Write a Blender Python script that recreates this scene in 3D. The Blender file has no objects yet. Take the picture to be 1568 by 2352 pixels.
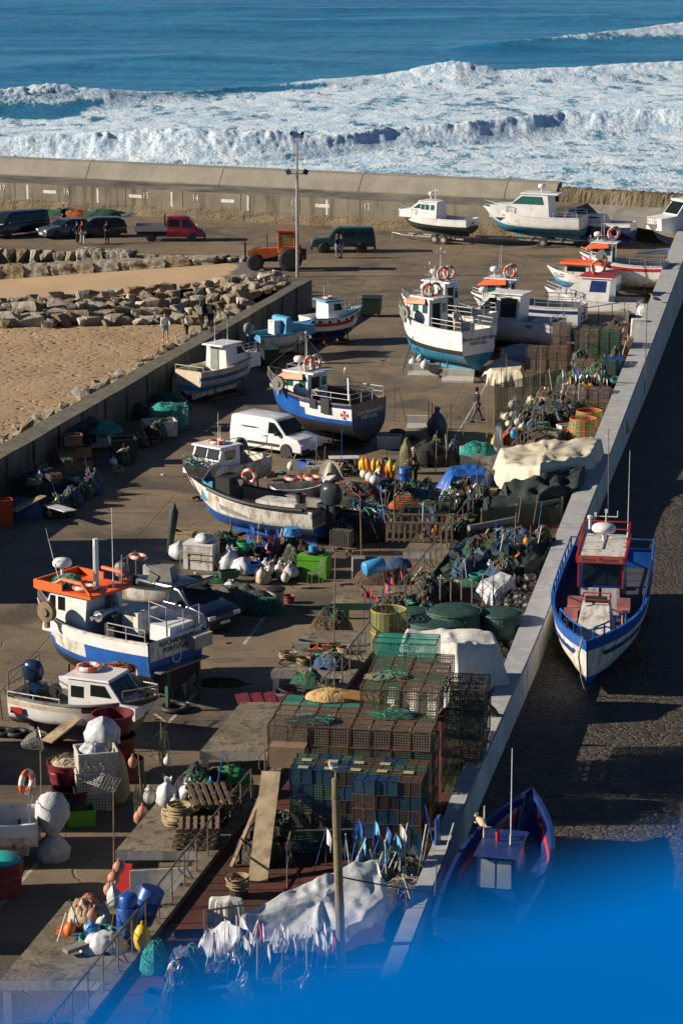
import bpy,bmesh,math,random
import numpy as np
from mathutils import Vector as V,Matrix,Euler
R=math.radians
sc=bpy.context.scene
col=sc.collection
# ---------------------------------------------------------------- camera, sky, sun, exposure
CH,PITCH,FPX=27.0,R(13.6),6000.0
cam=bpy.data.objects.new("camera",bpy.data.cameras.new("camera"))
col.objects.link(cam);sc.camera=cam
cam.location=(0,0,CH);cam.rotation_euler=(R(90)-PITCH,0,0)
cam.data.sensor_fit='HORIZONTAL';cam.data.sensor_width=24.0
cam.data.lens=24.0*FPX/1568;cam.data.clip_start=0.05;cam.data.clip_end=30000
cam.data.dof.use_dof=True;cam.data.dof.focus_distance=115;cam.data.dof.aperture_fstop=3.4
SUN_EL,SUN_AZ=22.0,267.0
world=bpy.data.worlds.new("World");sc.world=world;world.use_nodes=True
wn=world.node_tree.nodes;wl=world.node_tree.links
sky=wn.new("ShaderNodeTexSky");sky.sky_type='NISHITA';sky.sun_disc=False
sky.sun_elevation=R(SUN_EL);sky.sun_rotation=R(SUN_AZ);sky.dust_density=0.3;sky.ozone_density=2.5;sky.air_density=0.65;sky.altitude=2500
bg=wn["Background"];bg.inputs[1].default_value=0.05
wl.new(sky.outputs[0],bg.inputs[0])
sun=bpy.data.objects.new("sun",bpy.data.lights.new("sun",'SUN'));col.objects.link(sun)
sun.data.energy=5.0;sun.data.angle=R(0.5);sun.data.color=(1.0,0.87,0.71)
az,el=R(SUN_AZ),R(SUN_EL)
to_sun=V((math.sin(az)*math.cos(el),math.cos(az)*math.cos(el),math.sin(el)))
sun.rotation_euler=to_sun.to_track_quat('Z','Y').to_euler()
vs=sc.view_settings;sc.display_settings.display_device='sRGB'
vs.view_transform='Standard';vs.look='None';vs.exposure=0.62;vs.gamma=1.0;vs.use_curve_mapping=False
sc.cycles.max_bounces=5;sc.cycles.diffuse_bounces=1;sc.cycles.transparent_max_bounces=16
sc.cycles.caustics_reflective=False;sc.cycles.caustics_refractive=False
# ---------------------------------------------------------------- measuring: photo pixel (1568 x 2352) + height -> point in the place
cp,sp=math.cos(PITCH),math.sin(PITCH)
def G(u,v,z=0.0):
    d=V((u-784,FPX*cp+(1176-v)*sp,-FPX*sp+(1176-v)*cp))
    return V((0,0,CH))+d*((z-CH)/d.z)
def uv_of(x,y,z):
    dx,dy,dz=x,y,z-CH
    dep=dy*cp-dz*sp
    return 784+FPX*dx/dep,1176-FPX*(dy*sp+dz*cp)/dep
# ---------------------------------------------------------------- mesh collector
rnd=random.Random(7)
class MB:
    def __init__(s):s.v=[];s.f=[];s.m=[]
    def add(s,vs,fs,mi=0):
        n=len(s.v);s.v+=[tuple(p)for p in vs];s.f+=[tuple(i+n for i in f)for f in fs];s.m+=[mi]*len(fs);return s
    def box(s,c,d,rz=0,mi=0,ry=0,rx=0,top=1.0):
        x,y,z=d[0]/2,d[1]/2,d[2]/2
        P=[(-x,-y,-z),(x,-y,-z),(x,y,-z),(-x,y,-z),(-x*top,-y*top,z),(x*top,-y*top,z),(x*top,y*top,z),(-x*top,y*top,z)]
        M=Euler((rx,ry,rz)).to_matrix();c=V(c)
        return s.add([M@V(p)+c for p in P],[(0,3,2,1),(4,5,6,7),(0,1,5,4),(1,2,6,5),(2,3,7,6),(3,0,4,7)],mi)
    def cyl(s,a,b,r,r2=None,n=8,mi=0,cap=True):
        a,b=V(a),V(b);r2=r if r2 is None else r2
        d=(b-a).normalized();q=d.orthogonal().normalized();w=d.cross(q)
        P=[]
        for c,rr in((a,r),(b,r2)):
            for i in range(n):
                t=2*math.pi*i/n;P.append(c+(q*math.cos(t)+w*math.sin(t))*rr)
        F=[(i,(i+1)%n,n+(i+1)%n,n+i)for i in range(n)]
        if cap:F+=[tuple(range(n-1,-1,-1)),tuple(range(n,2*n))]
        return s.add(P,F,mi)
    def tube(s,pts,r,n=5,mi=0):
        pts=[V(p)for p in pts]
        for a,b in zip(pts,pts[1:]):
            if(b-a).length>1e-4:s.cyl(a,b,r,n=n,mi=mi)
        return s
    def lathe(s,prof,n=16,c=(0,0,0),mi=0,M=None,cap=True):
        c=V(c);P=[];M=M or Matrix.Identity(3)
        for r,z in prof:
            for i in range(n):
                t=2*math.pi*i/n;P.append(M@V((r*math.cos(t),r*math.sin(t),z))+c)
        F=[]
        for k in range(len(prof)-1):
            for i in range(n):
                j=(i+1)%n;F.append((k*n+i,k*n+j,(k+1)*n+j,(k+1)*n+i))
        if cap:
            F.append(tuple(range(n-1,-1,-1)));F.append(tuple((len(prof)-1)*n+i for i in range(n)))
        return s.add(P,F,mi)
    def ball(s,c,r,n=10,mi=0,M=None):
        r=(r,r,r)if not hasattr(r,'__len__')else r
        k=max(4,n//2);P=[];M=M or Matrix.Identity(3)
        prof=[(max(.02,math.sin(math.pi*i/k)),-math.cos(math.pi*i/k))for i in range(k+1)]
        for a,z in prof:
            for i in range(n):
                t=2*math.pi*i/n;P.append(M@V((a*math.cos(t)*r[0],a*math.sin(t)*r[1],z*r[2]))+V(c))
        F=[(q*n+i,q*n+(i+1)%n,(q+1)*n+(i+1)%n,(q+1)*n+i)for q in range(k)for i in range(n)]
        F+=[tuple(range(n-1,-1,-1)),tuple(k*n+i for i in range(n))]
        return s.add(P,F,mi)
    def torus(s,c,Rr,r,axis=(0,0,1),n=18,m=8,mi=0,mi2=None,squash=1):
        d=V(axis).normalized();q=d.orthogonal().normalized();w=d.cross(q);P=[]
        for i in range(n):
            t=2*math.pi*i/n;e=q*math.cos(t)+w*math.sin(t)
            for j in range(m):
                g=2*math.pi*j/m;P.append(V(c)+e*(Rr+r*math.cos(g))+d*r*squash*math.sin(g))
        for i in range(n):
            F=[(i*m+j,((i+1)%n)*m+j,((i+1)%n)*m+(j+1)%m,i*m+(j+1)%m)for j in range(m)]
            k=len(s.v)if i==0 else None
            if i==0:base=len(s.v);s.v+=[tuple(p)for p in P]
            s.f+=[tuple(x+base for x in f)for f in F]
            s.m+=[mi2 if(mi2 is not None and(i*8//n)%2==0)else mi]*m
        return s
    def prism(s,poly,y0,y1,mi=0,top_in=0.0,zr=None):
        """side profile (x,z) extruded along y; top_in narrows the upper part"""
        zs=[p[1]for p in poly];z0,z1=zr or(min(zs),max(zs));n=len(poly);P=[]
        ym=(y0+y1)/2
        for y in(y0,y1):
            for x,z in poly:
                k=1-top_in*max(0,min(1,(z-z0)/max(1e-6,z1-z0)));P.append((x,ym+(y-ym)*k,z))
        return s.add(P,[tuple(range(n-1,-1,-1)),tuple(range(n,2*n))]+[(i,(i+1)%n,n+(i+1)%n,n+i)for i in range(n)],mi)
    def quad(s,a,b,c,d,mi=0):return s.add([a,b,c,d],[(0,1,2,3)],mi)
    def plate(s,a,b,c,d,t,mi=0):
        a,b,c,d=V(a),V(b),V(c),V(d);nn=(b-a).cross(d-a).normalized()*t
        return s.add([a,b,c,d,a-nn,b-nn,c-nn,d-nn],[(0,1,2,3),(7,6,5,4),(0,4,5,1),(1,5,6,2),(2,6,7,3),(3,7,4,0)],mi)
    def mesh(s,name,mats,smooth=False):
        me=bpy.data.meshes.new(name);me.from_pydata(s.v,[],s.f)
        for m in(mats if isinstance(mats,(list,tuple))else[mats]):me.materials.append(m)
        me.polygons.foreach_set("material_index",s.m)
        if smooth is True or smooth is False:me.polygons.foreach_set("use_smooth",[bool(smooth)]*len(s.f))
        me.update();return me
    def build(s,name,mats,parent=None,smooth=False,sharp=None):
        me=s.mesh(name,mats,smooth)
        if smooth:me.set_sharp_from_angle(angle=R(sharp or 62))
        o=bpy.data.objects.new(name,me);col.objects.link(o);o.parent=parent;return o
def tag(o,label,cat,group=None,kind=None):
    if kind:o["kind"]=kind
    if label:o["label"]=label
    if cat:o["category"]=cat
    if group:o["group"]=group
    return o
def empty(name,loc=(0,0,0),rz=0,label=None,cat=None,group=None,rx=0,ry=0,s=1):
    o=bpy.data.objects.new(name,None);col.objects.link(o);o.location=loc;o.rotation_euler=(rx,ry,rz);o.scale=(s,s,s)
    return tag(o,label,cat,group)
def copy_tree(o,parent=None,keep=True):
    kids=list(o.children);c=o.copy();col.objects.link(c);c.parent=parent
    for k in kids:copy_tree(k,c)
    return c
def put(o,loc,rz=0,label=None,group=None,s=None,rx=0,ry=0):
    o.location=loc;o.rotation_euler=(rx,ry,rz)
    if s is not None:o.scale=s if hasattr(s,'__len__')else(s,s,s)
    if label:o["label"]=label
    if group:o["group"]=group
    return o
_used=set()
def inst(proto,loc,rz=0,label=None,group=None,s=None,rx=0,ry=0):
    if proto.name in _used:proto=copy_tree(proto)
    else:_used.add(proto.name)
    return put(proto,loc,rz,label,group,s,rx,ry)
# ---------------------------------------------------------------- materials
def lin(c):
    return tuple(((x/255+.055)/1.055)**2.4 if x/255>.04045 else x/255/12.92 for x in c)+(1,)
_m={}
def mat(name,c,rough=.55,var=.18,scale=2.5,bump=0.0,bscale=None,metal=0,dirt=None,dirt_amt=.5,dscale=1.2,spec=None,stretch=None,coat=0):
    """one weathered procedural surface: base colour broken by noise, optional dirt colour, optional bump"""
    if name in _m:return _m[name]
    m=bpy.data.materials.new(name);m.use_nodes=True;nt=m.node_tree;N=nt.nodes;L=nt.links
    b=N["Principled BSDF"];b.inputs["Roughness"].default_value=rough;b.inputs["Metallic"].default_value=metal
    if coat:b.inputs["Coat Weight"].default_value=coat
    base=tuple(c)+(1,)if len(c)==3 else c
    tc=N.new("ShaderNodeTexCoord");co=tc.outputs["Object"]
    if stretch:
        mp=N.new("ShaderNodeMapping");L.new(co,mp.inputs[0]);mp.inputs["Scale"].default_value=stretch;co=mp.outputs[0]
    n1=N.new("ShaderNodeTexNoise");n1.inputs["Scale"].default_value=scale;n1.inputs["Detail"].default_value=6;L.new(co,n1.inputs["Vector"])
    cr=N.new("ShaderNodeValToRGB");L.new(n1.outputs[0],cr.inputs[0])
    cr.color_ramp.elements[0].position=.3;cr.color_ramp.elements[1].position=.7
    cr.color_ramp.elements[0].color=tuple(x*(1-var)for x in base[:3])+(1,)
    cr.color_ramp.elements[1].color=tuple(min(1,x*(1+var*.7))for x in base[:3])+(1,)
    out=cr.outputs[0]
    if dirt:
        n2=N.new("ShaderNodeTexNoise");n2.inputs["Scale"].default_value=dscale;n2.inputs["Detail"].default_value=9;n2.inputs["Roughness"].default_value=.65;L.new(co,n2.inputs["Vector"])
        r2=N.new("ShaderNodeMapRange");L.new(n2.outputs[0],r2.inputs[0])
        r2.inputs["From Min"].default_value=.62-dirt_amt*.25;r2.inputs["From Max"].default_value=.78-dirt_amt*.2
        mx=N.new("ShaderNodeMix");mx.data_type='RGBA';L.new(r2.outputs[0],mx.inputs[0]);L.new(out,mx.inputs[6]);mx.inputs[7].default_value=tuple(dirt)+(1,);out=mx.outputs[2]
    L.new(out,b.inputs["Base Color"])
    if bump:
        n3=N.new("ShaderNodeTexNoise");n3.inputs["Scale"].default_value=bscale or scale*4;n3.inputs["Detail"].default_value=8;L.new(co,n3.inputs["Vector"])
        bp=N.new("ShaderNodeBump");bp.inputs["Strength"].default_value=1;bp.inputs["Distance"].default_value=bump;L.new(n3.outputs[0],bp.inputs["Height"]);L.new(bp.outputs[0],b.inputs["Normal"])
    _m[name]=m;return m
def netmat(name,c,cell=.06,wire=.25,c2=None,alpha_min=0.0):
    """knotted or welded mesh: holes are truly see-through"""
    if name in _m:return _m[name]
    m=bpy.data.materials.new(name);m.use_nodes=True;nt=m.node_tree;N=nt.nodes;L=nt.links;b=N["Principled BSDF"];b.inputs["Roughness"].default_value=.6
    tc=N.new("ShaderNodeTexCoord");sx=N.new("ShaderNodeSeparateXYZ");L.new(tc.outputs["Object"],sx.inputs[0])
    geo=N.new("ShaderNodeNewGeometry");vt=N.new("ShaderNodeVectorTransform");vt.vector_type='NORMAL';vt.convert_from='WORLD';vt.convert_to='OBJECT';L.new(geo.outputs["True Normal"],vt.inputs[0])
    sn=N.new("ShaderNodeSeparateXYZ");L.new(vt.outputs[0],sn.inputs[0])
    def mth(op,a,bb=None):
        k=N.new("ShaderNodeMath");k.operation=op
        for i,x in enumerate((a,bb)):
            if x is None:continue
            if isinstance(x,(int,float)):k.inputs[i].default_value=x
            else:L.new(x,k.inputs[i])
        return k.outputs[0]
    acc=None
    for ax in range(3):
        w=mth('LESS_THAN',mth('FRACT',mth('DIVIDE',sx.outputs[ax],cell)),wire)
        w=mth('MULTIPLY',w,mth('LESS_THAN',mth('ABSOLUTE',sn.outputs[ax]),.8))
        acc=w if acc is None else mth('MAXIMUM',acc,w)
    acc=mth('MAXIMUM',acc,alpha_min)
    nz=N.new("ShaderNodeTexNoise");nz.inputs["Scale"].default_value=2.3;L.new(tc.outputs["Object"],nz.inputs["Vector"])
    oi=N.new("ShaderNodeObjectInfo")
    mx=N.new("ShaderNodeMix");mx.data_type='RGBA';mx.inputs[6].default_value=tuple(c)+(1,);mx.inputs[7].default_value=tuple(c2 or[x*.4 for x in c])+(1,)
    L.new(mth('ADD',mth('MULTIPLY',nz.outputs[0],.6),mth('MULTIPLY',oi.outputs["Random"],.5)),mx.inputs[0]);L.new(mx.outputs[2],b.inputs["Base Color"])
    L.new(acc,b.inputs["Alpha"])
    _m[name]=m;return m
WHITE=mat("white gelcoat",(.74,.75,.74),.35,.1,1.5,dirt=(.45,.40,.30),dirt_amt=.25,dscale=2.2)
WHITE2=mat("aged white paint",(.66,.66,.62),.5,.14,2,dirt=(.30,.22,.13),dirt_amt=.55,dscale=1.6,stretch=(2.2,2.2,.8),bump=.004,bscale=30)
CREAM=mat("cream paint",(.6,.52,.38),.5,.15,2,dirt=(.3,.22,.12),dirt_amt=.4)
BLUE=mat("boat blue paint",(.012,.10,.40),.35,.25,2,dirt=(.10,.16,.22),dirt_amt=.35)
NAVY=mat("navy paint",(.012,.03,.14),.35,.25,2,dirt=(.05,.07,.12),dirt_amt=.4)
SKYB=mat("light blue paint",(.06,.30,.50),.45,.2,2,dirt=(.3,.33,.3),dirt_amt=.3)
AQUA=mat("antifouling blue",(.02,.22,.36),.6,.35,3,dirt=(.16,.16,.12),dirt_amt=.5)
RED=mat("red paint",(.5,.025,.02),.45,.2)
ORANGE=mat("orange visor paint",(.85,.13,.02),.5,.1,2,dirt=(.5,.10,.03),dirt_amt=.3)
BLACK=mat("black rubber",(.02,.02,.022),.6,.3)
GLASS=mat("dark tinted glass",(.008,.014,.014),.08,.3)
TEAL=mat("green tinted glass",(.02,.10,.085),.08,.3)
GREY=mat("grey paint",(.22,.22,.21),.55,.2,dirt=(.13,.10,.07),dirt_amt=.4)
STEEL=mat("galvanised steel",(.42,.42,.40),.4,.2,metal=.6,dirt=(.22,.12,.06),dirt_amt=.3)
CHROME=mat("stainless steel",(.65,.65,.63),.25,.1,metal=.9)
RUST=mat("rusty steel",(.16,.07,.03),.8,.4,6)
WOOD=mat("weathered wood",(.22,.16,.10),.8,.35,4,dirt=(.09,.07,.05),dirt_amt=.5,stretch=(1,6,1))
PALEWOOD=mat("pale board",(.42,.33,.20),.8,.3,3,dirt=(.16,.12,.08),dirt_amt=.5)
GREENP=mat("dark green paint",(.02,.09,.05),.55,.3)
DARK=mat("dark void",(.012,.012,.012),.8,.2)
ROPE=mat("rope",(.32,.25,.14),.9,.3,12)
ROPEG=mat("green rope",(.05,.30,.24),.9,.4,12)
ROPEO=mat("orange rope",(.55,.13,.04),.9,.4,12)
BEIGE=mat("sack cloth",(.42,.36,.26),.9,.2,4,bump=.02)
# ---------------------------------------------------------------- numpy value noise
def vnoise(x,y,seed=0):
    g=np.random.RandomState(seed).rand(256,256);xi=np.floor(x).astype(int);yi=np.floor(y).astype(int)
    fx,fy=x-xi,y-yi;fx=fx*fx*(3-2*fx);fy=fy*fy*(3-2*fy)
    a=g[xi%256,yi%256];b=g[(xi+1)%256,yi%256];c=g[xi%256,(yi+1)%256];d=g[(xi+1)%256,(yi+1)%256]
    return(a*(1-fx)+b*fx)*(1-fy)+(c*(1-fx)+d*fx)*fy
def fbm(x,y,o=4,seed=0):
    s=0;a=.5
    for k in range(o):s=s+a*vnoise(x*2**k,y*2**k,seed+k);a*=.5
    return s
def heightmesh(name,X,Y,Z,m,attr=None):
    ny,nx=X.shape;P=np.stack([X,Y,Z],-1).reshape(-1,3)
    i=np.arange(ny-1)[:,None]*nx+np.arange(nx-1)[None];F=np.stack([i,i+1,i+nx+1,i+nx],-1).reshape(-1,4)
    me=bpy.data.meshes.new(name);me.vertices.add(len(P));me.vertices.foreach_set("co",P.ravel())
    me.loops.add(F.size);me.loops.foreach_set("vertex_index",F.ravel().astype(np.int32))
    me.polygons.add(len(F));me.polygons.foreach_set("loop_start",np.arange(0,F.size,4,dtype=np.int32));me.polygons.foreach_set("loop_total",np.full(len(F),4,np.int32))
    me.update(calc_edges=True);me.polygons.foreach_set("use_smooth",[True]*len(F))
    for k,a in(attr or{}).items():
        at=me.attributes.new(k,'FLOAT','POINT');at.data.foreach_set("value",a.ravel().astype(np.float32))
    me.materials.append(m);o=bpy.data.objects.new(name,me);col.objects.link(o);return o
def nodes_of(name):
    m=bpy.data.materials.new(name);m.use_nodes=True;return m,m.node_tree.nodes,m.node_tree.links,m.node_tree.nodes["Principled BSDF"]
class NT:
    """short hand for node chains"""
    def __init__(s,name):
        s.m,s.N,s.L,s.b=nodes_of(name);s.tc=s.N.new("ShaderNodeTexCoord").outputs["Object"]
    def math(s,op,a,b=None,clamp=False):
        k=s.N.new("ShaderNodeMath");k.operation=op;k.use_clamp=clamp
        for i,x in enumerate((a,b)):
            if x is None:continue
            if isinstance(x,(int,float)):k.inputs[i].default_value=x
            else:s.L.new(x,k.inputs[i])
        return k.outputs[0]
    def noise(s,scale,detail=6,rough=.55,vec=None,dist=0):
        k=s.N.new("ShaderNodeTexNoise");k.inputs["Scale"].default_value=scale;k.inputs["Detail"].default_value=detail;k.inputs["Roughness"].default_value=rough;k.inputs["Distortion"].default_value=dist
        s.L.new(vec or s.tc,k.inputs["Vector"]);return k.outputs[0]
    def vor(s,scale,feature='DISTANCE_TO_EDGE',vec=None,out=0,rnd_=1):
        k=s.N.new("ShaderNodeTexVoronoi");k.feature=feature;k.inputs["Scale"].default_value=scale;k.inputs["Randomness"].default_value=rnd_
        s.L.new(vec or s.tc,k.inputs["Vector"]);return k.outputs[out]
    def map(s,sc_,rot=0,vec=None):
        k=s.N.new("ShaderNodeMapping");k.inputs["Scale"].default_value=sc_;k.inputs["Rotation"].default_value=(0,0,rot);s.L.new(vec or s.tc,k.inputs[0]);return k.outputs[0]
    def warp(s,vec,scale,amt):
        k=s.N.new("ShaderNodeTexNoise");k.inputs["Scale"].default_value=scale;s.L.new(s.tc,k.inputs["Vector"])
        a=s.N.new("ShaderNodeVectorMath");a.operation='MULTIPLY_ADD';s.L.new(k.outputs[1],a.inputs[0]);a.inputs[1].default_value=(amt,)*3;s.L.new(vec or s.tc,a.inputs[2]);return a.outputs[0]
    def rng(s,x,a,b,c=0,d=1):
        k=s.N.new("ShaderNodeMapRange");s.L.new(x,k.inputs[0])
        for i,q in zip((1,2,3,4),(a,b,c,d)):k.inputs[i].default_value=q
        return k.outputs[0]
    def mix(s,f,a,b):
        k=s.N.new("ShaderNodeMix");k.data_type='RGBA'
        for i,x in((0,f),(6,a),(7,b)):
            if isinstance(x,(int,float)):k.inputs[i].default_value=x
            elif isinstance(x,tuple):k.inputs[i].default_value=x+(1,)
            else:s.L.new(x,k.inputs[i])
        return k.outputs[2]
    def bump(s,h,dist,prev=None):
        k=s.N.new("ShaderNodeBump");k.inputs["Distance"].default_value=dist;s.L.new(h,k.inputs["Height"])
        if prev is not None:s.L.new(prev,k.inputs["Normal"])
        return k.outputs[0]
    def end(s,c,rough=.8,normal=None):
        if isinstance(c,tuple):s.b.inputs["Base Color"].default_value=c+(1,)
        else:s.L.new(c,s.b.inputs["Base Color"])
        if isinstance(rough,(int,float)):s.b.inputs["Roughness"].default_value=rough
        else:s.L.new(rough,s.b.inputs["Roughness"])
        if normal is not None:s.L.new(normal,s.b.inputs["Normal"])
        return s.m
t=NT("quay concrete")
big=t.noise(.09,7,.6);mid=t.noise(.5,8,.6);fine=t.noise(9,4,.6)
c=t.mix(t.rng(big,.38,.62),(.165,.122,.075),(.105,.088,.066))
c=t.mix(t.rng(mid,.4,.68),c,(.22,.165,.098))
c=t.mix(t.rng(t.noise(.16,9,.62,dist=.6),.52,.62),c,(.055,.047,.037));c=t.mix(t.rng(t.noise(.9,8,.7,vec=t.map((.35,1.6,1))),.56,.66),c,(.065,.053,.038));c=t.mix(t.rng(t.noise(2.2,6,.7),.66,.72),c,(.05,.045,.04))
crk=t.vor(.16,vec=t.warp(None,.5,2.2));crk2=t.vor(.55,vec=t.warp(None,1.2,1.2))
cm=t.math('MULTIPLY',t.rng(crk,.0,.012,1,0),t.rng(t.noise(.25,3),.5,.58))
cm2=t.math('MULTIPLY',t.rng(crk2,.0,.02,1,0),t.rng(t.noise(.12,3),.52,.6))
cm=t.math('MAXIMUM',cm,cm2)
mp=t.map((1,1,1),R(8));sx=t.N.new("ShaderNodeSeparateXYZ");t.L.new(mp,sx.inputs[0])
j=t.math('MINIMUM',t.math('ABSOLUTE',t.math('SUBTRACT',t.math('FRACT',t.math('DIVIDE',sx.outputs[0],5.2)),.5)),t.math('ABSOLUTE',t.math('SUBTRACT',t.math('FRACT',t.math('DIVIDE',sx.outputs[1],6.5)),.5)))
cm=t.math('MAXIMUM',t.math('MULTIPLY',cm,.45),t.math('MULTIPLY',t.rng(j,.002,.006,1,0),.55))
c=t.mix(cm,c,(.045,.038,.03));c=t.mix(t.rng(fine,.3,.75,0,.35),c,(.24,.19,.12))
h=t.math('SUBTRACT',t.math('ADD',t.math('MULTIPLY',fine,.25),mid),t.math('MULTIPLY',cm,.9))
QUAY=t.end(c,t.rng(big,.35,.65,.95,.55),t.bump(h,.05))
def sandmat(name,foot):
    t=NT(name);big=t.noise(.12,5);c=t.mix(t.rng(big,.35,.65),(.42,.285,.155),(.34,.235,.13));c=t.mix(t.rng(t.noise(3,8),.4,.7,0,.3),c,(.30,.22,.13))
    h=t.math('MULTIPLY',t.noise(1.1,6),.5)
    if foot:
        v1=t.vor(1.7,'SMOOTH_F1',vec=t.warp(t.map((1,1.5,1),R(20)),1.5,.5));pit=t.rng(v1,.06,.30,0,1)
        v2=t.vor(2.9,'SMOOTH_F1',vec=t.warp(t.map((1.5,1,1)),2,.4));h=t.math('ADD',h,t.math('ADD',t.math('MULTIPLY',pit,.8),t.rng(v2,.05,.22,0,.4)))
    return t.end(c,.95,t.bump(h,.17 if foot else .05))
SAND=sandmat("trodden sand",True);SAND2=sandmat("smooth sand",False)
def concrete(name,a,b,stain=(.05,.045,.03),rough_bump=.03,drip=True,lich=None):
    t=NT(name);c=t.mix(t.rng(t.noise(.6,8,.6),.35,.65),a,b)
    if drip:
        d=t.noise(1.0,7,.6,vec=t.map((1.6,1.6,.12)));c=t.mix(t.rng(d,.52,.70,0,.85),c,stain)
    if lich:c=t.mix(t.rng(t.noise(2.5,8,.7),.5,.62),c,lich)
    return t.end(c,.85,t.bump(t.noise(7,8,.6),rough_bump))
CONC=concrete("stained concrete",(.26,.235,.175),(.17,.15,.105))
CONCTOP=concrete("pale concrete",(.29,.275,.22),(.22,.205,.16),drip=False)
CONCDARK=concrete("old wall concrete",(.16,.145,.11),(.09,.085,.06),(.03,.03,.022))
SLABTOP=concrete("mouldy slab concrete",(.24,.205,.14),(.13,.11,.07),drip=False,lich=(.07,.065,.04))
WALLTOP=concrete("quay wall top",(.20,.185,.14),(.13,.118,.085),drip=False,lich=(.10,.095,.07))
LIME=concrete("whitewashed concrete",(.60,.59,.54),(.50,.48,.42),(.24,.20,.13),.01)
WTOP=concrete("grey wall coping",(.40,.41,.41),(.32,.33,.33),drip=False,rough_bump=.01,lich=(.46,.46,.45))
ROUGHST=concrete("rough masonry",(.28,.225,.14),(.16,.12,.07),rough_bump=.25)
t=NT("red terrace paving");tm=t.map((1,1,1),R(-9));sx=t.N.new("ShaderNodeSeparateXYZ");t.L.new(tm,sx.inputs[0])
j=t.math('MINIMUM',*[t.math('ABSOLUTE',t.math('SUBTRACT',t.math('FRACT',t.math('DIVIDE',sx.outputs[i],.8)),.5))for i in(0,1)])
c=t.mix(t.rng(t.noise(1.2,7),.4,.62),(.095,.024,.011),(.045,.018,.011));c=t.mix(t.rng(t.noise(.5,8,.7),.55,.7),c,(.06,.04,.03));c=t.mix(t.rng(j,.004,.02,1,0),c,(.05,.03,.02))
REDPAVE=t.end(c,.8,t.bump(t.noise(6,6),.02))
t=NT("cobbled ramp");wv=t.warp(t.map((1,1.25,1),R(10)),.7,.5);e=t.vor(3.6,vec=wv);cc=t.vor(3.6,'F1',vec=wv,out=1)
cs=t.N.new("ShaderNodeSeparateColor");t.L.new(cc,cs.inputs[0])
c=t.mix(cs.outputs[0],(.025,.021,.016),(.085,.068,.048));c=t.mix(t.rng(t.noise(.4,7),.45,.62),c,(.07,.056,.038));c=t.mix(t.rng(t.noise(.8,8,.7),.6,.66),c,(.12,.095,.06));c=t.mix(t.rng(e,.02,.07,1,0),c,(.05,.042,.03))
COBBLE=t.end(c,.75,t.bump(t.math('ADD',t.rng(e,0,.14),t.math('MULTIPLY',t.noise(5,5),.3)),.07))
# ---------------------------------------------------------------- ground sheets
def sheet(name,pts,m,z=None,kind='structure'):
    P=[V(p)for p in pts];o=MB().add(P,[tuple(range(len(P)))]).build(name,m); 
    if o.data.polygons[0].normal.z<0:o.data.flip_normals()
    o["kind"]=kind;return o
def xy(p,z):return(p.x,p.y,z)
WR=[G(574,718,2),G(381,824,2),G(183,938,2),G(0,1048,2)]
WL=[G(574,700,2),G(385,795,2),G(183,912,2),G(0,1015,2)]
def wallx(Y):return 3.3+.1768*(Y-70.4)
def wallw(Y):return float(np.interp(Y,[50,70,85,110,150,190],[.42,.45,.75,.93,1.1,1.2]))
def curbx(Y):return 5.8+.2326*(Y-107.7)
def qwx(Y):return-15.2+.2456*(Y-113.9)
ZT=1.15
SA,SB=G(0,477,0),G(784,519.5,0)
sd=(SB-SA).normalized();sn=V((-sd.y,sd.x,0))
def SW(a,off,z):p=SA+sd*a+sn*off;return(p.x,p.y,z)
LW=(SB-SA).length
ER,EL=G(578,590,0),G(0,568,0)
q=[(qwx(28)-.2,28,0),(wallx(28),28,0),(wallx(198),198,0),(70,198,0),SW(100,.3,0),SW(-70,.3,0),(EL.x-40,EL.y+6,0),tuple(EL),tuple(ER),tuple(G(640,642,0)),(qwx(168)-.3,168,0)]
quay=sheet("quay_ground",q,QUAY)
sheet("seabed",[(-300,-40,-9),(300,-40,-9),(300,4000,-9),(-300,4000,-9)],mat("dark seabed",(.05,.06,.05),.9))
def grid_sheet(name,fz,x0,x1,y0,y1,nx,ny,m,mask=None):
    X,Y=np.meshgrid(np.linspace(x0,x1,nx),np.linspace(y0,y1,ny));Z=fz(X,Y);o=heightmesh(name,X,Y,Z,m);o["kind"]='structure';return o
r1,r2,r3,r4=G(-60,646,-2.0),G(578,600,-.02),G(640,642,-.02),G(-60,712,-2.0)
slip=MB();n=14
for i in range(n+1):
    for j in range(7):
        a,b=r1.lerp(r2,i/n),r4.lerp(r3,i/n);p=a.lerp(b,j/6);slip.v.append((p.x,p.y,p.z+(.05*math.sin(i*1.7+j)if 0<i<n and 0<j<6 else 0)))
for i in range(n):
    for j in range(6):slip.f.append((i*7+j,i*7+j+1,(i+1)*7+j+1,(i+1)*7+j));slip.m.append(0)
t=NT("wet ramp sand");sx=t.N.new("ShaderNodeSeparateXYZ");t.L.new(t.tc,sx.inputs[0])
w=t.math('ADD',t.math('MULTIPLY',t.noise(.35,7,.6,dist=.6),5.5),sx.outputs[0])
c=t.mix(t.rng(t.noise(.25,6),.35,.65),(.44,.31,.18),(.36,.26,.155));c=t.mix(t.rng(w,-5.2,-4.8),c,(.13,.12,.105))
RS=t.end(c,t.rng(w,-5.2,-4.8,.95,.6),t.bump(t.noise(3,8),.03))
o=slip.build("sand_slipway",RS,smooth=True);o["kind"]='structure'
if o.data.polygons[0].normal.z<0:o.data.flip_normals()
BX=np.linspace(-60,0,150);BY=np.linspace(70,182,200);X,Y=np.meshgrid(BX,BY)
X=np.minimum(X,-15.2+.2456*(Y-113.9)-.6)
Z=.75+fbm(X*.25,Y*.25,4,3)*.35-np.clip((Y-125)/25,0,1)*.75-np.clip((Y-163)/10,0,1)*2.3
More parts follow.
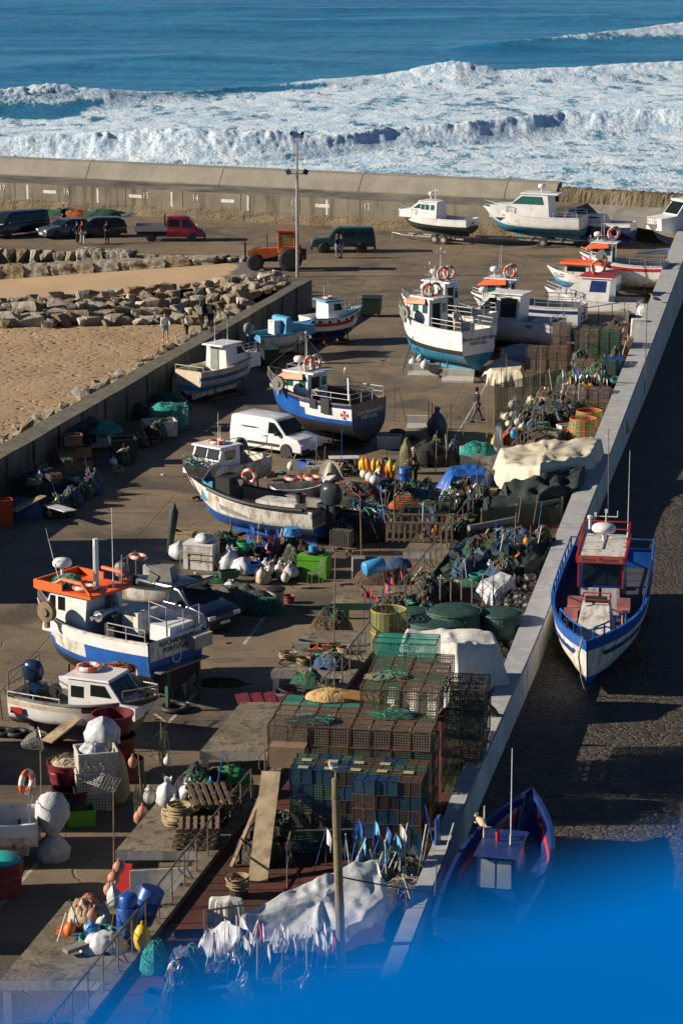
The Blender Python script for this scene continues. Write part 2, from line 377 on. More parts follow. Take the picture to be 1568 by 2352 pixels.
bo=heightmesh("beach_sand",X,Y,Z,SAND);bo["kind"]='structure'
def img(X,Y,z=-6.0):
    dz=z-CH;dep=Y*cp-dz*sp;return 784+FPX*X/dep,1176-FPX*(Y*sp+dz*cp)/dep
ny,nx=560,560
tt=np.linspace(0,1,ny);Yr=222*(900/222)**tt;far=np.geomspace(920,9000,30);Yr=np.concatenate([Yr,far])
Xn=np.linspace(-1,1,nx)[None,:];Y=np.repeat(Yr[:,None],nx,1);X=Xn*(Y*.17+4)
U,Vv=img(X,Y)
wob=(fbm(X*.06,Y*.05,3,11)-.45)
def L_(xs,ys):return np.interp(U,xs,ys)
Z=np.full_like(X,-6.0);foam=np.zeros_like(X)
def breaker(crest_u,crest_v,foot_v,height,hu=None,back=26,wobb=20,pw=1.6):
    """rolling wave: from the foot (near) rising steeply to the crest and falling gently behind"""
    cv=L_(crest_u,crest_v)+wob*wobb;fv=L_(crest_u,foot_v)+wob*wobb*.6;H=L_(crest_u,height)
    f=np.clip((fv-Vv)/np.maximum(4,fv-cv),0,1);g=np.clip((cv-Vv)/back,0,1)
    s_=np.where(Vv>cv,f**pw,(1-g)**1.5);return H*s_,(Vv<fv+3)&(Vv>cv-6)
h1,z1=breaker([-300,0,60,200,400,600,760,900,1100,1300,1568,1900],[372,368,362,360,352,352,350,334,318,298,292,286],[384,382,384,388,390,384,366,350,334,318,308,304],[2.0,2.0,2.8,2.9,3.3,2.9,2.2,2.2,2.4,2.6,2.6,2.4],back=22,wobb=14)
h2,z2=breaker([-300,0,100,250,400,600,900,1045,1150,1300,1568,1900],[250,246,240,240,226,205,190,184,182,178,170,165],[276,272,268,254,238,214,200,204,196,192,186,182],[2.9,2.9,3.2,2.2,1.0,.6,1.5,3.4,1.7,1.8,2.2,2.4],back=20,wobb=12)
h3,_=breaker([-300,0,150,450,750,900,1900],[160,160,150,146,152,160,160],[180,178,176,172,170,170,170],[0,.2,1.3,2.0,.9,0,0],back=30,wobb=6,pw=1.2)
h4,z4=breaker([-300,1000,1150,1350,1568,1900],[115,112,112,104,84,76],[130,128,126,120,112,108],[0,0,1.9,2.5,3.2,3.4],back=22,wobb=6)
h5,_=breaker([-300,0,400,800,1200,1900],[72,70,66,58,52,40],[86,84,80,70,64,52],[1.6,1.6,1.9,1.4,1.8,1.8],back=26,wobb=8,pw=1.0)
h6,_=breaker([-300,0,500,1568,1900],[18,16,30,24,20],[30,28,42,34,30],[1.5,1.5,1.7,1.2,1],back=16,wobb=8,pw=1.0)
hs=h1+h2+h3+h4+h5+h6
outer=L_([-300,0,120,350,600,760,900,1000,1045,1110,1300,1568,1900],[262,258,262,226,206,190,178,170,165,160,150,142,136])+wob*22
band=np.clip((Vv-outer)/9,0,1)
foam=band*(.62+.22*(fbm(X*.35,Y*.12,4,21)-.45)*2)
foam=np.where(Vv>330,foam*L_([-300,0,40,90,700,1568,1900],[.5,.62,.75,1,1,1,1]),foam)
foam=np.maximum(foam,np.clip(h1/1.0,0,1)*1.0*L_([-300,0,50,110,1900],[.62,.66,.8,1,1]))
foam=np.maximum(foam,np.clip(h2/1.3,0,1)*L_([-300,0,150,380,700,1900],[.5,.5,.56,.72,1,1]))
foam=np.maximum(foam,np.where(h2>L_([-300,0,1900],[2.2,2.3,2.2]),.95,0))
foam=np.maximum(foam,np.clip(h4/2.2,0,1)*L_([-300,1050,1150,1350,1568,1900],[0,.2,.44,.52,.85,.9]))
near=Vv>L_([-300,250,600,1000,1568,1900],[400,386,376,352,325,318])
foam=np.where(near,.60+.2*(fbm(X*.12,Y*.3,4,31)-.45),foam)
foam=np.clip(foam,0,1)
rough=np.clip((foam-.45)*2.2,0,1)
turb=(fbm(X*.55,Y*.22,5,41)-.47)*1.0+(fbm(X*1.6,Y*.8,4,51)-.47)*.8
brk=np.clip((h1+h2*.8+h4*.5)/2,0,1)*rough
lump=fbm(X*.9,Y*.5,4,61)-.45
Z=-6+hs*(1+.22*brk*lump)+turb*rough*.11*(1+3.2*brk)
swell=fbm(X*.035,Y*.055,4,71)-.45
Z+=swell*.9*(1-rough)+(fbm(X*.3,Y*.5,3,81)-.45)*.35*(1-rough)
t=NT("breaking sea");at=t.N.new("ShaderNodeAttribute");at.attribute_name="foam";fo=at.outputs["Fac"]
nz=t.noise(1,9,.65,vec=t.map((.55,.22,.4)),dist=.5);nz2=t.noise(1,6,.6,vec=t.map((2.2,.9,1)))
k=t.math('ADD',fo,t.math('MULTIPLY',t.math('SUBTRACT',t.math('ADD',t.math('MULTIPLY',nz,.7),t.math('MULTIPLY',nz2,.3)),.5),1.25))
k=t.rng(k,.46,.60)
wat=t.mix(t.rng(t.noise(1,6,.6,vec=t.map((.012,.07,.1))),.4,.6),(.010,.16,.34),(.045,.28,.47))
wat=t.mix(t.rng(fo,.3,.8),wat,(.05,.20,.26))
fc=t.mix(t.rng(t.noise(1,7,.7,vec=t.map((.5,.16,.4))),.38,.62),(.44,.66,.84),(.80,.90,.96));c=t.mix(k,wat,fc)
bw=t.math('ADD',t.noise(1,7,.6,vec=t.map((.35,.8,.5))),t.math('MULTIPLY',t.noise(1,5,.6,vec=t.map((1.6,3,1))),.35))
SEA=t.end(c,t.rng(k,0,1,.22,.8),t.bump(t.math('ADD',bw,t.math('ADD',t.math('MULTIPLY',k,.25),t.math('MULTIPLY',nz2,.35))),.42))
sea=heightmesh("sea",X,Y,Z,SEA,{"foam":foam});sea["kind"]='structure'
# ---------------------------------------------------------------- sea wall, in pieces as cast
swall=empty("sea_wall",SW(0,0,0),0,"long stained concrete sea wall with painted bay numbers behind the parked cars","sea wall")
def kid(mb,name,m,parent,**k):
    o=mb.build(name,m,parent,**k);o.matrix_parent_inverse=Matrix.Translation(-V(parent.location))if parent.rotation_euler.z==0 and parent.scale[0]==1 else parent.matrix_basis.inverted();return o
ZW=2.2
m=MB();EX=LW+17
m.add([SW(-70,0,0.85),SW(EX,0,.85),SW(EX,0,ZW),SW(-70,0,ZW),SW(-70,1.2,.85),SW(EX,1.2,.85),SW(EX,1.2,ZW),SW(-70,1.2,ZW)],[(0,1,2,3),(3,2,6,7),(1,5,6,2),(4,0,3,7)])
kid(m,"wall_face",CONC,swall)
m=MB();N=90
for i in range(N+1):
    a=-70+(EX+70)*i/N
    for z,o_ in((0,.35),(.3,.2),(.62,.12),(.86,.02)):m.v.append(SW(a,-o_+.15*(rnd.random()-.5)if z<.8 else-.04,z))
m.f=[(i*4+j,(i+1)*4+j,(i+1)*4+j+1,i*4+j+1)for i in range(N)for j in range(3)];m.m=[0]*len(m.f)
kid(m,"masonry_foot",ROUGHST,swall)
m=MB();m.plate(SW(-70,0.02,ZW+.004),SW(EX+2,0.02,ZW+.004),SW(EX+2,6.4,ZW+.004),SW(-70,6.4,ZW+.004),.3)
kid(m,"walkway",mat("damp walkway",(.20,.185,.145),.7,.4,.35,dirt=(.06,.055,.045),dirt_amt=.7,dscale=.25,bump=.02),swall)
PA=G(1277,461,ZW);PE=sd.dot(PA-SA)
m=MB();seg=12.6;a=-70
while a<PE:
    b=min(a+seg,PE)
    m.prism([(0,0),(0,.12),(.75,1.3),(1.5,1.42),(1.7,-7)],a+.02,b-.02)if False else None
    P=[(5.0,ZW),(5.0,ZW+.1),(5.9,ZW+1.32),(6.9,ZW+1.42),(7.6,ZW-8.5),(5.2,ZW-8.5)]
    vs_=[SW(a+.03,o_,z)for o_,z in P]+[SW(b-.03,o_,z)for o_,z in P];k_=len(P)
    m.add(vs_,[(i,(i+1)%k_,k_+(i+1)%k_,k_+i)for i in range(k_)]+[tuple(range(k_-1,-1,-1)),tuple(range(k_,2*k_))]);a=b
o=kid(m,"parapet",CONCTOP,swall);bmesh_fix=None
WPT=mat("white road paint",(.72,.72,.69),.7,.15,6,dirt=(.4,.36,.28),dirt_amt=.4)
def along(u,z=1.3):
    lo,hi=-80,60
    for _ in range(40):
        md=(lo+hi)/2;p=SW(md,0,z)
        if uv_of(*p)[0]<u:lo=md
        else:hi=md
    return lo
for u in(63,224,394,569,750):m=MB();a=along(u);m.plate(SW(a-.07,-.008,.2+(.66 if u>300 else .7)),SW(a+.09,-.008,.86),SW(a+.09,-.008,ZW-.1),SW(a-.07,-.008,ZW-.1),.004);kid(m,"painted_bar",WPT,swall)
for u in(114,311,523,740):
    m=MB();a=along(u);m.plate(SW(a-.6,-.012,1.45),SW(a+.6,-.012,1.45),SW(a+.6,-.012,1.72),SW(a-.6,-.012,1.72),.004);kid(m,"painted_dash",WPT,swall)
def text(s,size,M,m,parent=None,name="lettering",ext=.004,align='CENTER',sx=1):
    cu=bpy.data.curves.new(name,'FONT');cu.body=s;cu.size=size;cu.extrude=ext;cu.align_x=align;cu.align_y='CENTER';cu.space_line=.95
    cu.resolution_u=3;cu.materials.append(m);tmp=bpy.data.objects.new(name,cu);col.objects.link(tmp)
    me=bpy.data.meshes.new_from_object(tmp.evaluated_get(bpy.context.evaluated_depsgraph_get()));bpy.data.objects.remove(tmp);bpy.data.curves.remove(cu)
    me.name=name;o=bpy.data.objects.new(name,me);col.objects.link(o);o.parent=parent
    o.matrix_basis=M@Matrix.Diagonal((sx,1,1,1));return o
def frame(origin,xdir,up=V((0,0,1))):
    x=V(xdir).normalized();z=x.cross(V(up)).normalized();y=z.cross(x);M=Matrix((x,y,z)).transposed().to_4x4();M.translation=V(origin);return M
for u,s in((6,"17"),(152,"16"),(335,"15"),(449,"14"),(675,"13"),(842,"12")):
    o=text(s,.75,Matrix.Translation(-V(swall.location))@frame(SW(along(u),-.02,1.68),sd),WPT,swall,"bay_number",sx=.8);o["label"]="hand painted white number %s on the sea wall"%s
for i in range(14):
    m=MB();a=-30+i*5.25;m.plate(SW(a-.03,-.005,.86),SW(a+.03,-.005,.86),SW(a+.03,-.005,ZW),SW(a-.03,-.005,ZW),.003);kid(m,"expansion_joint",mat("joint grime",(.05,.045,.03),.9),swall)
ra,rb=G(1283,463,ZW),G(1640,482,ZW);m=MB();N=60;dr=(rb-ra);up=V((0,0,1));bk=V((-dr.y,dr.x,0)).normalized()
for i in range(N+1):
    p=ra+dr*i/N;h=1.0+.1*rnd.random()-.1*i/N
    for off,z in((0,-.1),(.05,h*.5),(.12,h),(1.3,h+.05),(1.6,-8)):m.v.append(tuple(p+bk*(off+.12*(rnd.random()-.5)*(z!=-8))+up*z))
m.f=[(i*5+j,(i+1)*5+j,(i+1)*5+j+1,i*5+j+1)for i in range(N)for j in range(4)];m.m=[0]*len(m.f)
tag(m.build("masonry_wall",ROUGHST),"rough brown broken masonry wall at the upper right, past the end of the smooth parapet","wall")
m=MB();u0=SW(LW+8,.05,ZW+.004)
pts=[u0,SW(LW+8,6.4,ZW+.004),tuple(ra+bk*.1),tuple(rb+bk*.1),tuple(G(1660,560,.3)),tuple(G(1500,540,.006)),tuple(G(1180,512,.006))]
cen=V(G(1300,490,1.5));m.add([cen]+pts,[(0,i,i%7+1)for i in range(1,8)])
o=m.build("concrete_ramp",mat("grey ramp concrete",(.25,.24,.21),.8,.25,.5,dirt=(.1,.09,.08),dirt_amt=.5,dscale=.3,bump=.02));o["kind"]='structure'
bm=bmesh.new();bm.from_mesh(o.data);bmesh.ops.recalc_face_normals(bm,faces=bm.faces);bm.to_mesh(o.data);bm.free()
# ---------------------------------------------------------------- quay wall by the beach
qw=empty("quay_wall",(qwx(140),140,0),0,"long dark concrete quay wall running between the sandy beach and the boatyard","quay wall")
def qs(Y):return(qwx(Y),Y)
def qwid(Y):return float(np.interp(Y,[60,114,127,142,156,168],[1.15,1.05,1.0,.85,.7,.6]))*.98
m=MB();N=60;side=[]
for i in range(N+1):
    Y=55+(168-55)*i/N;j=(rnd.random()-.5)*.06;w=qwid(Y)
    for x,z in((0,0),(j*.3,1.2),(.0,1.9+j),(-w,1.95+j),(-w-.05,-1.5)):m.v.append((qwx(Y)+x,Y+(-x*.24),z))
for i in range(N):
    for j in range(4):m.f.append((i*5+j,(i+1)*5+j,(i+1)*5+j+1,i*5+j+1));m.m.append(1 if j==2 else 0)
m.f.append(tuple(N*5+k for k in range(5)));m.m.append(0)
kid(m,"wall_body",[CONCDARK,WALLTOP],qw)
for i in range(28):
    Y=75+i*3.3;m=MB();x=qwx(Y)+.02;m.box((x+.02,Y,.95),(.07,.14,1.8),0)
    kid(m,"wall_rib",mat("limed rib",(.20,.19,.15),.9,.4,3,dirt=(.08,.05,.02),dirt_amt=.7),qw)
# ---------------------------------------------------------------- whitewashed wall along the cobbled ramp
def rz_(Y):return float(np.interp(Y,[40,85,105,115,138,175,200],[1.12,1.1,.98,.85,.1,-.6,-1.0]))
ww=empty("ramp_wall",(wallx(90),90,ZT),0,"long whitewashed wall with grey coping dividing the gear terrace from the cobbled ramp","wall")
m=MB();N=90;Ys=[44+(197-44)*i/N for i in range(N+1)]
for Y in Ys:
    x=wallx(Y);w=wallw(Y)
    for dx,z in((-.05,-.1),(-.02,2.0),(0,2.1),(w-.02,2.1),(w+.02,2.06),(w+.08,rz_(Y)-.1)):m.v.append((x+dx,Y-dx*.17,z))
for i in range(N):
    for j in range(5):m.f.append((i*6+j,(i+1)*6+j,(i+1)*6+j+1,i*6+j+1));m.m.append({2:1,3:2}.get(j,0))
m.f+=[tuple(range(6)),tuple(N*6+k for k in range(5,-1,-1))];m.m+=[0,0]
for f in range(len(m.f)):m.f[f]=m.f[f][::-1]
EDGE=mat("blue painted wall edge",(.03,.08,.16),.6,.4,3,dirt=(.25,.25,.22),dirt_amt=.5)
kid(m,"wall_body",[LIME,WTOP,EDGE],ww)
m=MB();N=60
for i in range(N+1):
    Y=40+(200-40)*i/N
    for dx in(0,6,30):m.v.append((wallx(Y)+.3+dx,Y,rz_(Y)))
for i in range(N):
    for j in range(2):m.f.append((i*3+j,i*3+j+1,(i+1)*3+j+1,(i+1)*3+j));m.m.append(0)
o=m.build("cobbled_ramp",COBBLE,smooth=True);o["kind"]='structure'
# ---------------------------------------------------------------- raised terrace, kerb and concrete benches
m=MB();Y0,Y1=42,156
m.add([(curbx(Y0),Y0,0),(wallx(Y0),Y0,0),(wallx(Y1),Y1,0),(curbx(Y1),Y1,0),(curbx(Y0),Y0,ZT),(wallx(Y0),Y0,ZT),(wallx(Y1),Y1,ZT),(curbx(Y1),Y1,ZT)],
      [(4,5,6,7),(0,4,7,3),(2,3,7,6),(0,1,5,4)])
m.m=[0,1,1,1];o=m.build("terrace",[REDPAVE,LIME]);o["kind"]='structure'
m=MB();N=34
for i in range(N):
    Ya,Yb=Y0+(Y1-Y0)*i/N,Y0+(Y1-Y0)*(i+1)/N-.02;xa,xb=curbx(Ya),curbx(Yb)
    m.add([(xa-.02,Ya,ZT-.1),(xa+.34,Ya,ZT-.1),(xb+.34,Yb,ZT-.1),(xb-.02,Yb,ZT-.1),(xa-.02,Ya,ZT+.14),(xa+.32,Ya,ZT+.14),(xb+.32,Yb,ZT+.14),(xb-.02,Yb,ZT+.14)],
          [(0,3,2,1),(4,5,6,7),(0,1,5,4),(1,2,6,5),(2,3,7,6),(3,0,4,7)])
o=m.build("terrace_kerb",SLABTOP);o["kind"]='structure'
def bench(pNL,pFL,label,fascia=LIME,th=.26,leg=True,wid=None):
    a,b=G(*pNL,ZT+.1),G(*pFL,ZT+.1);a2=V((curbx(a.y)-.03,a.y,a.z));b2=V((curbx(b.y)-.03,b.y,b.z))
    o=empty("concrete_bench",((a.x+a2.x)/2,a.y,0),0,label,"concrete bench","concrete benches along the terrace")
    z=a.z
    m=MB();m.add([a,a2,b2,b],[(0,1,2,3)]);kid(m.add([],[]),"bench_top",SLABTOP,o)
    m=MB();P=[(p.x,p.y,z-.004)for p in(a,a2,b2,b)]+[(p.x,p.y,z-th)for p in(a,a2,b2,b)]
    m.add(P,[(0,1,2,3),(7,6,5,4),(0,4,5,1),(1,5,6,2),(2,6,7,3),(3,7,4,0)]);kid(m,"slab",fascia,o)
    for c in((a,b,1),(b,a,1),(a2,b2,-1),(b2,a2,-1)):
        d=(c[1]-c[0]).normalized()*.16;p=c[0]+d;m=MB();m.box((p.x+.12*c[2],p.y,(z-th)/2),(.2,.22,z-th));kid(m,"leg",fascia,o)
    return o
bench((458,1727),(553,1613),"white concrete bench with bare yellowed top, left of the big rusty trap stack")
bench((622,1542),(705,1448),"white concrete bench with old rope and grey junk on its mossy top")
bench((759,1386),(790,1345),"small bench with green painted edge, under the red marker flags",GREENP)
bench((925,1268),(975,1200),"bench with rust-yellow fascia carrying a wooden pen of traps",WHITE2)
bench((264,1956),(381,1819),"white bench carrying pallets, moss-green net bale and coiled rope")
bench((0,2253),(152,2071),"nearest bench at the bottom left, with rust-streaked white edge and blue drums")
bench((1318,757),(1352,715),"farthest small white bench behind the moored white cruisers")
bench((1060,1120),(1085,1080),"bench half hidden under green nets and a blue tarpaulin")
# ================================================================ boats
LBL_O=mat("lifebuoy orange",(.75,.12,.04),.5,.15,5);LBL_W=mat("lifebuoy tape",(.7,.68,.64),.5)
def lifebuoy(loc,axis=(0,-1,.1),r=.36,label=None):
    o=MB().torus((0,0,0),r,.085,axis,24,8,0,1).build("lifebuoy",[LBL_O,LBL_W],smooth=True);o.location=loc
    return tag(o,label,"lifebuoy")
def place(bow,stern):
    pb,ps=G(*bow),G(*stern);d=pb-ps;d.z=0
    return ps,d.length,math.atan2(d.y,d.x)
class Boat:
    def __init__(s,label,bow,stern,B,z0,bands,deckm=None,transom=None,tw=.85,inner=None,cock=(.62,.55),full=2.3,name="fishing_boat",L=None,cat="boat",rake=.10,drop=.12,flare=.12,cap=None,stand=True,skeg=True,deckz=None,ground=0,rz=None,kr=.5):
        ps,LL,rz_0=place(bow,stern);rz=rz_0 if rz is None else R(rz);s.L=L=L or LL;s.B=B;s.z0=z0
        s.Ds,s.Db=stern[2]-z0,bow[2]-z0;s.cock=cock;s.tw=tw;s.full=full;s.kr=kr
        print("boat",label[:40],"L %.1f B %.1f rz %.0f"%(L,B,math.degrees(rz)),"Ds %.2f Db %.2f"%(s.Ds,s.Db))
        s.root=r=empty(name,(ps.x,ps.y,z0),rz,label,cat)
        n=20;lv=[0,.10,.22,.38,.48,.60,.80,1.0];s.lv=lv
        m=MB();mats=[]; 
        def mi(x):
            if x not in mats:mats.append(x)
            return mats.index(x)
        for i in range(n+1):
            t=i/n;hb,zs,zk=s.hb(t),s.sheer(t),s.keel(t)
            for f in lv:
                z=zs+(zk-zs)*f;fl=flare*max(0,(t-.3)/.7)
                w=np.interp(f,[0,.25,.5,.72,.86,1],[1,.985-fl,.95-2*fl,.86-2.6*fl,.5-fl,.03])
                x=t*L-rake*L*f*t**5
                for sg in(1,-1):m.v.append((x,sg*max(.02,hb*w),z))
        k=len(lv)
        for i in range(n):
            for j in range(k-1):
                for q in(0,1):
                    a,b,c,d=[(i+di)*2*k+(j+dj)*2+q for di,dj in((0,0),(0,1),(1,1),(1,0))]
                    m.f.append((a,b,c,d)if q==0 else(d,c,b,a));m.m.append(mi(bands[j](i/n)if callable(bands[j])else bands[j]))
        for i in range(n):m.f.append(tuple(x*1 for x in(i*2*k+2*k-2,i*2*k+2*k-1,(i+1)*2*k+2*k-1,(i+1)*2*k+2*k-2)));m.m.append(mi(bands[-1]if not callable(bands[-1])else bands[-1](0)))
        for j in range(k-1):m.f.append((j*2,j*2+1,j*2+3,j*2+2));m.m.append(mi(transom or(bands[j]if not callable(bands[j])else bands[j](0)))if j<5 else mi(bands[j](0)if callable(bands[j])else bands[j]))
        if skeg:m.prism([(.3,-.28),(.25,.05),(L*.72,.12),(L*.66,-.2)],-.05,.05,mi(bands[-1]if not callable(bands[-1])else bands[-1](0)))
        me=m.mesh("hull",mats,True);me.set_sharp_from_angle(angle=R(35));o=bpy.data.objects.new("hull",me);col.objects.link(o);o.parent=r;s.hull=o
        g=MB();im=inner or bands[0];im=im(0)if callable(im)else im;dm=deckm or im;gs=[cap or im,im,dm]
        for i in range(n+1):
            t=i/n;hb,zs=s.hb(t),s.sheer(t);dz=s.deck(t);x=t*L
            wi=max(.01,hb-.09)
            for p in((x,hb+.02,zs-.03),(x,hb+.02,zs+.03),(x,wi,zs+.03),(x-.02,max(.01,wi-.02),zs-dz),(x-.02,0,zs-dz+.02)):
                g.v+=[p,(p[0],-p[1],p[2])]
        for i in range(n):
            for j,mm in enumerate((0,0,1,2)):
                for q in(0,1):
                    a,b,c,d=[(i+di)*10+(j+dj)*2+q for di,dj in((0,0),(1,0),(1,1),(0,1))]
                    g.f.append((a,b,c,d)if q==0 else(d,c,b,a));g.m.append(mm)
        g.f+=[(2,4,6,7,5,3)];g.m+=[1]
        g.build("deck",gs,r)
        if stand:s.stand(ground)
    def hb(s,t):
        a=s.B/2
        if t<.42:return a*(s.tw+(1-s.tw)*math.sin(t/.42*math.pi/2))
        return a*max(.012,1-((t-.42)/.58)**s.full)
    def sheer(s,t):return s.Ds+(s.Db-s.Ds)*(t**2.0)-.10*math.sin(math.pi*t)*(s.Db>s.Ds)
    def keel(s,t):return 0 if t<.7 else s.Db*s.kr*((t-.7)/.3)**2.2
    def deck(s,t):
        tc,dp=s.cock;return dp if t<tc else max(.06,dp+(.10-dp)*min(1,(t-tc)/.03))
    def P(s,x,y,z):return V((x*s.L,y*s.B/2,z))
    def W(s,x,y,z):return Matrix.Translation(s.root.location)@s.root.rotation_euler.to_matrix().to_4x4()@s.P(x,y,z)
    def stand(s,ground):
        h=s.z0-ground
        c=MB();L=s.L;z=-h
        for x in(.22,.62):c.box((x*L,0,z/2-.08 if z<-.3 else z),(.25,s.B*.75,.16)); 
        for y in(-.35,.35):c.box((L*.42,y*s.B,z/2-.1),(L*.62,.12,.12))
        c.build("cradle",RUST,s.root)
        for x in(.2,.6):
            for y in(-1,1):
                p=MB();top=V((x*L,y*s.B*.40,.55));p.cyl((x*L,y*s.B*.44,z),top,.045,n=6);p.box((x*L,y*s.B*.44,z+.03),(.3,.3,.06));p.build("prop",RUST,s.root)
    def trailer(s,wheels=((.35,),(.47,)),m=None,ground=0):
        z=ground-s.z0;fr=MB();m=m or STEEL
        for y in(-.5,.5):fr.box((s.L*.5,y,z+.42),(s.L*.85,.1,.1))
        fr.cyl((s.L*.9,.5,z+.42),(s.L*1.08,0,z+.45),.05,n=6);fr.cyl((s.L*.9,-.5,z+.42),(s.L*1.08,0,z+.45),.05,n=6);fr.cyl((s.L*1.08,0,z+.02),(s.L*1.08,0,z+.5),.05)
        for x in(.2,.5,.75):fr.box((s.L*x,0,z+.5),(.1,1.3,.1))
        fr.build("trailer_frame",m,s.root)
        for(x,)in wheels:
            for y in(-1,1):
                w=MB().cyl((s.L*x,y*.95-.11,z+.34),(s.L*x,y*.95+.11,z+.34),.34,n=16);w.cyl((s.L*x,y*.95-.12,z+.34),(s.L*x,y*.95+.12,z+.34),.17,n=12,mi=1);w.build("wheel",[BLACK,STEEL],s.root)
    def cabin(s,prof,w,m,tin=.12,yc=0,roofm=None,roof=None,name="wheelhouse",side=(),front=(),gl=None,rear=()):
        """prof: side outline [(x frac, z)], w: width in metres; side/front: window outlines"""
        gl=gl or GLASS;poly=[(x*s.L,z)for x,z in prof];zs=[p[1]for p in poly];z0,z1=min(zs),max(zs)
        c=MB();c.prism(poly,yc-w/2,yc+w/2,0,tin);o=c.build(name,m,s.root)
        def half(z):return w/2*(1-tin*max(0,min(1,(z-z0)/(z1-z0))))
        for win in side:
            for sg in(1,-1):
                q=[(x*s.L,yc+sg*(half(z)+.012),z)for x,z in win];b=MB();k=len(q);q2=[(x,y-sg*.03,z)for x,y,z in q]
                b.add(q+q2,[tuple(range(k)),tuple(range(2*k-1,k-1,-1))]+[(i,(i+1)%k,k+(i+1)%k,k+i)for i in range(k)]);b.build("window",gl,o)
        for i,cnt,f0,f1 in front:
            a,b_=V((poly[i][0],0,poly[i][1])),V((poly[(i+1)%len(poly)][0],0,poly[(i+1)%len(poly)][1]));nn=V((-(b_-a).z,0,(b_-a).x)).normalized()
            cx=sum(p[0]for p in poly)/len(poly); 
            if(a.x-cx)*nn.x<0:nn=-nn
            for q in range(cnt):
                P=[]
                for f,e in((f0,0),(f0,1),(f1,1),(f1,0)):
                    p=a.lerp(b_,f);h=half(p.z)-.07;y=-h+2*h*(q+(.06 if e==0 else .94))/cnt;P.append(p+V((0,yc+y,0))+nn*.015)
                MB().plate(*P,.02).add([],[]).build("windscreen",gl,o)
        if roof:
            x0,x1,z,ov,th=roof;b=MB();zz=z
            b.add([(x0*s.L,yc-w/2*(1-tin)-ov,zz),(x1*s.L,yc-w/2*(1-tin)-ov,zz),(x1*s.L,yc+w/2*(1-tin)+ov,zz),(x0*s.L,yc+w/2*(1-tin)+ov,zz)]+
                  [(x0*s.L+.04,yc-w/2*(1-tin)-ov*.6,zz+th),(x1*s.L-.06,yc-w/2*(1-tin)-ov*.6,zz+th),(x1*s.L-.06,yc+w/2*(1-tin)+ov*.6,zz+th),(x0*s.L+.04,yc+w/2*(1-tin)+ov*.6,zz+th)],
                  [(0,3,2,1),(4,5,6,7),(0,1,5,4),(1,2,6,5),(2,3,7,6),(3,0,4,7)]);b.build("roof",roofm or m,o)
        return o
    def visor(s,x,z,w,m=None,out=.6,drop=.45,back=.9,parent=None):
        X=x*s.L;a=w/2;v=MB();m=m or ORANGE
        P=[(X,a-.08,z),(X,-a+.08,z),(X+out,-a-.12,z-drop),(X+out,a+.12,z-drop),(X-back,a+.02,z),(X-back,-a-.02,z),(X-back-.1,a+.14,z-drop*.75),(X-back-.1,-a-.14,z-drop*.75)]
        v.add(P,[(0,1,2,3),(4,0,3,6),(1,5,7,2),(3,2,7,6),(0,4,5,1)]);return v.build("visor",m,parent or s.root)
    def rail(s,pts,h=.55,m=None,r=.022,mid=True,posts=None,name="railing"):
        """pts: [(x frac, y frac, z)] foot of the railing"""
        P=[s.P(*p)for p in pts];q=MB();up=V((0,0,h))
        q.tube([p+up for p in P],r)
        if mid:q.tube([p+up*.5 for p in P],r*.8)
        tot=sum((b-a).length for a,b in zip(P,P[1:])); 
        for a,b in zip(P,P[1:]):
            n=max(1,int((b-a).length/.8))
            for i in range(n+1):p=a.lerp(b,i/n);q.cyl(p,p+up,r,n=5)
        return q.build(name,m or CHROME,s.root)
    def bowrail(s,t0=.62,h=.5,m=None,k=7):
        pts=[(t,.9*s.hb(t)/(s.B/2),s.sheer(t))for t in np.linspace(t0,.985,k)];return s.rail(pts+[(x,-y,z)for x,y,z in pts[::-1]],h,m)
    def mast(s,x,y,z,h,r=.035,m=None,cross=True,top=None):
        q=MB();p=s.P(x,y,z);q.cyl(p,p+V((0,0,h)),r,r*.6,6)
        if cross:q.cyl(p+V((0,-.4,h*.82)),p+V((0,.4,h*.82)),.018,n=5);q.cyl(p+V((0,.4,h*.82)),p+V((0,.4,h*.82+.22)),.015,n=5);q.box(p+V((0,-.38,h*.82+.06)),(.08,.08,.14));q.box(p+V((0,0,h)),(.1,.1,.12))
        return q.build("mast",m or STEEL,s.root)
    def antenna(s,x,y,z,h,lean=(0,0)):
        p=s.P(x,y,z);return MB().cyl(p,p+V((lean[0],lean[1],h)),.018,.008,5).cyl(p,p+V((lean[0],lean[1],h))*0+V((0,0,.25)),.03,n=6).build("antenna",WHITE,s.root)
    def radar(s,x,y,z,r=.3):
        p=s.P(x,y,z);q=MB().lathe([(r*.9,0),(r,.06),(r,.16),(r*.8,.25),(r*.2,.29)],18,p);q.cyl(p-V((0,0,.3)),p,.06);return q.build("radar_dome",WHITE,s.root,smooth=True)
    def outboard(s,x,y,z,m=None,sc_=1.0,label=None):
        p=s.P(x,y,z);q=MB();k=sc_
        prof=[(.10,-.02),(.20,.0),(.25,.18),(.24,.40),(.17,.54),(.05,.58)]
        q.lathe([(a*k,b*k)for a,b in prof],14,p+V((-.12*k,0,.12)),M=Matrix.Diagonal((1.35,.85,1)).to_3x3())
        q.box(p+V((-.10*k,0,-.25*k)),(.22*k,.14*k,.75*k));q.box(p+V((-.12*k,0,-.62*k)),(.42*k,.05*k,.10*k));q.lathe([(.02,-.2),(.06,-.1),(.06,.15),(.02,.25)],8,p+V((-.1*k,0,-.75*k)),M=Euler((0,R(90),0)).to_matrix())
        q.box(p+V((.12*k,0,-.05)),(.3*k,.22*k,.18*k))
        return q.build("outboard_motor",m or GREY,s.root,smooth=True)
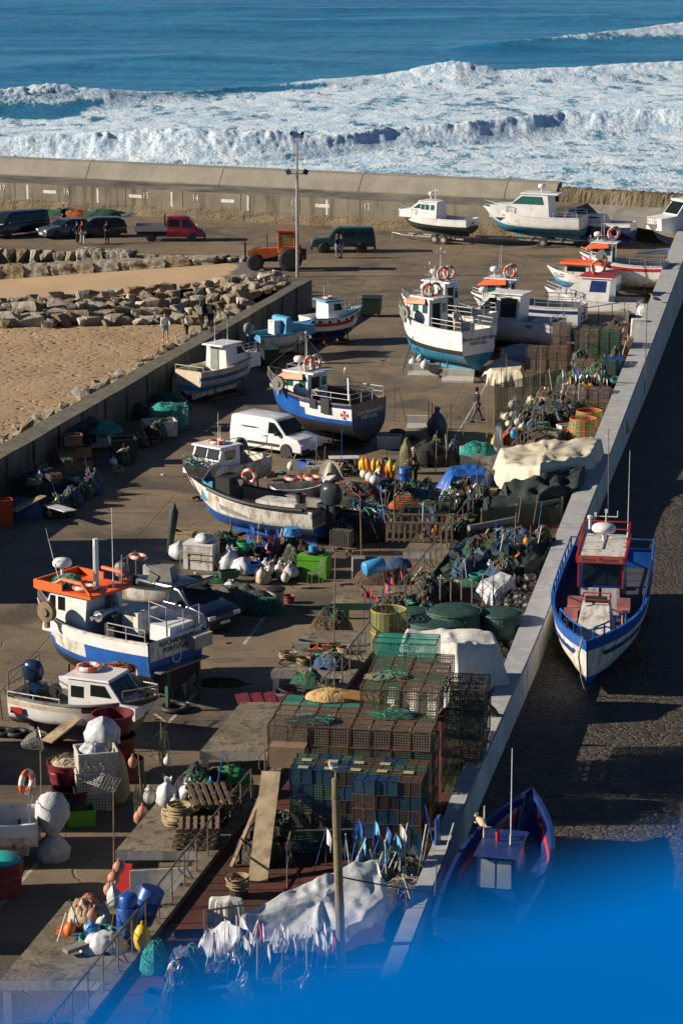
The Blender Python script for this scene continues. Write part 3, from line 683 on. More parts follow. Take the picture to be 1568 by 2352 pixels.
    def name_on(s,side,s_,size,x=.8,z=None,m=None,name="name_lettering",w=1):
        """lettering on a flank ('P' port / 'S' starboard) or the transom ('T')"""
        rm=Matrix.Identity(4)
        if side=='T':
            o=text(s_,size,frame((-.03,x,z),(0,-1,0)),m or BLACK,s.root,name,sx=w)
        else:
            sg=1 if side=='P' else-1
            def pt(t):
                zs,zk=s.sheer(t),s.keel(t);f=(zs-z)/(zs-zk);fl=.12*max(0,(t-.3)/.7)
                ww=np.interp(f,[0,.25,.5],[1,.985-fl,.95-2*fl]);return V((t*s.L-.1*s.L*f*t**5,sg*s.hb(t)*ww,z))
            a,b=pt(x-.04),pt(x+.04);d=(b-a);nn=V((-d.y,d.x,0)).normalized()*sg
            if nn.y*sg<0:nn=-nn
            o=text(s_,size,frame((a+b)/2+nn*.03,-d if sg>0 else d),m or BLACK,s.root,name,sx=w)
        return o
    def box(s,name,x,y,z,dim,m,**k):return MB().box(s.P(x,y,z),dim,**k).build(name,m,s.root)
    def drum(s,x,y,z,r=.3,w=.12,m=None,name="net_hauler"):
        p=s.P(x,y,z);q=MB().cyl(p+V((0,-w,0)),p+V((0,w,0)),r,n=16);q.cyl(p+V((0,-w*1.6,0)),p+V((0,w*1.6,0)),r*.4,n=10);q.box(p-V((0,0,r*.9)),(.14,.16,r*1.4));return q.build(name,m or GREY,s.root)
W,W2,N_,B_,A_,S_=WHITE,WHITE2,NAVY,BLUE,AQUA,SKYB
def wheelhouse(b,x0,x1,z0,h,w,m=WHITE,roofm=None,visor=None,gl=TEAL,rz=None):
    z1=z0+h;L=b.L
    o=b.cabin([(x0,z0),(x0,z1),(x1-.01,z1),(x1+.03,z1-h*.55),(x1+.03,z0)],w,m,.06,roofm=roofm,roof=(x0-.06,x1+.02,z1,.08,.06),
                side=[[(x1-.085,z1-h*.45),(x1-.01,z1-h*.45),(x1-.018,z1-h*.14),(x1-.085,z1-h*.14)],[(x0+.02,z1-h*.45),(x0+.085,z1-h*.45),(x0+.085,z1-h*.12),(x0+.02,z1-h*.12)]],
                front=[(2,3,.15,.85)],gl=gl)
    d=MB().box((x0*L-.012,w*.12,z0+h*.45),(.03,w*.36,h*.8));d.build("doorway",DARK,o)
    d=MB().box((x0*L-.03,-w*.27,z0+h*.45),(.04,w*.34,h*.84));dd=d.build("door",m,o);MB().box((x0*L-.055,-w*.27,z0+h*.68),(.012,w*.22,h*.28)).build("door_pane",gl,o)
    if visor:b.visor(x1-.01,z1+.05,w,visor,back=L*(x1-x0)*.75,parent=None)
    return o
# ---- the blue and white boat with its transom to the right, middle of the yard
def stern_boat(label,bow,stern,B,z0,bands,transom,tname,tcol,wh,visor,house=WHITE,inner=WHITE2,deckm=GREY,**k):
    b=Boat(label,bow,stern,B,z0,bands,deckm,transom,tw=.95,inner=inner,cock=(.72,.6),**k);Ds=b.Ds
    wheelhouse(b,wh[0],wh[1],Ds-.45,wh[2],B*.55,house,visor=visor)
    if tname:b.name_on('T',tname,.26,0,Ds-.62,tcol)
    b.rail([(.02,-.9,Ds),(.02,.9,Ds)],.5,STEEL);b.rail([(.02,.93,Ds),(.38,.95,b.sheer(.38))],.5,STEEL);b.rail([(.02,-.93,Ds),(.38,-.95,b.sheer(.38))],.5,STEEL)
    b.mast((wh[0]+wh[1])/2,0,Ds-.45+wh[2],1.9);p1,p2=b.P((wh[0]+wh[1])/2,0,Ds+1.25+wh[2]),b.P(.99,0,b.Db+.35);MB().tube([p1,p2],.009,4).tube([p1,b.P(.04,.8,Ds+.5)],.009,4).build("stay_wire",BLACK,b.root);b.radar(wh[1]-.05,0,Ds-.45+wh[2]+.4,.28);b.antenna(wh[1]-.08,-.25,Ds-.45+wh[2],1.5)
    b.rail([(wh[0],-.5,Ds-.4+wh[2]),(wh[1]-.02,-.5,Ds-.4+wh[2]),(wh[1]-.02,.5,Ds-.4+wh[2]),(wh[0],.5,Ds-.4+wh[2])],.3,STEEL,mid=False,name="roof_rail")
    b.drum(.70,1.0,b.sheer(.7)+.35,.36,.10);b.bowrail(.74,.35,STEEL)
    return b
b=stern_boat("navy fishing boat with orange visor and red cross emblem, beside the white van",(634,868,3.05),(847,921,2.35),3.0,.3,
               [N_,lambda t:W if t<.48 else BLUE,lambda t:W if t<.42 else BLUE,BLUE,BLACK,BLACK,BLACK],N_,"TONI FERNANDO\nPORTUGAL",WPT,(.50,.73,1.55),ORANGE,inner=WOOD,rz=143,L=6.3)
TONI=b;b.name_on('P',"TONI\nFERNANDO",.22,.86,b.Db-.4,WPT)
e=MB();hb=b.hb(.07);zc=b.Ds-.52
for dx,dz in((0,.11),(0,-.11),(.11,0),(-.11,0)):e.box((b.L*.07+dx,hb*.985+.03,zc+dz),(.06 if dx==0 else .12,.012,.12 if dx==0 else .06));e.box((b.L*.07+dx*1.6,hb*.985+.03,zc+dz*1.6),(.16 if dx==0 else .05,.012,.05 if dx==0 else .16))
e.build("cross_emblem",RED,b.root)
b.box("fender_mat",.24,1.03,b.Ds-.18,(.5,.04,.75),BLACK);b.box("fender_mat",.36,1.02,b.Ds-.15,(.38,.04,.45),BLACK)
b.drum(.44,.2,b.Ds+.25,.16,.3,STEEL,"winch")
e=MB();p0=b.P(.2,0,b.Ds)
e.tube([p0+V((-.4,.5,0)),p0+V((0,0,1.0)),p0+V((-.4,-.5,0))],.035);e.tube([p0+V((0,.33*math.sin(a),1.33-.33*math.cos(a)))for a in np.linspace(-2.3,2.3,12)],.02)
e.build("rope_hoop",STEEL,b.root)
for y in(.22,-.12):lifebuoy(b.W(.54,y,b.Ds+1.5),(-.75,.6,0),label="%s of two orange lifebuoys on the wheelhouse roof of the navy boat"%("left" if y>0 else "right"))
b=stern_boat("white fishing boat with light blue bottom and a blue ladder leaning on its side",(950,726,3.5),(1099,757,2.85),2.75,.6,
               [W,W,W,W,lambda t:BLACK if t<.9 else W,A_,A_],W,"PÉROLA DA ERICEIRA\nPORTUGAL",BLACK,(.5,.72,1.85),ORANGE,L=6.4,rz=132)
PER=b;b.root["label"]=b.root["label"]
for y in(.25,-.15):lifebuoy(b.W(.58,y,b.Ds+1.8),(-.5,.8,0),label="%s of two orange lifebuoys above the wheelhouse of the boat with the blue ladder"%("left" if y>0 else "right"))
b=stern_boat("white boat whose tall wheelhouse stands right behind the boat with the blue ladder",(1005,690,3.3),(1115,722,2.7),2.5,.5,
               [W,W,W,W2,W,A_,A_],W,None,None,(.40,.66,2.1),None,L=6.2,rz=140)
for y in(.35,-.12):lifebuoy(b.W(.45,y,b.Ds+2.15),(-.5,.8,0),label="%s of two orange lifebuoys on the tall wheelhouse behind the ladder boat"%("left" if y>0 else "right"))
b=stern_boat("white fishing boat with orange visor, wedged behind the glazed white cruiser",(1094,682,2.7),(1338,701,2.25),2.5,.45,
               [W,N_,W,W,W,W2,A_],W,"LULA\nPORTUGAL",BLACK,(.62,.84,1.85),ORANGE,rz=160,L=7.0)
for y in(.3,-.1):lifebuoy(b.W(.64,y,b.Ds+1.85),(-.4,.8,0),label="%s of two orange lifebuoys behind the orange visor near the cruiser bow"%("left" if y>0 else "right"))
b=stern_boat("white boat with broad red hull stripe and orange visor, near the grey wall",(1352,592,2.9),(1528,606,2.3),2.5,.5,
               [W,RED,W,W,W2,W2,GREY],W,None,None,(.60,.84,1.75),ORANGE,rz=163,L=5.8)
for y in(.3,-.05):lifebuoy(b.W(.60,y,b.Ds+1.95),(-.3,.9,0),label="%s of two orange lifebuoys on top of the red-striped boat"%("left" if y>0 else "right"))
# ---- cabin cruisers
def cruiser(label,bow,stern,B,z0,bands,prof,side,front,w,roof,name="cabin_cruiser",gl=GLASS,cm=WHITE,czk=1,**k):
    zb=min(z for x,z in prof);sc_=lambda q:[(x,zb+(z-zb)*czk)for x,z in q];prof=sc_(prof);side=[sc_(q)for q in side];roof=roof and(roof[0],roof[1],zb+(roof[2]-zb)*czk)+roof[3:]
    b=Boat(label,bow,stern,B,z0,bands,W,tw=.88,inner=W,cock=(.40,.55),name=name,**k)
    o=b.cabin(prof,w,cm,.16,roof=roof,side=side,front=front,name="cabin",gl=gl);b.cab=o;return b
b=cruiser("white cabin cruiser with greenish black bottom, leftmost boat on a trailer below the sea wall",(911,478,2.3),(1085,503,1.95),2.3,.85,[W,W,W,W,BLACK,mat("green black bottom",(.03,.06,.045),.6,.4),BLACK],
            [(.42,1.0),(.42,2.05),(.66,2.05),(.78,1.55),(.92,1.45),(.92,1.0)],[[(.64,1.6),(.74,1.6),(.66,1.9),(.64,1.9)],[(.52,1.55),(.57,1.55),(.57,1.88),(.52,1.88)],[(.45,1.55),(.5,1.55),(.5,1.88),(.45,1.88)],[(.58,1.55),(.63,1.55),(.63,1.88),(.58,1.88)]],[(2,3,.1,.9)],1.6,(.40,.67,2.05,.08,.06),gl=TEAL,stand=False,czk=1.2,rz=147,L=6.6)
b.trailer(((.30,),(.42,)));b.bowrail(.7,.45);b.name_on('T',"Rivà\nERICEIRA",.26,0,b.Ds-.4,BLACK);b.mast(.5,0,2.4,.7,m=WHITE);b.radar(.56,0,2.7,.2);b.name_on('P',"Riva",.26,.84,b.Db-.4)
b=cruiser("large white cruiser with light blue bottom, on a trailer by the sea wall",(1118,479,2.8),(1340,497,2.35),2.8,.9,[W,W,W,W,W,A_,A_],
            [(.30,1.2),(.33,2.75),(.58,2.75),(.70,2.05),(.90,1.95),(.90,1.2)],[[(.36,2.1),(.68,2.1),(.58,2.6),(.38,2.6)]],[(2,3,.1,.9)],1.9,(.22,.60,2.75,.08,.08),gl=TEAL,stand=False,czk=1.2,rz=157,L=8.0)
b.trailer(((.36,),));b.bowrail(.68,.5);b.radar(.42,0,3.5,.28);b.rail([(.02,-.9,b.Ds),(.25,-.95,b.Ds)],.4);b.rail([(.02,.9,b.Ds),(.25,.95,b.Ds)],.4);b.name_on('P',"AMAROMAR",.16,.8,b.Db-.5)
b=cruiser("small dark blue hulled motorboat with white topsides, between two white cruisers on trailers",(1313,517,2.0),(1455,511,1.85),2.0,.6,[W,W,N_,N_,N_,N_,N_],
            [(.35,.8),(.45,1.75),(.72,1.70),(.90,1.35),(.92,.8)],[[(.5,1.5),(.7,1.5),(.69,1.62),(.5,1.62)]],[],1.3,None,stand=False,rz=155,L=5.2)
b.trailer(((.30,),),BLUE);b.bowrail(.7,.35);b.mast(.3,0,1.4,1.5)
b=cruiser("cream white cabin cruiser on a blue trailer, cut by the upper right edge",(1484,513,2.6),(1700,512,2.1),2.6,.9,[W,W,W,W2,W2,BLACK,N_],
            [(.22,1.2),(.30,2.6),(.66,2.6),(.76,1.9),(.92,1.8),(.92,1.2)],[[(.32,1.95),(.70,1.95),(.65,2.4),(.34,2.4)]],[(2,3,.1,.9)],1.9,(.26,.68,2.6,.08,.1),stand=False,czk=1.45)
b.trailer(((.3,),),BLUE);b.bowrail(.7,.45);b.box("roof_hatch",.5,0,3.45,(.9,.8,.3),W)
b=cruiser("white cruiser with glazed cabin and blue cockpit cushions, beside the boat with the ladder",(1052,716,2.2),(1285,737,1.95),2.5,.35,[W,W,W,W,W,W,N_],
            [(.36,.8),(.33,2.15),(.62,2.15),(.78,1.45),(.93,1.35),(.93,.8)],[[(.56,1.5),(.745,1.5),(.62,2.0),(.56,2.0)],[(.37,1.35),(.52,1.35),(.52,2.02),(.36,2.02)]],[(2,3,.08,.92)],1.75,(.30,.63,2.15,.1,.07),czk=1.68,name="cabin_cruiser",rz=154,L=6.6)
b.name_on('P',"760",.3,.22,b.Ds-.28,NAVY);t_=text("STARFISHER",.26,frame(b.P(.60,.72,1.5),(-1,0,0)),NAVY,b.root,"name_lettering");b.bowrail(.62,.45);b.box("cushion",.16,0,b.Ds-.2,(1.1,1.5,.35),BLUE);b.rail([(.02,-.9,b.Ds),(.02,.9,b.Ds)],.35);b.radar(.74,0,3.0,.25);b.mast(.72,.0,1.7,1.3,m=WHITE,cross=False)
b=cruiser("white cruiser with red roof trim and dark blue windscreen cover",(1254,671,2.35),(1470,690,1.8),2.5,.6,[W,W,W,W,W,lambda t:A_,N_],
            [(.30,.8),(.28,2.05),(.58,2.05),(.74,1.45),(.92,1.35),(.92,.8)],[[(.33,1.45),(.50,1.45),(.48,1.95),(.32,1.95)]],[(2,3,.05,.95)],1.8,(.26,.60,2.05,.1,.07),gl=NAVY,czk=1.4,rz=160,L=6.1)
MB().add([],[]);q=MB();q.box(b.P(.43,0,2.68),(.35*b.L,1.74,.05));q.build("red_trim",RED,b.root);b.name_on('P',"Crés",.26,.1,b.Ds-.5,NAVY);b.bowrail(.62,.45)
lifebuoy(b.W(.44,.1,3.15),(-.2,1,0),.42,label="single orange lifebuoy on the roof of the cruiser with red trim")
b=Boat("small old white boat with orange awning roof, in front of the red-striped boat",(1271,624,2.2),(1420,634,1.75),2.1,.7,[W,W,W,W2,S_,S_,A_],W2,tw=.7,cock=(.5,.5),rz=158,L=4.9)
o=b.cabin([(.36,.9),(.38,1.75),(.70,1.75),(.74,1.3),(.74,.9)],1.4,W2,.05,name="cabin",side=[[(.42,1.3),(.68,1.3),(.68,1.62),(.42,1.62)]],front=[(2,3,.1,.9)],roofm=ORANGE,roof=(.2,.78,1.78,.2,.14))
b.name_on('P',"PTERC-114841-L\nALEXANDRE",.15,.80,b.Db-.5);b.mast(.4,0,1.8,1.8)
# ---- boats along the quay wall, bows to the right
b=Boat("white boat with chequered band and navy bottom, by the tip of the quay wall",(832,700,2.05),(700,728,1.65),2.2,.35,[W,lambda t:(W if int(t*26)%2 else NAVY),RED,W,W,N_,N_],SKYB,tw=.7,cock=(.4,.5),cap=SKYB)
b.cabin([(.30,.8),(.30,2.2),(.52,2.2),(.60,1.5),(.78,1.45),(.78,.8)],1.5,W,.1,roofm=SKYB,roof=(.24,.55,2.2,.12,.07),side=[[(.40,1.65),(.54,1.65),(.51,2.05),(.40,2.05)]],front=[(2,3,.1,.9)],name="cabin")
b.bowrail(.66,.5,STEEL);b.antenna(.4,0,2.25,1.1);b.mast(.35,.1,2.2,.9,cross=False)
lifebuoy(b.W(.4,0,2.36),(0,0,1),.26,label="orange lifebuoy lying on the cabin roof of the chequered boat")
b=Boat("open wooden boat with sky blue inside, behind the cream cabin boat",(719,733,1.95),(580,768,1.5),2.0,.45,[S_,W2,W2,W2,W2,W2,W2],SKYB,tw=.75,inner=SKYB,cap=SKYB,cock=(.45,.5))
b.cabin([(.40,.8),(.44,1.9),(.50,1.95),(.58,1.4),(.9,1.35),(.9,.8)],1.55,SKYB,.1,name="cuddy",front=[(2,3,.2,.9)],side=[[(.65,1.08),(.70,1.02),(.75,1.08),(.70,1.2)]]);b.box("console",.36,0,1.35,(.5,.6,.8),WHITE)
q=MB().torus(b.P(.31,0,1.5),.2,.02,(1,0,.2),14,5);q.build("steering_wheel",BLACK,b.root);b.name_on('S',"WHITE HORSE",.13,.78,b.Db-.45);b.outboard(-.02,.1,b.Ds,GREY)
b=Boat("cream boat with tall white cabin and blue hull stripes, below the quay wall",(590,800,2.1),(432,852,1.75),2.1,.45,[CREAM,CREAM,B_,CREAM,CREAM,SKYB,W2],CREAM,tw=.85,inner=CREAM,cock=(.45,.55))
b.cabin([(.40,.9),(.40,2.35),(.62,2.35),(.70,1.75),(.90,1.6),(.90,.9)],1.45,WHITE,.12,roof=(.34,.65,2.35,.06,.07),side=[[(.56,1.8),(.67,1.8),(.62,2.2),(.56,2.2)]],front=[(2,3,.1,.9)],name="cabin")
q=MB();q.box(b.P(.395,.1,1.65),(.02,.5,1.2));q.build("door_glass",mat("milky glass",(.3,.32,.28),.2),b.root);b.bowrail(.68,.4);b.antenna(.45,.3,2.4,1.5);b.antenna(.5,-.3,2.4,1.4);b.rail([(.02,.9,b.Ds),(.02,-.9,b.Ds)],.25,CREAM,mid=False)
# ---- centre pair
b=Boat("small white fishing boat with two-pane cabin and green ropes on its foredeck",(420,1068,2.0),(590,1040,1.75),2.2,.5,[W2,W2,CREAM,CREAM,CREAM,W2,W2],W2,tw=.85,cock=(.45,.55),inner=W2)
b.cabin([(.42,.9),(.42,2.05),(.66,2.05),(.70,1.5),(.82,1.4),(.82,.9)],1.7,W,.05,roof=(.38,.70,2.05,.08,.07),side=[[(.48,1.5),(.62,1.5),(.62,1.92),(.48,1.92)]],front=[(2,2,.08,.92)],name="cabin")
b.bowrail(.7,.4,STEEL);b.antenna(.6,.3,2.1,1.5);b.antenna(.5,0,2.1,.8);b.outboard(.2,-.2,b.Ds+.1,BLACK,.9);b.rail([(0.02,.9,b.Ds),(.35,.95,b.Ds)],.6,STEEL);b.rail([(.02,-.9,b.Ds),(.35,-.95,b.Ds)],.6,STEEL)
q=MB(); 
for i in range(9):q.torus(b.P(.82+.03*math.sin(i*2),.2*math.cos(i*1.7),b.Db-.15+.02*i),.22+.1*(i%3),.02,(.1*math.sin(i),.1,1),12,4)
q.build("rope_coil",ROPEG,b.root)
lifebuoy(b.W(.55,.0,2.2),(0,0,1),.32,label="orange lifebuoy lying flat on the roof of the two-pane cabin")
b=Boat("open white work boat with thick black rubber gunwale and grey outboard",(436,1092,2.25),(742,1163,1.65),2.3,.3,[W,W2,W2,W2,W2,B_,B_],GREY,tw=.85,inner=GREY,cap=BLACK,cock=(.72,.7),full=2.0)
q=MB()
for sg in(1,-1):MB().tube([(t*b.L,sg*(b.hb(t)+.02),b.sheer(t))for t in np.linspace(.06,.8,14)],.1,8).build("rubber_gunwale",BLACK,b.root);b.outboard(-.03,0,b.Ds+.05,mat("grey engine cowl",(.09,.11,.13),.3,.2),1.5)
b.box("white_box",.30,.1,1.15,(1.9,1.0,.55),W2);b.box("control_console",.70,0,1.55,(.7,1.1,1.25),BLACK);b.box("foredeck_cuddy",.83,0,1.5,(.6,.9,.8),SKYB,top=.8)
q=MB();q.plate(b.P(.86,.45,1.9),b.P(.86,-.45,1.9),b.P(.80,-.35,2.5),b.P(.80,.35,2.5),.02);q.build("windshield",mat("hazy perspex",(.25,.28,.3),.15),b.root)
q=MB();q.cyl(b.P(.60,.1,1.95),b.P(.70,.0,1.95),.14,n=14);q.build("hauler_drum",CHROME,b.root)
text("FANUCA",.2,frame((-.03,.6,b.Ds-.28),(0,-1,0)),NAVY,b.root,"name_lettering")
lifebuoy(b.W(.58,-.3,2.15),(.3,.9,.1),.27,label="red-orange lifebuoy hung beside the steel drum on the black-rimmed boat")
q=MB();q.tube([b.P(.34,.15,1.75),b.P(.33,.15,1.85)],.001);q=MB().lathe([(.19,0),(.24,.38),(.22,.38),(.18,.03)],14,b.W(.15,.15,1.43));tag(q.build("bucket",BLACK,smooth=True),"black bucket on the white box inside the black-rimmed open boat","bucket")
# ---- white and blue fishing boat with orange roof, left
PW=WHITE
b=Boat("white and bright blue fishing boat with orange wheelhouse roof, largest on the left",(95,1378,2.65),(403,1459,2.4),3.0,.45,[PW,PW,lambda t:BLUE if(t<.44 or t>.80)else W2,lambda t:BLUE if(t<.44 or t>.74)else W2,BLUE,BLACK,BLACK],GREY,BLUE,tw=.95,inner=W2,cock=(.66,.65),ground=0,rz=143,L=6.3)
ROCH=b;Ds=b.Ds
b.cabin([(.52,Ds-.5),(.50,Ds+.98),(.76,Ds+.98),(.81,Ds+.3),(.83,Ds-.5)],1.9,PW,.05,side=[[(.73,Ds+.35),(.785,Ds+.35),(.765,Ds+.82),(.73,Ds+.82)],[(.66,Ds+.35),(.71,Ds+.35),(.71,Ds+.82),(.66,Ds+.82)]],front=[(2,3,.08,.65)])
q=MB();x0,x1=.45*b.L,.85*b.L;q.box(((x0+x1)/2,0,Ds+1.02),(x1-x0,2.15,.1)); 
for y in(-1.05,1.05):q.box(((x0+x1)/2+.7,y,Ds+1.15),((x1-x0)*.52,.06,.3))
q.box((x1,0,Ds+1.15),(.08,2.15,.34));q.build("orange_roof",ORANGE,b.root)
MB().tube([(.46*b.L,1.0,Ds+1.1),(.52*b.L,1.0,Ds+1.45),(.66*b.L,1.0,Ds+1.48),(.74*b.L,1.0,Ds+1.2)],.07,6).build("roof_frame",ORANGE,b.root);q=MB();q.tube([(.46*b.L,-1.0,Ds+1.1),(.52*b.L,-1.0,Ds+1.45),(.66*b.L,-1.0,Ds+1.48)],.07,6);q.build("roof_frame",ORANGE,b.root)
q=MB().cyl(b.P(.56,0,Ds+1.05),b.P(.56,0,Ds+2.8),.1,.09,10);q.build("exhaust_stack",WHITE,b.root);b.radar(.72,.4,Ds+1.8,.33);b.antenna(.70,.55,Ds+1.1,2.1,(.35,.3));b.antenna(.48,-.2,Ds+1.1,2.8);b.mast(.5,-.6,Ds+1.1,1.0,cross=False)
b.drum(.70,1.03,b.sheer(.7)+.38,.36,.10,WOOD);b.drum(.44,.2,Ds+.35,.2,.5,CHROME,"net_hauler");b.drum(.50,-.1,Ds+.65,.42,.08,GREY,"line_drum")
b.rail([(.02,.93,Ds),(.28,.95,Ds)],.45,STEEL);b.rail([(.02,-.93,Ds),(.02,.2,Ds)],.75,STEEL);b.rail([(.02,.2,Ds),(.14,.2,Ds+.1)],1.0,STEEL);b.bowrail(.80,.5,STEEL)
b.box("aft_locker",.12,-.45,Ds-.1,(.9,1.2,.55),PW);b.box("engine_box",.33,-.3,Ds+.1,(1.0,1.1,.8),W2)
b.name_on('T',"ROCHAMAR III\nPORTUGAL",.26,0,Ds-.28,BLACK);b.name_on('P',"ROCHAMAR III",.2,.9,b.Db-.42)
q=MB();q.torus((-.03,0,Ds-.72),.22,.03,(1,0,0),20,5);q.build("emblem_ring",WPT,b.root)
for y in(-.8,.8):MB().box((-.3,y,.3),(.12,.12,1.5)).build("green_prop",GREENP,b.root)
q=MB();q.box((-.22,0,Ds-.98),(.4,2.5,.05));q.build("stern_step",GREY,b.root);crt_=b.P(.0,-.65,Ds-.35);MB().box(crt_+V((-.25,0,0)),(.35,.9,.45)).build("stern_basket",mat("beige basket",(.42,.40,.32),.8),b.root)
for k_ in(.2,.55):b.box("fish_room",.24+k_*.3,(k_-.4)*1.2,Ds-.05,(.5,.5,.6+k_*.5),BLACK if k_>.4 else GREY)
lifebuoy(b.W(.58,.3,Ds+1.15),(0,.1,1),.36,label="orange lifebuoy lying on the orange roof of the big left boat")
b=Boat("small grey and white open boat with a black dolphin on its bow",(492,1322,1.85),(290,1330,1.45),1.9,.5,[W2,W2,W2,W2,W2,S_,S_],GREY,tw=.8,inner=GREY,cap=mat("dark green rail",(.02,.05,.04),.5),cock=(.72,.5))
b.box("engine_cover",.42,0,1.3,(1.0,.8,.55),GREY,top=.75);b.box("bait_box",.25,.2,1.35,(.4,.4,.35),W2);b.name_on('S',"PTERC-115174-L\nPATRECO",.17,.80,b.Db-.42)
q=MB();p=b.P(.93,0,0);hb=b.hb(.93)*.9
q.add([(p.x-.35,-hb-.06,b.Db-.42),(p.x-.1,-hb-.0,b.Db-.28),(p.x+.02,-hb+.05,b.Db-.16),(p.x+.02,-hb+.05,b.Db-.3),(p.x+.25,-hb+.14,b.Db-.38),(p.x+.02,-hb+.03,b.Db-.44)],[(0,1,2,3,4,5)]);q.build("dolphin_emblem",BLACK,b.root)
b.rail([(.02,.9,b.Ds),(.02,-.9,b.Ds)],.9,STEEL,mid=False,name="rope_arch");b.outboard(-.02,0,b.Ds,GREY,.9)
lifebuoy(b.W(.12,.2,b.Ds+.85),(.1,0,1),.28,label="brown weathered lifebuoy on the stern arch of the dolphin boat")
# ---- lower left boat
b=Boat("white boat with brown bow band and dark blue outboard, behind the maroon tubs",(366,1598,1.85),(50,1578,1.55),2.3,.35,[lambda t:W2 if t<.55 else mat("brown bow paint",(.06,.03,.015),.5),lambda t:CREAM if t<.55 else mat("brown bow paint",(.06,.03,.015),.5),W,W,W,GREY,GREY],GREY,tw=.85,inner=GREY,cock=(.55,.55),full=2.1)
b.cabin([(.42,.8),(.42,1.95),(.70,1.95),(.80,1.3),(.90,1.2),(.90,.8)],1.5,W,.08,roof=(.38,.72,1.95,.06,.06),side=[[(.58,1.45),(.73,1.45),(.68,1.82),(.58,1.82)],[(.44,1.35),(.53,1.35),(.53,1.72),(.44,1.72)]],front=[(2,3,.1,.9)],name="cabin")
b.outboard(.10,.1,b.Ds+.15,mat("dark blue cowl",(.01,.03,.07),.25,.2),1.15);b.drum(.30,-.4,b.Ds+.2,.22,.06,BLACK);b.rail([(.02,.9,b.Ds),(.02,-.9,b.Ds)],.8,STEEL);b.rail([(.02,-.95,b.Ds),(.40,-.98,b.Ds-.05)],.18,W2,mid=False,name="bulwark_rail");b.bowrail(.8,.35,STEEL);b.box("white_pail_box",.28,.4,b.Ds+.25,(.45,.45,.4),W)
q=MB();q.box(b.P(.08,-.955,b.Ds-.42),(.42,.03,.2));q.build("red_patch",RED,b.root)
q=MB();q.torus((b.L*.76,-b.hb(.76)-.01,b.sheer(.76)-.26),.09,.03,(0,1,0),14,5);q.add([(b.L*.76-.3,-b.hb(.76)-.03,b.sheer(.76)-.05),(b.L*.76,-b.hb(.76)-.03,b.sheer(.76)-.16),(b.L*.76+.28,-b.hb(.78)-.03,b.sheer(.76)-.04),(b.L*.76,-b.hb(.76)-.03,b.sheer(.76)-.24)],[(0,1,2,3)]);q.build("eagle_emblem",WPT,b.root)
lifebuoy(b.W(.48,.15,2.1),(0,0,1),.34,label="faded pink lifebuoy on the covered cabin of the lower left boat")
# ---- left edge, stern only
b=Boat("white open boat cut by the left edge, motor wrapped in white cloth",(-170,1830,1.9),(88,1872,1.35),1.8,.4,[W,W,W,W2,W2,W2,W2],W2,tw=.9,inner=W,cock=(.7,.55))
b.name_on('T',"TIAGO\nJORGE",.16,-.55,b.Ds-.3);b.rail([(.05,.85,b.Ds),(.05,-.85,b.Ds)],.9,STEEL,name="stern_frame");text("JOMAR",.2,frame((.9,-b.hb(.1)-.03,b.Ds-.25),(1,0,0)),RED,b.root,"name_lettering")
q=MB();P0=V((-.38,-.1,.1))
q.lathe([(.10,-.55),(.42,-.5),(.46,-.15),(.24,.12),(.15,.2),(.30,.45),(.46,.8),(.44,1.15),(.28,1.4),(.06,1.46)],20,P0)
q.v=[(x+.05*math.sin(9*math.atan2(y,x+.38))*(abs(x+.38)>.1),y+.04*math.sin(7*z+5*math.atan2(y,x+.38)),z)for x,y,z in q.v]
q.build("motor_cover",mat("wrapped white cloth",(.5,.52,.55),.8,.2,5,bump=.015),b.root,smooth=True)
lifebuoy(b.W(.12,-.7,b.Ds+.75),(.9,-.4,0),.3,label="bright orange lifebuoy on the stern frame at the left edge")
# ---- ramp boats on the right
PB=BLUE
zr=rz_(86)
b=Boat("blue and white boat with red-trimmed wheelhouse, bow to the viewer on the cobbles",(1347,1474,3.1),(1407,1258,2.95),3.3,1.16,[PB,PB,W2,W2,W2,W2,PB],mat("shade darkened deck grey",(.06,.065,.07),.7,.2,dirt=(.05,.05,.05),dirt_amt=.4),PB,tw=.92,inner=NAVY,cap=PB,cock=(.93,.75),full=2.6,ground=zr,flare=.06,kr=.12,rake=.05)  # deck and inner sides coloured darker to stand in for shade
Ds=b.Ds;dz=Ds-.75
o=b.cabin([(.30,dz),(.30,dz+2.1),(.50,dz+2.1),(.52,dz+1.1),(.52,dz)],1.5,NAVY,.04,name="wheelhouse",side=[[(.34,dz+1.1),(.48,dz+1.1),(.48,dz+1.85),(.34,dz+1.85)]],front=[(2,3,.12,.95)],roof=(.27,.53,dz+2.1,.1,.05),roofm=W2)
for y in(-.36,.36):b.box("white_panel",.5215,y/1.65,dz+.55,(.03,.62,.95),W2)
q=MB();X0,X1,w_=.27*b.L,.535*b.L,.83
q.box((X1+.02,0,dz+2.08),(.05,2*w_,.26));q.box(((X0+X1)/2,w_,dz+2.08),(X1-X0,.05,.22));q.box(((X0+X1)/2,-w_,dz+2.08),(X1-X0,.05,.22))
for y in(-w_*.92,w_*.92):q.box((X1-.12,y,dz+1.55),(.06,.06,1.0))
q.build("red_trim",RED,b.root)
text("Pesca  Passeios",.2,frame((X1+.05,0,dz+2.08),(0,1,0)),NAVY,b.root,"name_lettering")
MB().box((X1+.045,0,dz+2.08),(.012,1.55,.2)).build("name_board",mat("faded red board",(.45,.10,.05),.6),b.root)
b.radar(.43,0,dz+2.75,.42);b.rail([(.30,-.5,dz+2.15),(.46,-.5,dz+2.15)],.35,RED,mid=False,name="roof_rail");b.rail([(.30,-.5,dz+2.15),(.30,.5,dz+2.15)],.55,RED,name="roof_rail");b.rail([(.30,.5,dz+2.15),(.46,.5,dz+2.15)],.35,RED,mid=False,name="roof_rail")
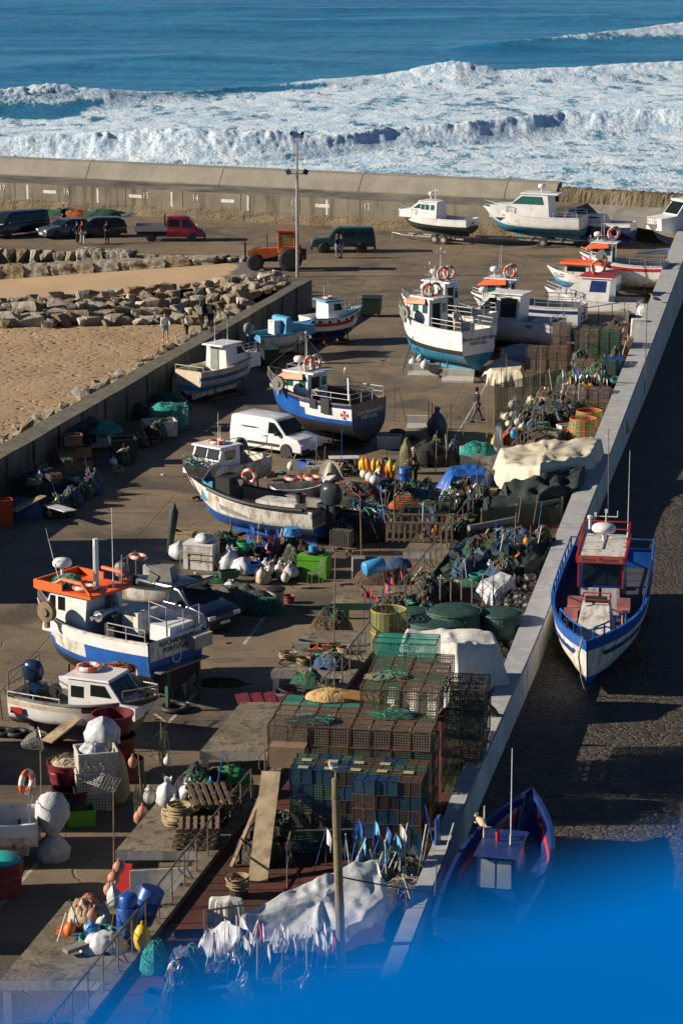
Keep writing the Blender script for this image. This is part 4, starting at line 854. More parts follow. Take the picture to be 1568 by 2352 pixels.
b.mast(.34,0,dz+2.1,1.1,m=WHITE);b.antenna(.30,.45,dz+2.1,3.2);q=MB().lathe([(.05,0),(.05,.35),(.09,.38),(.09,.48),(.03,.5)],10,b.P(.33,-.35,dz+2.5));q.build("gps_aerial",WHITE,b.root)
q=MB();q.add([(.62*b.L,-.62,dz),(.62*b.L,.62,dz),(.80*b.L,.62,dz),(.80*b.L,-.62,dz),(.64*b.L,-.45,dz+1.1),(.64*b.L,.45,dz+1.1),(.70*b.L,.45,dz+1.1),(.70*b.L,-.45,dz+1.1)],[(4,5,6,7),(0,4,7,3),(1,2,6,5),(3,7,6,2),(0,1,5,4)]);q.build("engine_hood",W2,b.root)
b.rail([(.64,-.28,dz+1.1),(.64,.28,dz+1.1),(.71,.28,dz+1.1),(.71,-.28,dz+1.1),(.64,-.28,dz+1.1)],.16,RED,mid=False,name="hood_rail")
q=MB();q.box(b.P(.675,0,dz+1.16),(.45,.72,.12));q.build("hood_cushion",BLACK,b.root)
for x,y in((.24,-.45),(.60,.52),(.60,-.5),(.72,-.5)):
    q=MB();p=b.P(x,y,dz);q.cyl(p,p+V((0,0,.5)),.05);q.box(p+V((0,0,.55)),(.42,.46,.08));q.box(p+V((-.2,0,.75)),(.06,.46,.34));q.build("seat",mat("faded pink seat",(.42,.17,.16),.5,.2),b.root)
for y in(1,-1):
    b.rail([(.02,y*.93,Ds),(.25,y*.97,b.sheer(.25)),(.5,y*.98,b.sheer(.5)),(.62,y*.95,b.sheer(.62))],.42,PB,mid=False,r=.028)
    b.rail([(t,y*.93*b.hb(t)/(b.B/2),b.sheer(t))for t in(.78,.86,.92,.97)],.38,PB,mid=False,r=.032)
b.rail([(.02,-.93,Ds),(.02,.93,Ds)],.42,PB,mid=False,r=.028)
q=MB();q.tube([b.P(.97,-.10,b.Db+.05),V((b.L+.05,-.25,b.Db-.5)),V((b.L+.0,-.15,b.Db-1.2)),V((b.L-.3,-.05,.25)),V((b.L-.5,.0,.1))],.03,6);q.build("mooring_rope",ROPE,b.root)
b=Boat("dark blue and red open boat with small blue wheelhouse, lowest boat on the cobbles",(1222,1812,2.6),(1090,2118,2.35),2.5,1.35,[NAVY,NAVY,NAVY,RED,NAVY,NAVY,NAVY],NAVY,tw=.85,inner=NAVY,cap=NAVY,cock=(.9,.7),full=2.2,ground=1.1)
Ds=b.Ds
b.cabin([(.34,Ds-.7),(.34,Ds+.55),(.50,Ds+.55),(.52,Ds-.1),(.52,Ds-.7)],1.0,NAVY,.04,side=[[(.37,Ds),(.47,Ds),(.47,Ds+.42),(.37,Ds+.42)]],front=[(2,2,.1,.9),(0,2,.3,.9)],roof=(.32,.54,Ds+.55,.08,.05),roofm=NAVY,gl=mat("pale pane",(.25,.3,.3),.2))
b.antenna(.42,-.2,Ds+.6,2.6);b.mast(.46,.4,Ds+.55,.9,m=CREAM,cross=False);q=MB().lathe([(.05,0),(.05,.3),(.02,.34)],8,b.P(.44,.1,Ds+.6));q.build("red_lamp",RED,b.root)
q=MB();q.tube([b.P(.93,.1,Ds+.1),b.P(.85,.15,Ds-.5),b.P(.75,-.2,Ds-.6),b.P(.68,.2,Ds-.62)],.025);q.build("bow_rope",ROPEG,b.root)
# ================================================================ vehicles
def wheel(root,x,y,r,w=.22,rim=None,name="wheel",z=0):
    q=MB();sg=1 if y>0 else-1
    q.lathe([(r*.62,-w/2),(r*.93,-w/2),(r,-w*.3),(r,w*.3),(r*.93,w/2),(r*.62,w/2)],20,(x,y,z+r),0,Euler((R(90),0,0)).to_matrix())
    o=q.build(name,BLACK,root,smooth=True)
    q=MB().lathe([(r*.05,w*.42),(r*.2,w*.46),(r*.55,w*.30),(r*.62,w*.42)],10,(x,y,z+r),0,Euler((R(-90)*sg,0,0)).to_matrix());q.build("rim",rim or STEEL,o);return o
def car(label,loc,rz,L,Wd,body,house,paint,side,r=.32,wx=(.82,-.78),tin=.2,front=(),name="parked_car",cat="car",rim=None,lights=True,plate=True,zr=None,mirrors=True,trim=True):
    """body / house: (x, z) outlines, x forward from the middle"""
    o=empty(name,loc,rz,label,cat)
    b=MB().prism(body,-Wd/2,Wd/2,0,.05).build("body",paint,o);md=b.modifiers.new("round",'BEVEL');md.width=.09;md.segments=3;md.limit_method='ANGLE';b.data.polygons.foreach_set("use_smooth",[True]*len(b.data.polygons))
    zs=[p[1]for p in house];z0,z1=min(zs),max(zs);HW=Wd*.94
    h=MB().prism(house,-HW/2,HW/2,0,tin).build("cab",paint,b);md=h.modifiers.new("round",'BEVEL');md.width=.06;md.segments=3;md.limit_method='ANGLE';h.data.polygons.foreach_set("use_smooth",[True]*len(h.data.polygons))
    def half(z):return HW/2*(1-tin*max(0,min(1,(z-z0)/(z1-z0))))
    for win in side:
        for sg in(1,-1):
            q=[(x,sg*(half(z)+.006),z)for x,z in win];k=len(q);m=MB();q2=[(x,y-sg*.02,z)for x,y,z in q]
            m.add(q+q2,[tuple(range(k)),tuple(range(2*k-1,k-1,-1))]+[(i,(i+1)%k,k+(i+1)%k,k+i)for i in range(k)]);m.build("side_window",GLASS,b)
    for i,nm in front:
        a,c=V((house[i][0],0,house[i][1])),V((house[(i+1)%len(house)][0],0,house[(i+1)%len(house)][1]));nn=V((-(c-a).z,0,(c-a).x)).normalized()
        if nn.z<0:nn=-nn
        P=[]
        for f,e in((.1,1),(.1,-1),(.9,-1),(.9,1)):p=a.lerp(c,f);P.append(p+V((0,e*(half(p.z)-.07),0))+nn*.008)
        MB().plate(*P,.015).build(nm,GLASS,b)
    for x in wx:
        for y in(1,-1):
            MB().cyl((x,y*(Wd/2-.02),r),(x,y*(Wd/2+.005),r),r*1.18,n=18).build("wheel_arch",BLACK,b)
            wheel(o,x,y*(Wd/2-.06),r,rim=rim)
    xf,xb=max(p[0]for p in body),min(p[0]for p in body);zl=.66
    if lights:
        for y in(1,-1):
            MB().box((xf-.05,y*Wd*.36,zl),(.14,.34,.14)).build("headlight",mat("lamp glass",(.7,.72,.75),.1,.05),b);MB().box((xb+.03,y*Wd*.43,zl+.15),(.08,.16,.26)).build("tail_light",RED,b)
    MB().box((xf-.04,0,.35),(.14,Wd*.92,.22)).build("front_bumper",BLACK if trim else paint,b);MB().box((xb+.04,0,.38),(.12,Wd*.92,.22)).build("rear_bumper",BLACK if trim else paint,b)
    if plate:MB().box((xf+.035,0,.42),(.01,.5,.11)).build("number_plate",WHITE,b)
    if mirrors:
        for y in(1,-1):MB().box((house[1][0]if False else max(p[0]for p in house)-.55,y*(Wd/2+.08),z0+.12),(.12,.2,.16)).build("mirror",BLACK,b)
    return o
def paint(n,c,**k):return mat(n,c,.22,.08,1.5,coat=.4,**k)
MPV_B=[(-2.1,.3),(-2.15,.95),(-1.9,1.0),(1.2,1.0),(1.85,.9),(2.15,.7),(2.15,.3)]
p=G(676,1042);q_=G(592,1032);cx=(p+q_)/2
wv=car("white panel van with black side trim, parked beside the navy fishing boat",(cx.x,cx.y,0),R(-36),4.38,1.8,[(-2.15,.3),(-2.19,.98),(-2.1,1.05),(1.25,1.06),(1.95,.92),(2.19,.68),(2.19,.3)],
         [(.95+.35,1.0),(.55,1.72),(.3,1.80),(-1.9,1.80),(-2.16,1.72),(-2.2,1.0)],paint("white van paint",(.74,.76,.78)),[[(.15,1.08),(1.05,1.08),(.5,1.60),(.15,1.62)]],front=[(0,"windshield")],wx=(1.3,-1.42),name="delivery_van",cat="van",tin=.14,rim=STEEL)
b0=wv.children[0]
for sg in(1,-1):
    MB().box((-.1,sg*.905,.55),(1.9,.03,.13)).build("side_trim",BLACK,b0);MB().box((-1.0,sg*.888,1.3),(.9,.02,.04)).build("door_rail",BLACK,b0);MB().box((.1,sg*.895,.98),(.012,.02,.9)).build("door_gap",BLACK,b0)
    MB().box((-.0,sg*.90,.95),(.22,.03,.04)).build("door_handle",GREY,b0)
RC=paint("red truck paint",(.28,.012,.012));p=G(392,554)
tr=car("red double cab pickup truck with open grey load bed",(p.x,p.y+.8,0),R(1),5.3,1.9,[(-.35,.35),(-.35,1.05),(1.7,1.05),(2.45,.88),(2.62,.62),(2.62,.35)],[(2.1,1.0),(1.35,1.82),(1.1,1.9),(-.2,1.9),(-.33,1.8),(-.35,1.0)],RC,
         [[(.85,1.12),(1.75,1.12),(1.28,1.68),(.85,1.72)],[(-.15,1.12),(.7,1.12),(.7,1.72),(-.12,1.72)]],front=[(0,"windshield")],wx=(1.55,-1.5),name="pickup_truck",cat="pickup truck",tin=.14)
for c_ in list(tr.children[0].children):
    if c_.name.startswith("rear_bumper")or c_.name.startswith("tail_light"):bpy.data.objects.remove(c_)
q=MB();q.box((-1.55,0,.82),(2.4,2.0,.07))
for y in(-1,1):q.box((-1.55,y,1.03),(2.4,.04,.38))
q.box((-2.73,0,1.03),(.04,2.0,.38));q.build("load_bed",mat("aluminium dropside",(.42,.42,.40),.4,.15,metal=.3),tr)
q=MB();q.box((-1.4,0,.55),(2.5,.7,.25));q.build("chassis",BLACK,tr);q=MB();q.tube([(-.48,-.85,.9),(-.48,-.85,1.95),(-.48,.85,1.95),(-.48,.85,.9)],.035)
for y in(-.5,-.17,.17,.5):q.cyl((-.48,y,1.1),(-.48,y,1.95),.02,n=5)
q.build("ladder_rack",BLACK,tr)
DK=paint("black car paint",(.012,.013,.016));BG=paint("blue grey car paint",(.05,.075,.11));GN=paint("dark green car paint",(.012,.04,.035))
p=G(45,541)
car("black passenger van cut by the left edge, behind the beach road",(p.x-.2,p.y+.3,0),R(222),5.0,1.95,[(-2.45,.3),(-2.5,1.1),(1.7,1.1),(2.4,.95),(2.5,.65),(2.5,.3)],[(1.95,1.05),(1.2,1.8),(.9,1.92),(-2.3,1.92),(-2.45,1.8),(-2.5,1.05)],DK,
    [[(.7,1.2),(1.55,1.2),(1.05,1.7),(.7,1.72)],[(-.6,1.2),(.55,1.2),(.55,1.72),(-.6,1.72)],[(-2.25,1.2),(-.75,1.2),(-.75,1.72),(-2.2,1.72)]],front=[(0,"windshield")],wx=(1.6,-1.45),name="passenger_van",cat="van")
SB_=[(-2.2,.3),(-2.28,.9),(-1.6,.98),(1.0,.95),(2.0,.82),(2.3,.6),(2.3,.3)];SH=[(1.15,.92),(.35,1.36),(-.1,1.42),(-1.1,1.38),(-2.0,.95)]
SS=[[(.1,.98),(.85,.98),(.3,1.30),(.1,1.33)],[(-1.45,1.0),(0,.98),(0,1.33),(-1.0,1.31)]]
p=G(150,545)
car("blue grey saloon car with its nose towards the beach, beside the open hatchback",(p.x+.1,p.y+.6,0),R(215),4.6,1.8,SB_,SH,BG,SS,front=[(0,"windshield"),(3,"rear_window")],wx=(1.4,-1.4),tin=.22)
p=G(226,545);HB=[(-2.05,.3),(-2.12,.95),(1.0,.98),(1.8,.85),(2.1,.6),(2.1,.3)];HH=[(1.25,.95),(.5,1.45),(.1,1.53),(-1.5,1.5),(-1.95,1.3),(-2.1,.95)]
hb_=car("black hatchback with its tailgate raised, beside the red pickup truck",(p.x,p.y+.7,0),R(188),4.2,1.75,HB,HH,DK,[[(.05,1.0),(.95,1.0),(.45,1.38),(.05,1.42)],[(-1.7,1.05),(-.1,1.0),(-.1,1.42),(-1.5,1.40)]],front=[(0,"windshield")],wx=(1.3,-1.25))
MB().plate((-1.75,.7,1.52),(-1.75,-.7,1.52),(-2.75,-.68,1.78),(-2.75,.68,1.78),.07).build("tailgate",BG,hb_)
p=G(788,580)
jp=car("dark green four wheel drive car behind the lamp post, two people at its front",(p.x,p.y+.8,0),R(181),4.8,1.9,[(-2.35,.45),(-2.4,1.1),(1.0,1.12),(2.2,1.0),(2.4,.75),(2.4,.45)],[(1.15,1.08),(.65,1.72),(.3,1.86),(-2.2,1.84),(-2.38,1.08)],GN,
    [[(.1,1.18),(.85,1.18),(.5,1.66),(.1,1.7)],[(-.95,1.18),(-.05,1.18),(-.05,1.7),(-.95,1.7)],[(-2.15,1.18),(-1.1,1.18),(-1.1,1.68),(-2.1,1.68)]],front=[(0,"windshield"),(3,"rear_window")],wx=(1.45,-1.3),r=.39,name="off_road_car")
p=G(425,1442)
car("dark blue car half hidden behind the orange-roofed boat",(p.x-.1,p.y+.8,0),R(-42),4.3,1.8,MPV_B,[(1.25,.95),(.5,1.5),(.1,1.58),(-1.8,1.55),(-2.1,.95)],paint("midnight blue paint",(.012,.022,.06)),[[(.05,1.0),(.95,1.0),(.45,1.42),(.05,1.46)],[(-1.8,1.05),(-.1,1.0),(-.1,1.46),(-1.65,1.44)]],front=[(0,"windshield"),(3,"rear_window")],wx=(1.3,-1.3))
p=G(640,622);t_=empty("tractor",(p.x-.1,p.y+.75,0),R(178),"old orange tractor with a glazed cab, between the road and the lamp post","tractor")
OR=mat("faded orange tractor paint",(.50,.11,.025),.55,.25,2,dirt=(.12,.06,.04),dirt_amt=.4)
for y in(1,-1):wheel(t_,-.95,y*.82,.87,.48,OR,"rear_wheel");wheel(t_,1.55,y*.72,.62,.34,OR,"front_wheel")
q=MB();q.prism([(-.1,1.05),(-.1,1.62),(1.7,1.5),(2.05,1.35),(2.1,.95),(1.2,.75)],-.36,.36);q.build("bonnet",OR,t_);q=MB();q.box((.5,0,.8),(2.6,.42,.42));q.box((1.55,0,.62),(.2,1.4,.16));q.box((2.15,0,.72),(.25,.7,.3));q.build("chassis",BLACK,t_)
for y in(1,-1):MB().prism([(-1.75,1.25),(-1.5,1.75),(-.5,1.8),(-.1,1.3),(-.35,1.35),(-.6,1.62),(-1.4,1.6)],y*.62,y*1.05).build("mudguard",OR,t_)
q=MB(); 
for x in(-1.25,-.1):
    for y in(1,-1):q.cyl((x,y*.55,1.3),(x*.95,y*.52,2.75),.05,n=6)
q.box((-.68,0,2.8),(1.45,1.3,.12));q.box((-.1,0,2.05),(.05,1.1,.05));q.build("cab",OR,t_);MB().plate((-.08,-.5,1.55),(-.08,.5,1.55),(-.1,.48,2.7),(-.1,-.48,2.7),.02).build("cab_window",mat("yellow brown glass",(.30,.20,.06),.3),t_)
for y in(1,-1):MB().box((-.68,y*.54,2.1),(1.05,.02,1.05)).build("cab_window",mat("yellow brown glass",(.3,.2,.06),.3),t_)
MB().cyl((.75,-.25,1.5),(.75,-.25,2.5),.045,n=8).build("exhaust_pipe",BLACK,t_);q=MB();q.box((2.3,0,1.3),(.1,.5,1.3));q.build("front_frame",BLACK,t_);q=MB();q.box((-1.8,0,1.1),(.5,.9,.7));q.build("rear_linkage",RUST,t_)
# ================================================================ people
SKIN=mat("skin",(.42,.22,.14),.55,.08,8);HAIRD=mat("dark hair",(.015,.01,.008),.6,.2);HAIRW=mat("grey hair",(.5,.48,.45),.7,.1)
def cloth(n,c):return mat(n+" cloth",c,.9,.18,6,bump=.01)
def skin_obj(name,nodes,edges,m,parent,sub=1):
    me=bpy.data.meshes.new(name);me.from_pydata([n[0]for n in nodes],edges,[]);me.materials.append(m)
    o=bpy.data.objects.new(name,me);col.objects.link(o);o.parent=parent
    o.modifiers.new("skin",'SKIN');me.skin_vertices
    sv=me.skin_vertices[0].data
    for i,n in enumerate(nodes):sv[i].radius=(n[1],n[1])if not hasattr(n[1],'__len__')else n[1];sv[i].use_root=(i==0)
    s_=o.modifiers.new("smooth",'SUBSURF');s_.levels=sub;s_.render_levels=sub
    return o
def person(label,loc,rz,h=1.72,top=None,legs=None,hair=HAIRD,arms=((.05,0),(.05,0)),stride=.0,shorts=False,lean=0,bag=None,longhair=False,shoes=BLACK,coat=0):
    """faces +x. arms: (swing forward, elbow bend) each"""
    o=empty("person",loc,rz,label,"person");k=h/1.75
    o.scale=(k,k,k)
    hip,kn,an=.92,.49,.07
    lx=lambda z:lean*max(0,(z-.9)) 
    N=[((0,0,.95),.135),((lx(1.15),0,1.15),.125),((lx(1.38),0,1.38),.145),((lx(1.5),0,1.49),.055),((lx(1.6)+.02,0,1.60),(.085,.075)),((lx(1.7)+.015,0,1.69),(.088,.078))]
    E=[(0,1),(1,2),(2,3),(3,4),(4,5)];A=[];Lg=[]
    for sg in(1,-1):
        sw=stride*sg;kx=math.sin(sw)*.43+(.05 if sw>0 else 0);ax=kx+math.sin(sw-(.25 if sw<0 else 0))*.42
        b=len(N);N+=[((.0,sg*.09,.90),.095),((kx,sg*.10,.49),.062),((ax,sg*.105,.09),.042),((ax+.15,sg*.115,.035),.036)];E+=[(0,b),(b,b+1),(b+1,b+2),(b+2,b+3)]
        Lg.append((kx,ax,sg))
        f,e=arms[0 if sg>0 else 1];ex,ez=math.sin(f)*.28,-math.cos(f)*.28;f2=f+e;hx,hz=ex+math.sin(f2)*.25,ez-math.cos(f2)*.25;sx_=lx(1.42)
        b=len(N);sh=(sx_,sg*.19,1.42);N+=[(sh,.058),((sx_+ex,sg*.24,1.42+ez),.043),((sx_+hx,sg*.245,1.42+hz),.028),((sx_+hx+math.sin(f2)*.07,sg*.245,1.42+hz-math.cos(f2)*.07),(.035,.02))]
        E+=[(2,b),(b,b+1),(b+1,b+2),(b+2,b+3)];A.append([N[b],N[b+1],N[b+2]])
        hp=V(N[b+3][0]);dr=V((math.sin(f2),0,-math.cos(f2)));c_=b+3
        for q_,(dy,ln)in enumerate(((-.026,.068),(-.009,.078),(.009,.072),(.026,.056))):
            m1=hp+V((dy,0,0))*(1 if abs(dr.z)>.5 else 0)+V((0,0,dy))*(0 if abs(dr.z)>.5 else 1)+dr*ln*.5;m2=m1+(dr*.8+V((0,-sg*.5,0)))*ln*.5
            N+=[(tuple(m1),.009),(tuple(m2),.007)];E+=[(c_,len(N)-2),(len(N)-2,len(N)-1)]
        N+=[(tuple(hp+V((.035,-sg*.01,-.0))),.010),(tuple(hp+V((.045,-sg*.015,-.03))),.008)];E+=[(c_,len(N)-2),(len(N)-2,len(N)-1)]
    body=skin_obj("body",N,E,SKIN,o)
    hx_=lx(1.66)
    f=MB();f.ball((hx_+.095,0,1.655),(.022,.014,.022),6);f.build("nose",SKIN,body,smooth=True)
    hd=MB();hd.ball((hx_-.01,0,1.715),(.108,.095,.085),12);hd.ball((hx_-.045,0,1.65),(.075,.088,.095),10)
    if longhair:hd.ball((hx_-.08,0,1.53),(.07,.10,.16),10)
    hd.build("hair",hair,body,smooth=True)
    T=[((0,0,.90),.145),((lx(1.1),0,1.12),.14),((lx(1.36),0,1.38),.16),((lx(1.45),0,1.45),.10)];TE=[(0,1),(1,2),(2,3)]
    if coat:T[0]=((0,0,.90-coat),.165)
    for a in A:
        b=len(T);T+=[(a[0][0],.076),(a[1][0],.058),(tuple(V(a[1][0]).lerp(V(a[2][0]),.9)),.045)];TE+=[(2,b),(b,b+1),(b+1,b+2)]
    skin_obj("jacket",T,TE,top,o)
    P=[((0,0,.93),.15)];PE=[]
    for kx,ax,sg in Lg:
        b=len(P)
        if shorts:P+=[((.0,sg*.095,.88),.115),((kx*.8,sg*.10,.56),.09)];PE+=[(0,b),(b,b+1)]
        else:P+=[((.0,sg*.095,.88),.112),((kx,sg*.10,.49),.080),((ax,sg*.105,.12),.062)];PE+=[(0,b),(b,b+1),(b+1,b+2)]
        MB().box((ax+.06,sg*.11,.045),(.27,.10,.09),top=.8).build("shoe",shoes,o)
    skin_obj("shorts" if shorts else "trousers",P,PE,legs,o)
    if bag:MB().box((-.2+lx(1.2),0,1.22),(.18,.3,.44),top=.85).build("backpack",bag,o)
    return o
BK=cloth("black",(.014,.014,.016));NVY=cloth("navy",(.012,.018,.045));GRY=cloth("grey",(.11,.11,.12));WHT=cloth("white",(.62,.64,.66));JN=cloth("pale jean",(.26,.34,.45));BUR=cloth("burgundy",(.12,.02,.025));CRM=cloth("cream",(.48,.44,.36));OLV=cloth("dark olive",(.03,.03,.02));TRQ=cloth("pale jeans",(.35,.42,.46))
g0=G(178,560);person("person in black standing left of the pair behind the low rock wall",(g0.x,g0.y,0),R(-30),1.72,BK,BK,arms=((.2,.6),(.1,.3)))
g0=G(190,562);person("person in burgundy top and pale jeans striding beside the blue grey saloon",(g0.x,g0.y,0),R(-80),1.82,BUR,TRQ,arms=((.3,.3),(-.2,.4)),stride=.3)
g0=G(246,558);person("person in black standing at the open hatchback",(g0.x,g0.y,0),R(100),1.68,BK,BK,arms=((.3,.9),(.3,.9)))
g0=G(147,522);person("person in black with raised elbow, behind the saloon car roof",(g0.x,g0.y,0),R(-60),1.78,BK,BK,arms=((1.6,1.9),(.1,.2)))
g0=G(773,593);person("person in dark shirt and shorts with hand at the head, beside the green car",(g0.x,g0.y,0),R(-20),1.75,NVY,JN,arms=((.2,2.2),(1.9,1.7)),shorts=True)
g0=G(784,592);person("person in grey shirt and pale trousers nearest the green car door",(g0.x,g0.y,0),R(170),1.72,GRY,TRQ,arms=((.4,.8),(.1,.2)))
g0=G(463,757,2.0);person("person in black with long hair and backpack, left walker on the quay wall",(g0.x,g0.y,1.97),R(70),1.68,BK,BK,longhair=True,bag=GREY,stride=.22,arms=((.1,.2),(-.1,.3)))
g0=G(484,757,2.0);person("person in black with short hair, right walker on the quay wall",(g0.x,g0.y,1.97),R(75),1.78,BK,BK,stride=.25,bag=BLACK,arms=((-.1,.2),(.3,.3)))
g0=G(380,784,.9);person("person in white hoodie and jean shorts stepping down the boulders",(g0.x,g0.y,.9),R(-80),1.7,WHT,JN,shorts=True,stride=.28,arms=((.5,.5),(.2,.5)),shoes=WHITE)
g0=G(429,772,1.1);person("person in white shirt and dark trousers on the rocks beside the quay wall",(g0.x,g0.y,1.0),R(-10),1.5,WHT,BK,arms=((.3,.5),(.2,.4)))
g0=PER.W(.22,.25,PER.Ds-.6);person("person in cream overalls standing on deck of the boat with the ladder",tuple(g0),R(-60),1.72,CRM,CRM,arms=((.3,.6),(.2,.5)))
g0=G(1094,968);person("person in navy jumper and grey trousers walking across the yard",(g0.x,g0.y,0),R(25),1.76,NVY,GRY,stride=.36,arms=((.3,.3),(-.25,.3)))
g0=G(954,1112);person("grey haired person in dark olive jacket working beside the yellow buoys",(g0.x,g0.y,0),R(170),1.70,OLV,BK,hair=HAIRW,lean=.16,coat=.12,arms=((.4,.7),(.5,.6)))
# ================================================================ boulders
t=NT("boulder stone");oi=t.N.new("ShaderNodeObjectInfo").outputs["Random"]
c=t.mix(t.rng(oi,.1,.9),(.33,.25,.15),(.30,.29,.25));c=t.mix(t.rng(t.noise(1.6,8,.65),.35,.65),c,t.mix(oi,(.17,.13,.08),(.42,.38,.30)));c=t.mix(t.rng(t.noise(.9,6),.58,.7),c,(.08,.07,.05))
ROCK=t.end(c,.9,t.bump(t.math('ADD',t.noise(2.5,9,.7),t.math('MULTIPLY',t.vor(2.2),.6)),.28))
t=NT("pale boulder stone");c=t.mix(t.rng(t.noise(2,8),.4,.65),(.58,.54,.47),(.36,.31,.25));PALEROCK=t.end(c,.85,t.bump(t.noise(3,8,.7),.12))
def rock_mesh(seed,box=0):
    r=random.Random(seed);bm=bmesh.new()
    if box:
        bmesh.ops.create_cube(bm,size=1);bmesh.ops.subdivide_edges(bm,edges=bm.edges,cuts=3,use_grid_fill=True)
        for v in bm.verts:
            f=.06;v.co+=V((r.uniform(-f,f),r.uniform(-f,f),r.uniform(-f,f)))
            if max(abs(v.co.x),abs(v.co.y),abs(v.co.z))>.45 and sum(abs(c)>.42 for c in v.co)>=2:v.co*=.93
    else:
        for i in range(13):
            a,z=r.uniform(0,6.28),r.uniform(-1,1);q=math.sqrt(1-z*z);k=r.uniform(.8,1.05);bm.verts.new((q*math.cos(a)*.58*k,q*math.sin(a)*.5*k,max(-.34,min(.30,z*.5*k))))
        bmesh.ops.convex_hull(bm,input=bm.verts)
        bmesh.ops.delete(bm,geom=[v for v in bm.verts if not v.link_faces],context='VERTS')
    me=bpy.data.meshes.new("boulder");bm.to_mesh(me);bm.free();me.materials.append(ROCK);return me
RM=[rock_mesh(i)for i in range(7)];RB=[rock_mesh(50+i,1)for i in range(3)]
RMp=[]
for me in RM[:3]:m2=me.copy();m2.materials.clear();m2.materials.append(PALEROCK);RMp.append(m2)
def boulder(me,loc,s,rz,label,group,rx=0,ry=0):
    o=bpy.data.objects.new("boulder",me);col.objects.link(o);put(o,loc,rz,None,None,s,rx,ry);return tag(o,label,"boulder",group)
rr=random.Random(3)
lo=lambda u:np.interp(u,[-20,60,370,470,560,640],[752,752,742,742,700,672]);hi=lambda u:np.interp(u,[-20,150,350,480,560,650],[700,688,668,655,645,632])
for k in range(5):
    u=-15
    while u<655:
        f=k/4;v=lo(u)*(1-f)+hi(u)*f;z=.05+.7*math.sin(math.pi*min(1,f*.8+.15));w=rr.uniform(.8,1.7)*rr.uniform(.75,1.15)if k<3 else rr.uniform(.6,1.2)
        w*=np.interp(u,[0,640],[.95,.68])
        if not(k==0 and u>560):
            p=G(u+rr.uniform(-6,6),v-.35*w*18,z);pale=rr.random()<.09
            boulder(rr.choice(RMp if pale else RM),(p.x,p.y,z),(w*1.3,w*1.1,w*rr.uniform(.95,1.4)),rr.uniform(-.5,.5)+3.14*(rr.random()<.5),"pale boulder in the rubble groyne beside the beach" if pale else["tan boulder of the rubble groyne, in its front row by the footprints","brown boulder just above the front row of the rubble groyne","grey brown boulder in the middle of the rubble groyne","flat boulder near the crest of the rubble groyne","small boulder on the far side of the groyne, by the slipway"][k],"pale boulders of the groyne" if pale else "boulders of the groyne, row %d"%k,rr.uniform(-.2,.2),rr.uniform(-.2,.2))
        u+=w*30*(.85 if k<3 else .95)
for i in range(70):
    f=(i+rr.random())/70;Y=100+62*f;off=rr.uniform(.9,2.6)*(1 if f<.6 else 1.5);w=rr.uniform(.55,1.25)*(1.15 if f<.5 else .9);z=1.85-(off-.9)*.4
    boulder(rr.choice(RM),(qwx(Y)-qwid(Y)-off*.8,Y,z-.15),(w*1.2,w,w*rr.uniform(.6,1)),rr.uniform(0,6.3),"angular boulder tumbled against the beach side of the quay wall","boulders against the quay wall",rr.uniform(-.5,.5),rr.uniform(-.5,.5))
for i in range(34):
    f=i/34;Y=98+64*f;w=1.5;boulder(rr.choice(RM),(qwx(Y)-qwid(Y)-.9,Y,.95),(w,w*1.3,1.3),rr.uniform(0,6.3),"big boulder wedged low between sand and quay wall","low boulders under the quay wall rubble")
for(u,v,w,me,lb)in((530,652,2.3,RM[0],"large ribbed grey boulder lying on the groyne crest by the quay wall tip"),(575,645,1.3,RM[1],"tan tilted boulder between the ribbed grey one and the white one"),(607,640,1.3,RMp[2],"white boulder nearest the lamp post")):
    p=G(u,v,.4);boulder(me,(p.x,p.y,.45),(w,w*.8,w*.75),.4,lb,None)
d=ER-EL;n1=19;u_=0
for i in range(22):
    f=-.12+1.1*i/21;p=EL+d*f;h=max(.35,2.0*(1-f)*.55+.35);w=d.length/21*1.12
    boulder(rr.choice(RM+RB),(p.x+rr.uniform(-.15,.15),p.y-.1,-.35*h-.05),(w*rr.uniform(.95,1.25),1.5,h*1.25),rr.uniform(-.15,.15)+math.atan2(d.y,d.x),"rounded tan boulder in the upper course under the beach road","upper course of boulders under the road",0,0)
for i in range(11):
    f=-.1+.92*i/10;p=EL+d*f;q2=r1.lerp(r2,max(0,min(1,f)));h=max(.4,1.25*(1-f*.6));w=d.length/10*.95
    boulder(RB[i%3],(p.x,q2.y+.55,q2.z+h*.42),(w,1.5,h),math.atan2(d.y,d.x)+rr.uniform(-.05,.05),"squared stone block in the lower course above the slipway sand","lower course of squared blocks",0,0)
q=MB();A_0,B_0=EL-d*.2,ER+d*.02;nn_=V((d.y,-d.x,0)).normalized()*.25
q.add([A_0+V((0,0,-.02)),B_0+V((0,0,-.02)),B_0+nn_+V((0,0,-.5)),A_0+nn_*2+V((0,0,-3.2))],[(0,1,2,3)]);o=q.build("road_bank",ROUGHST);o["kind"]='structure'
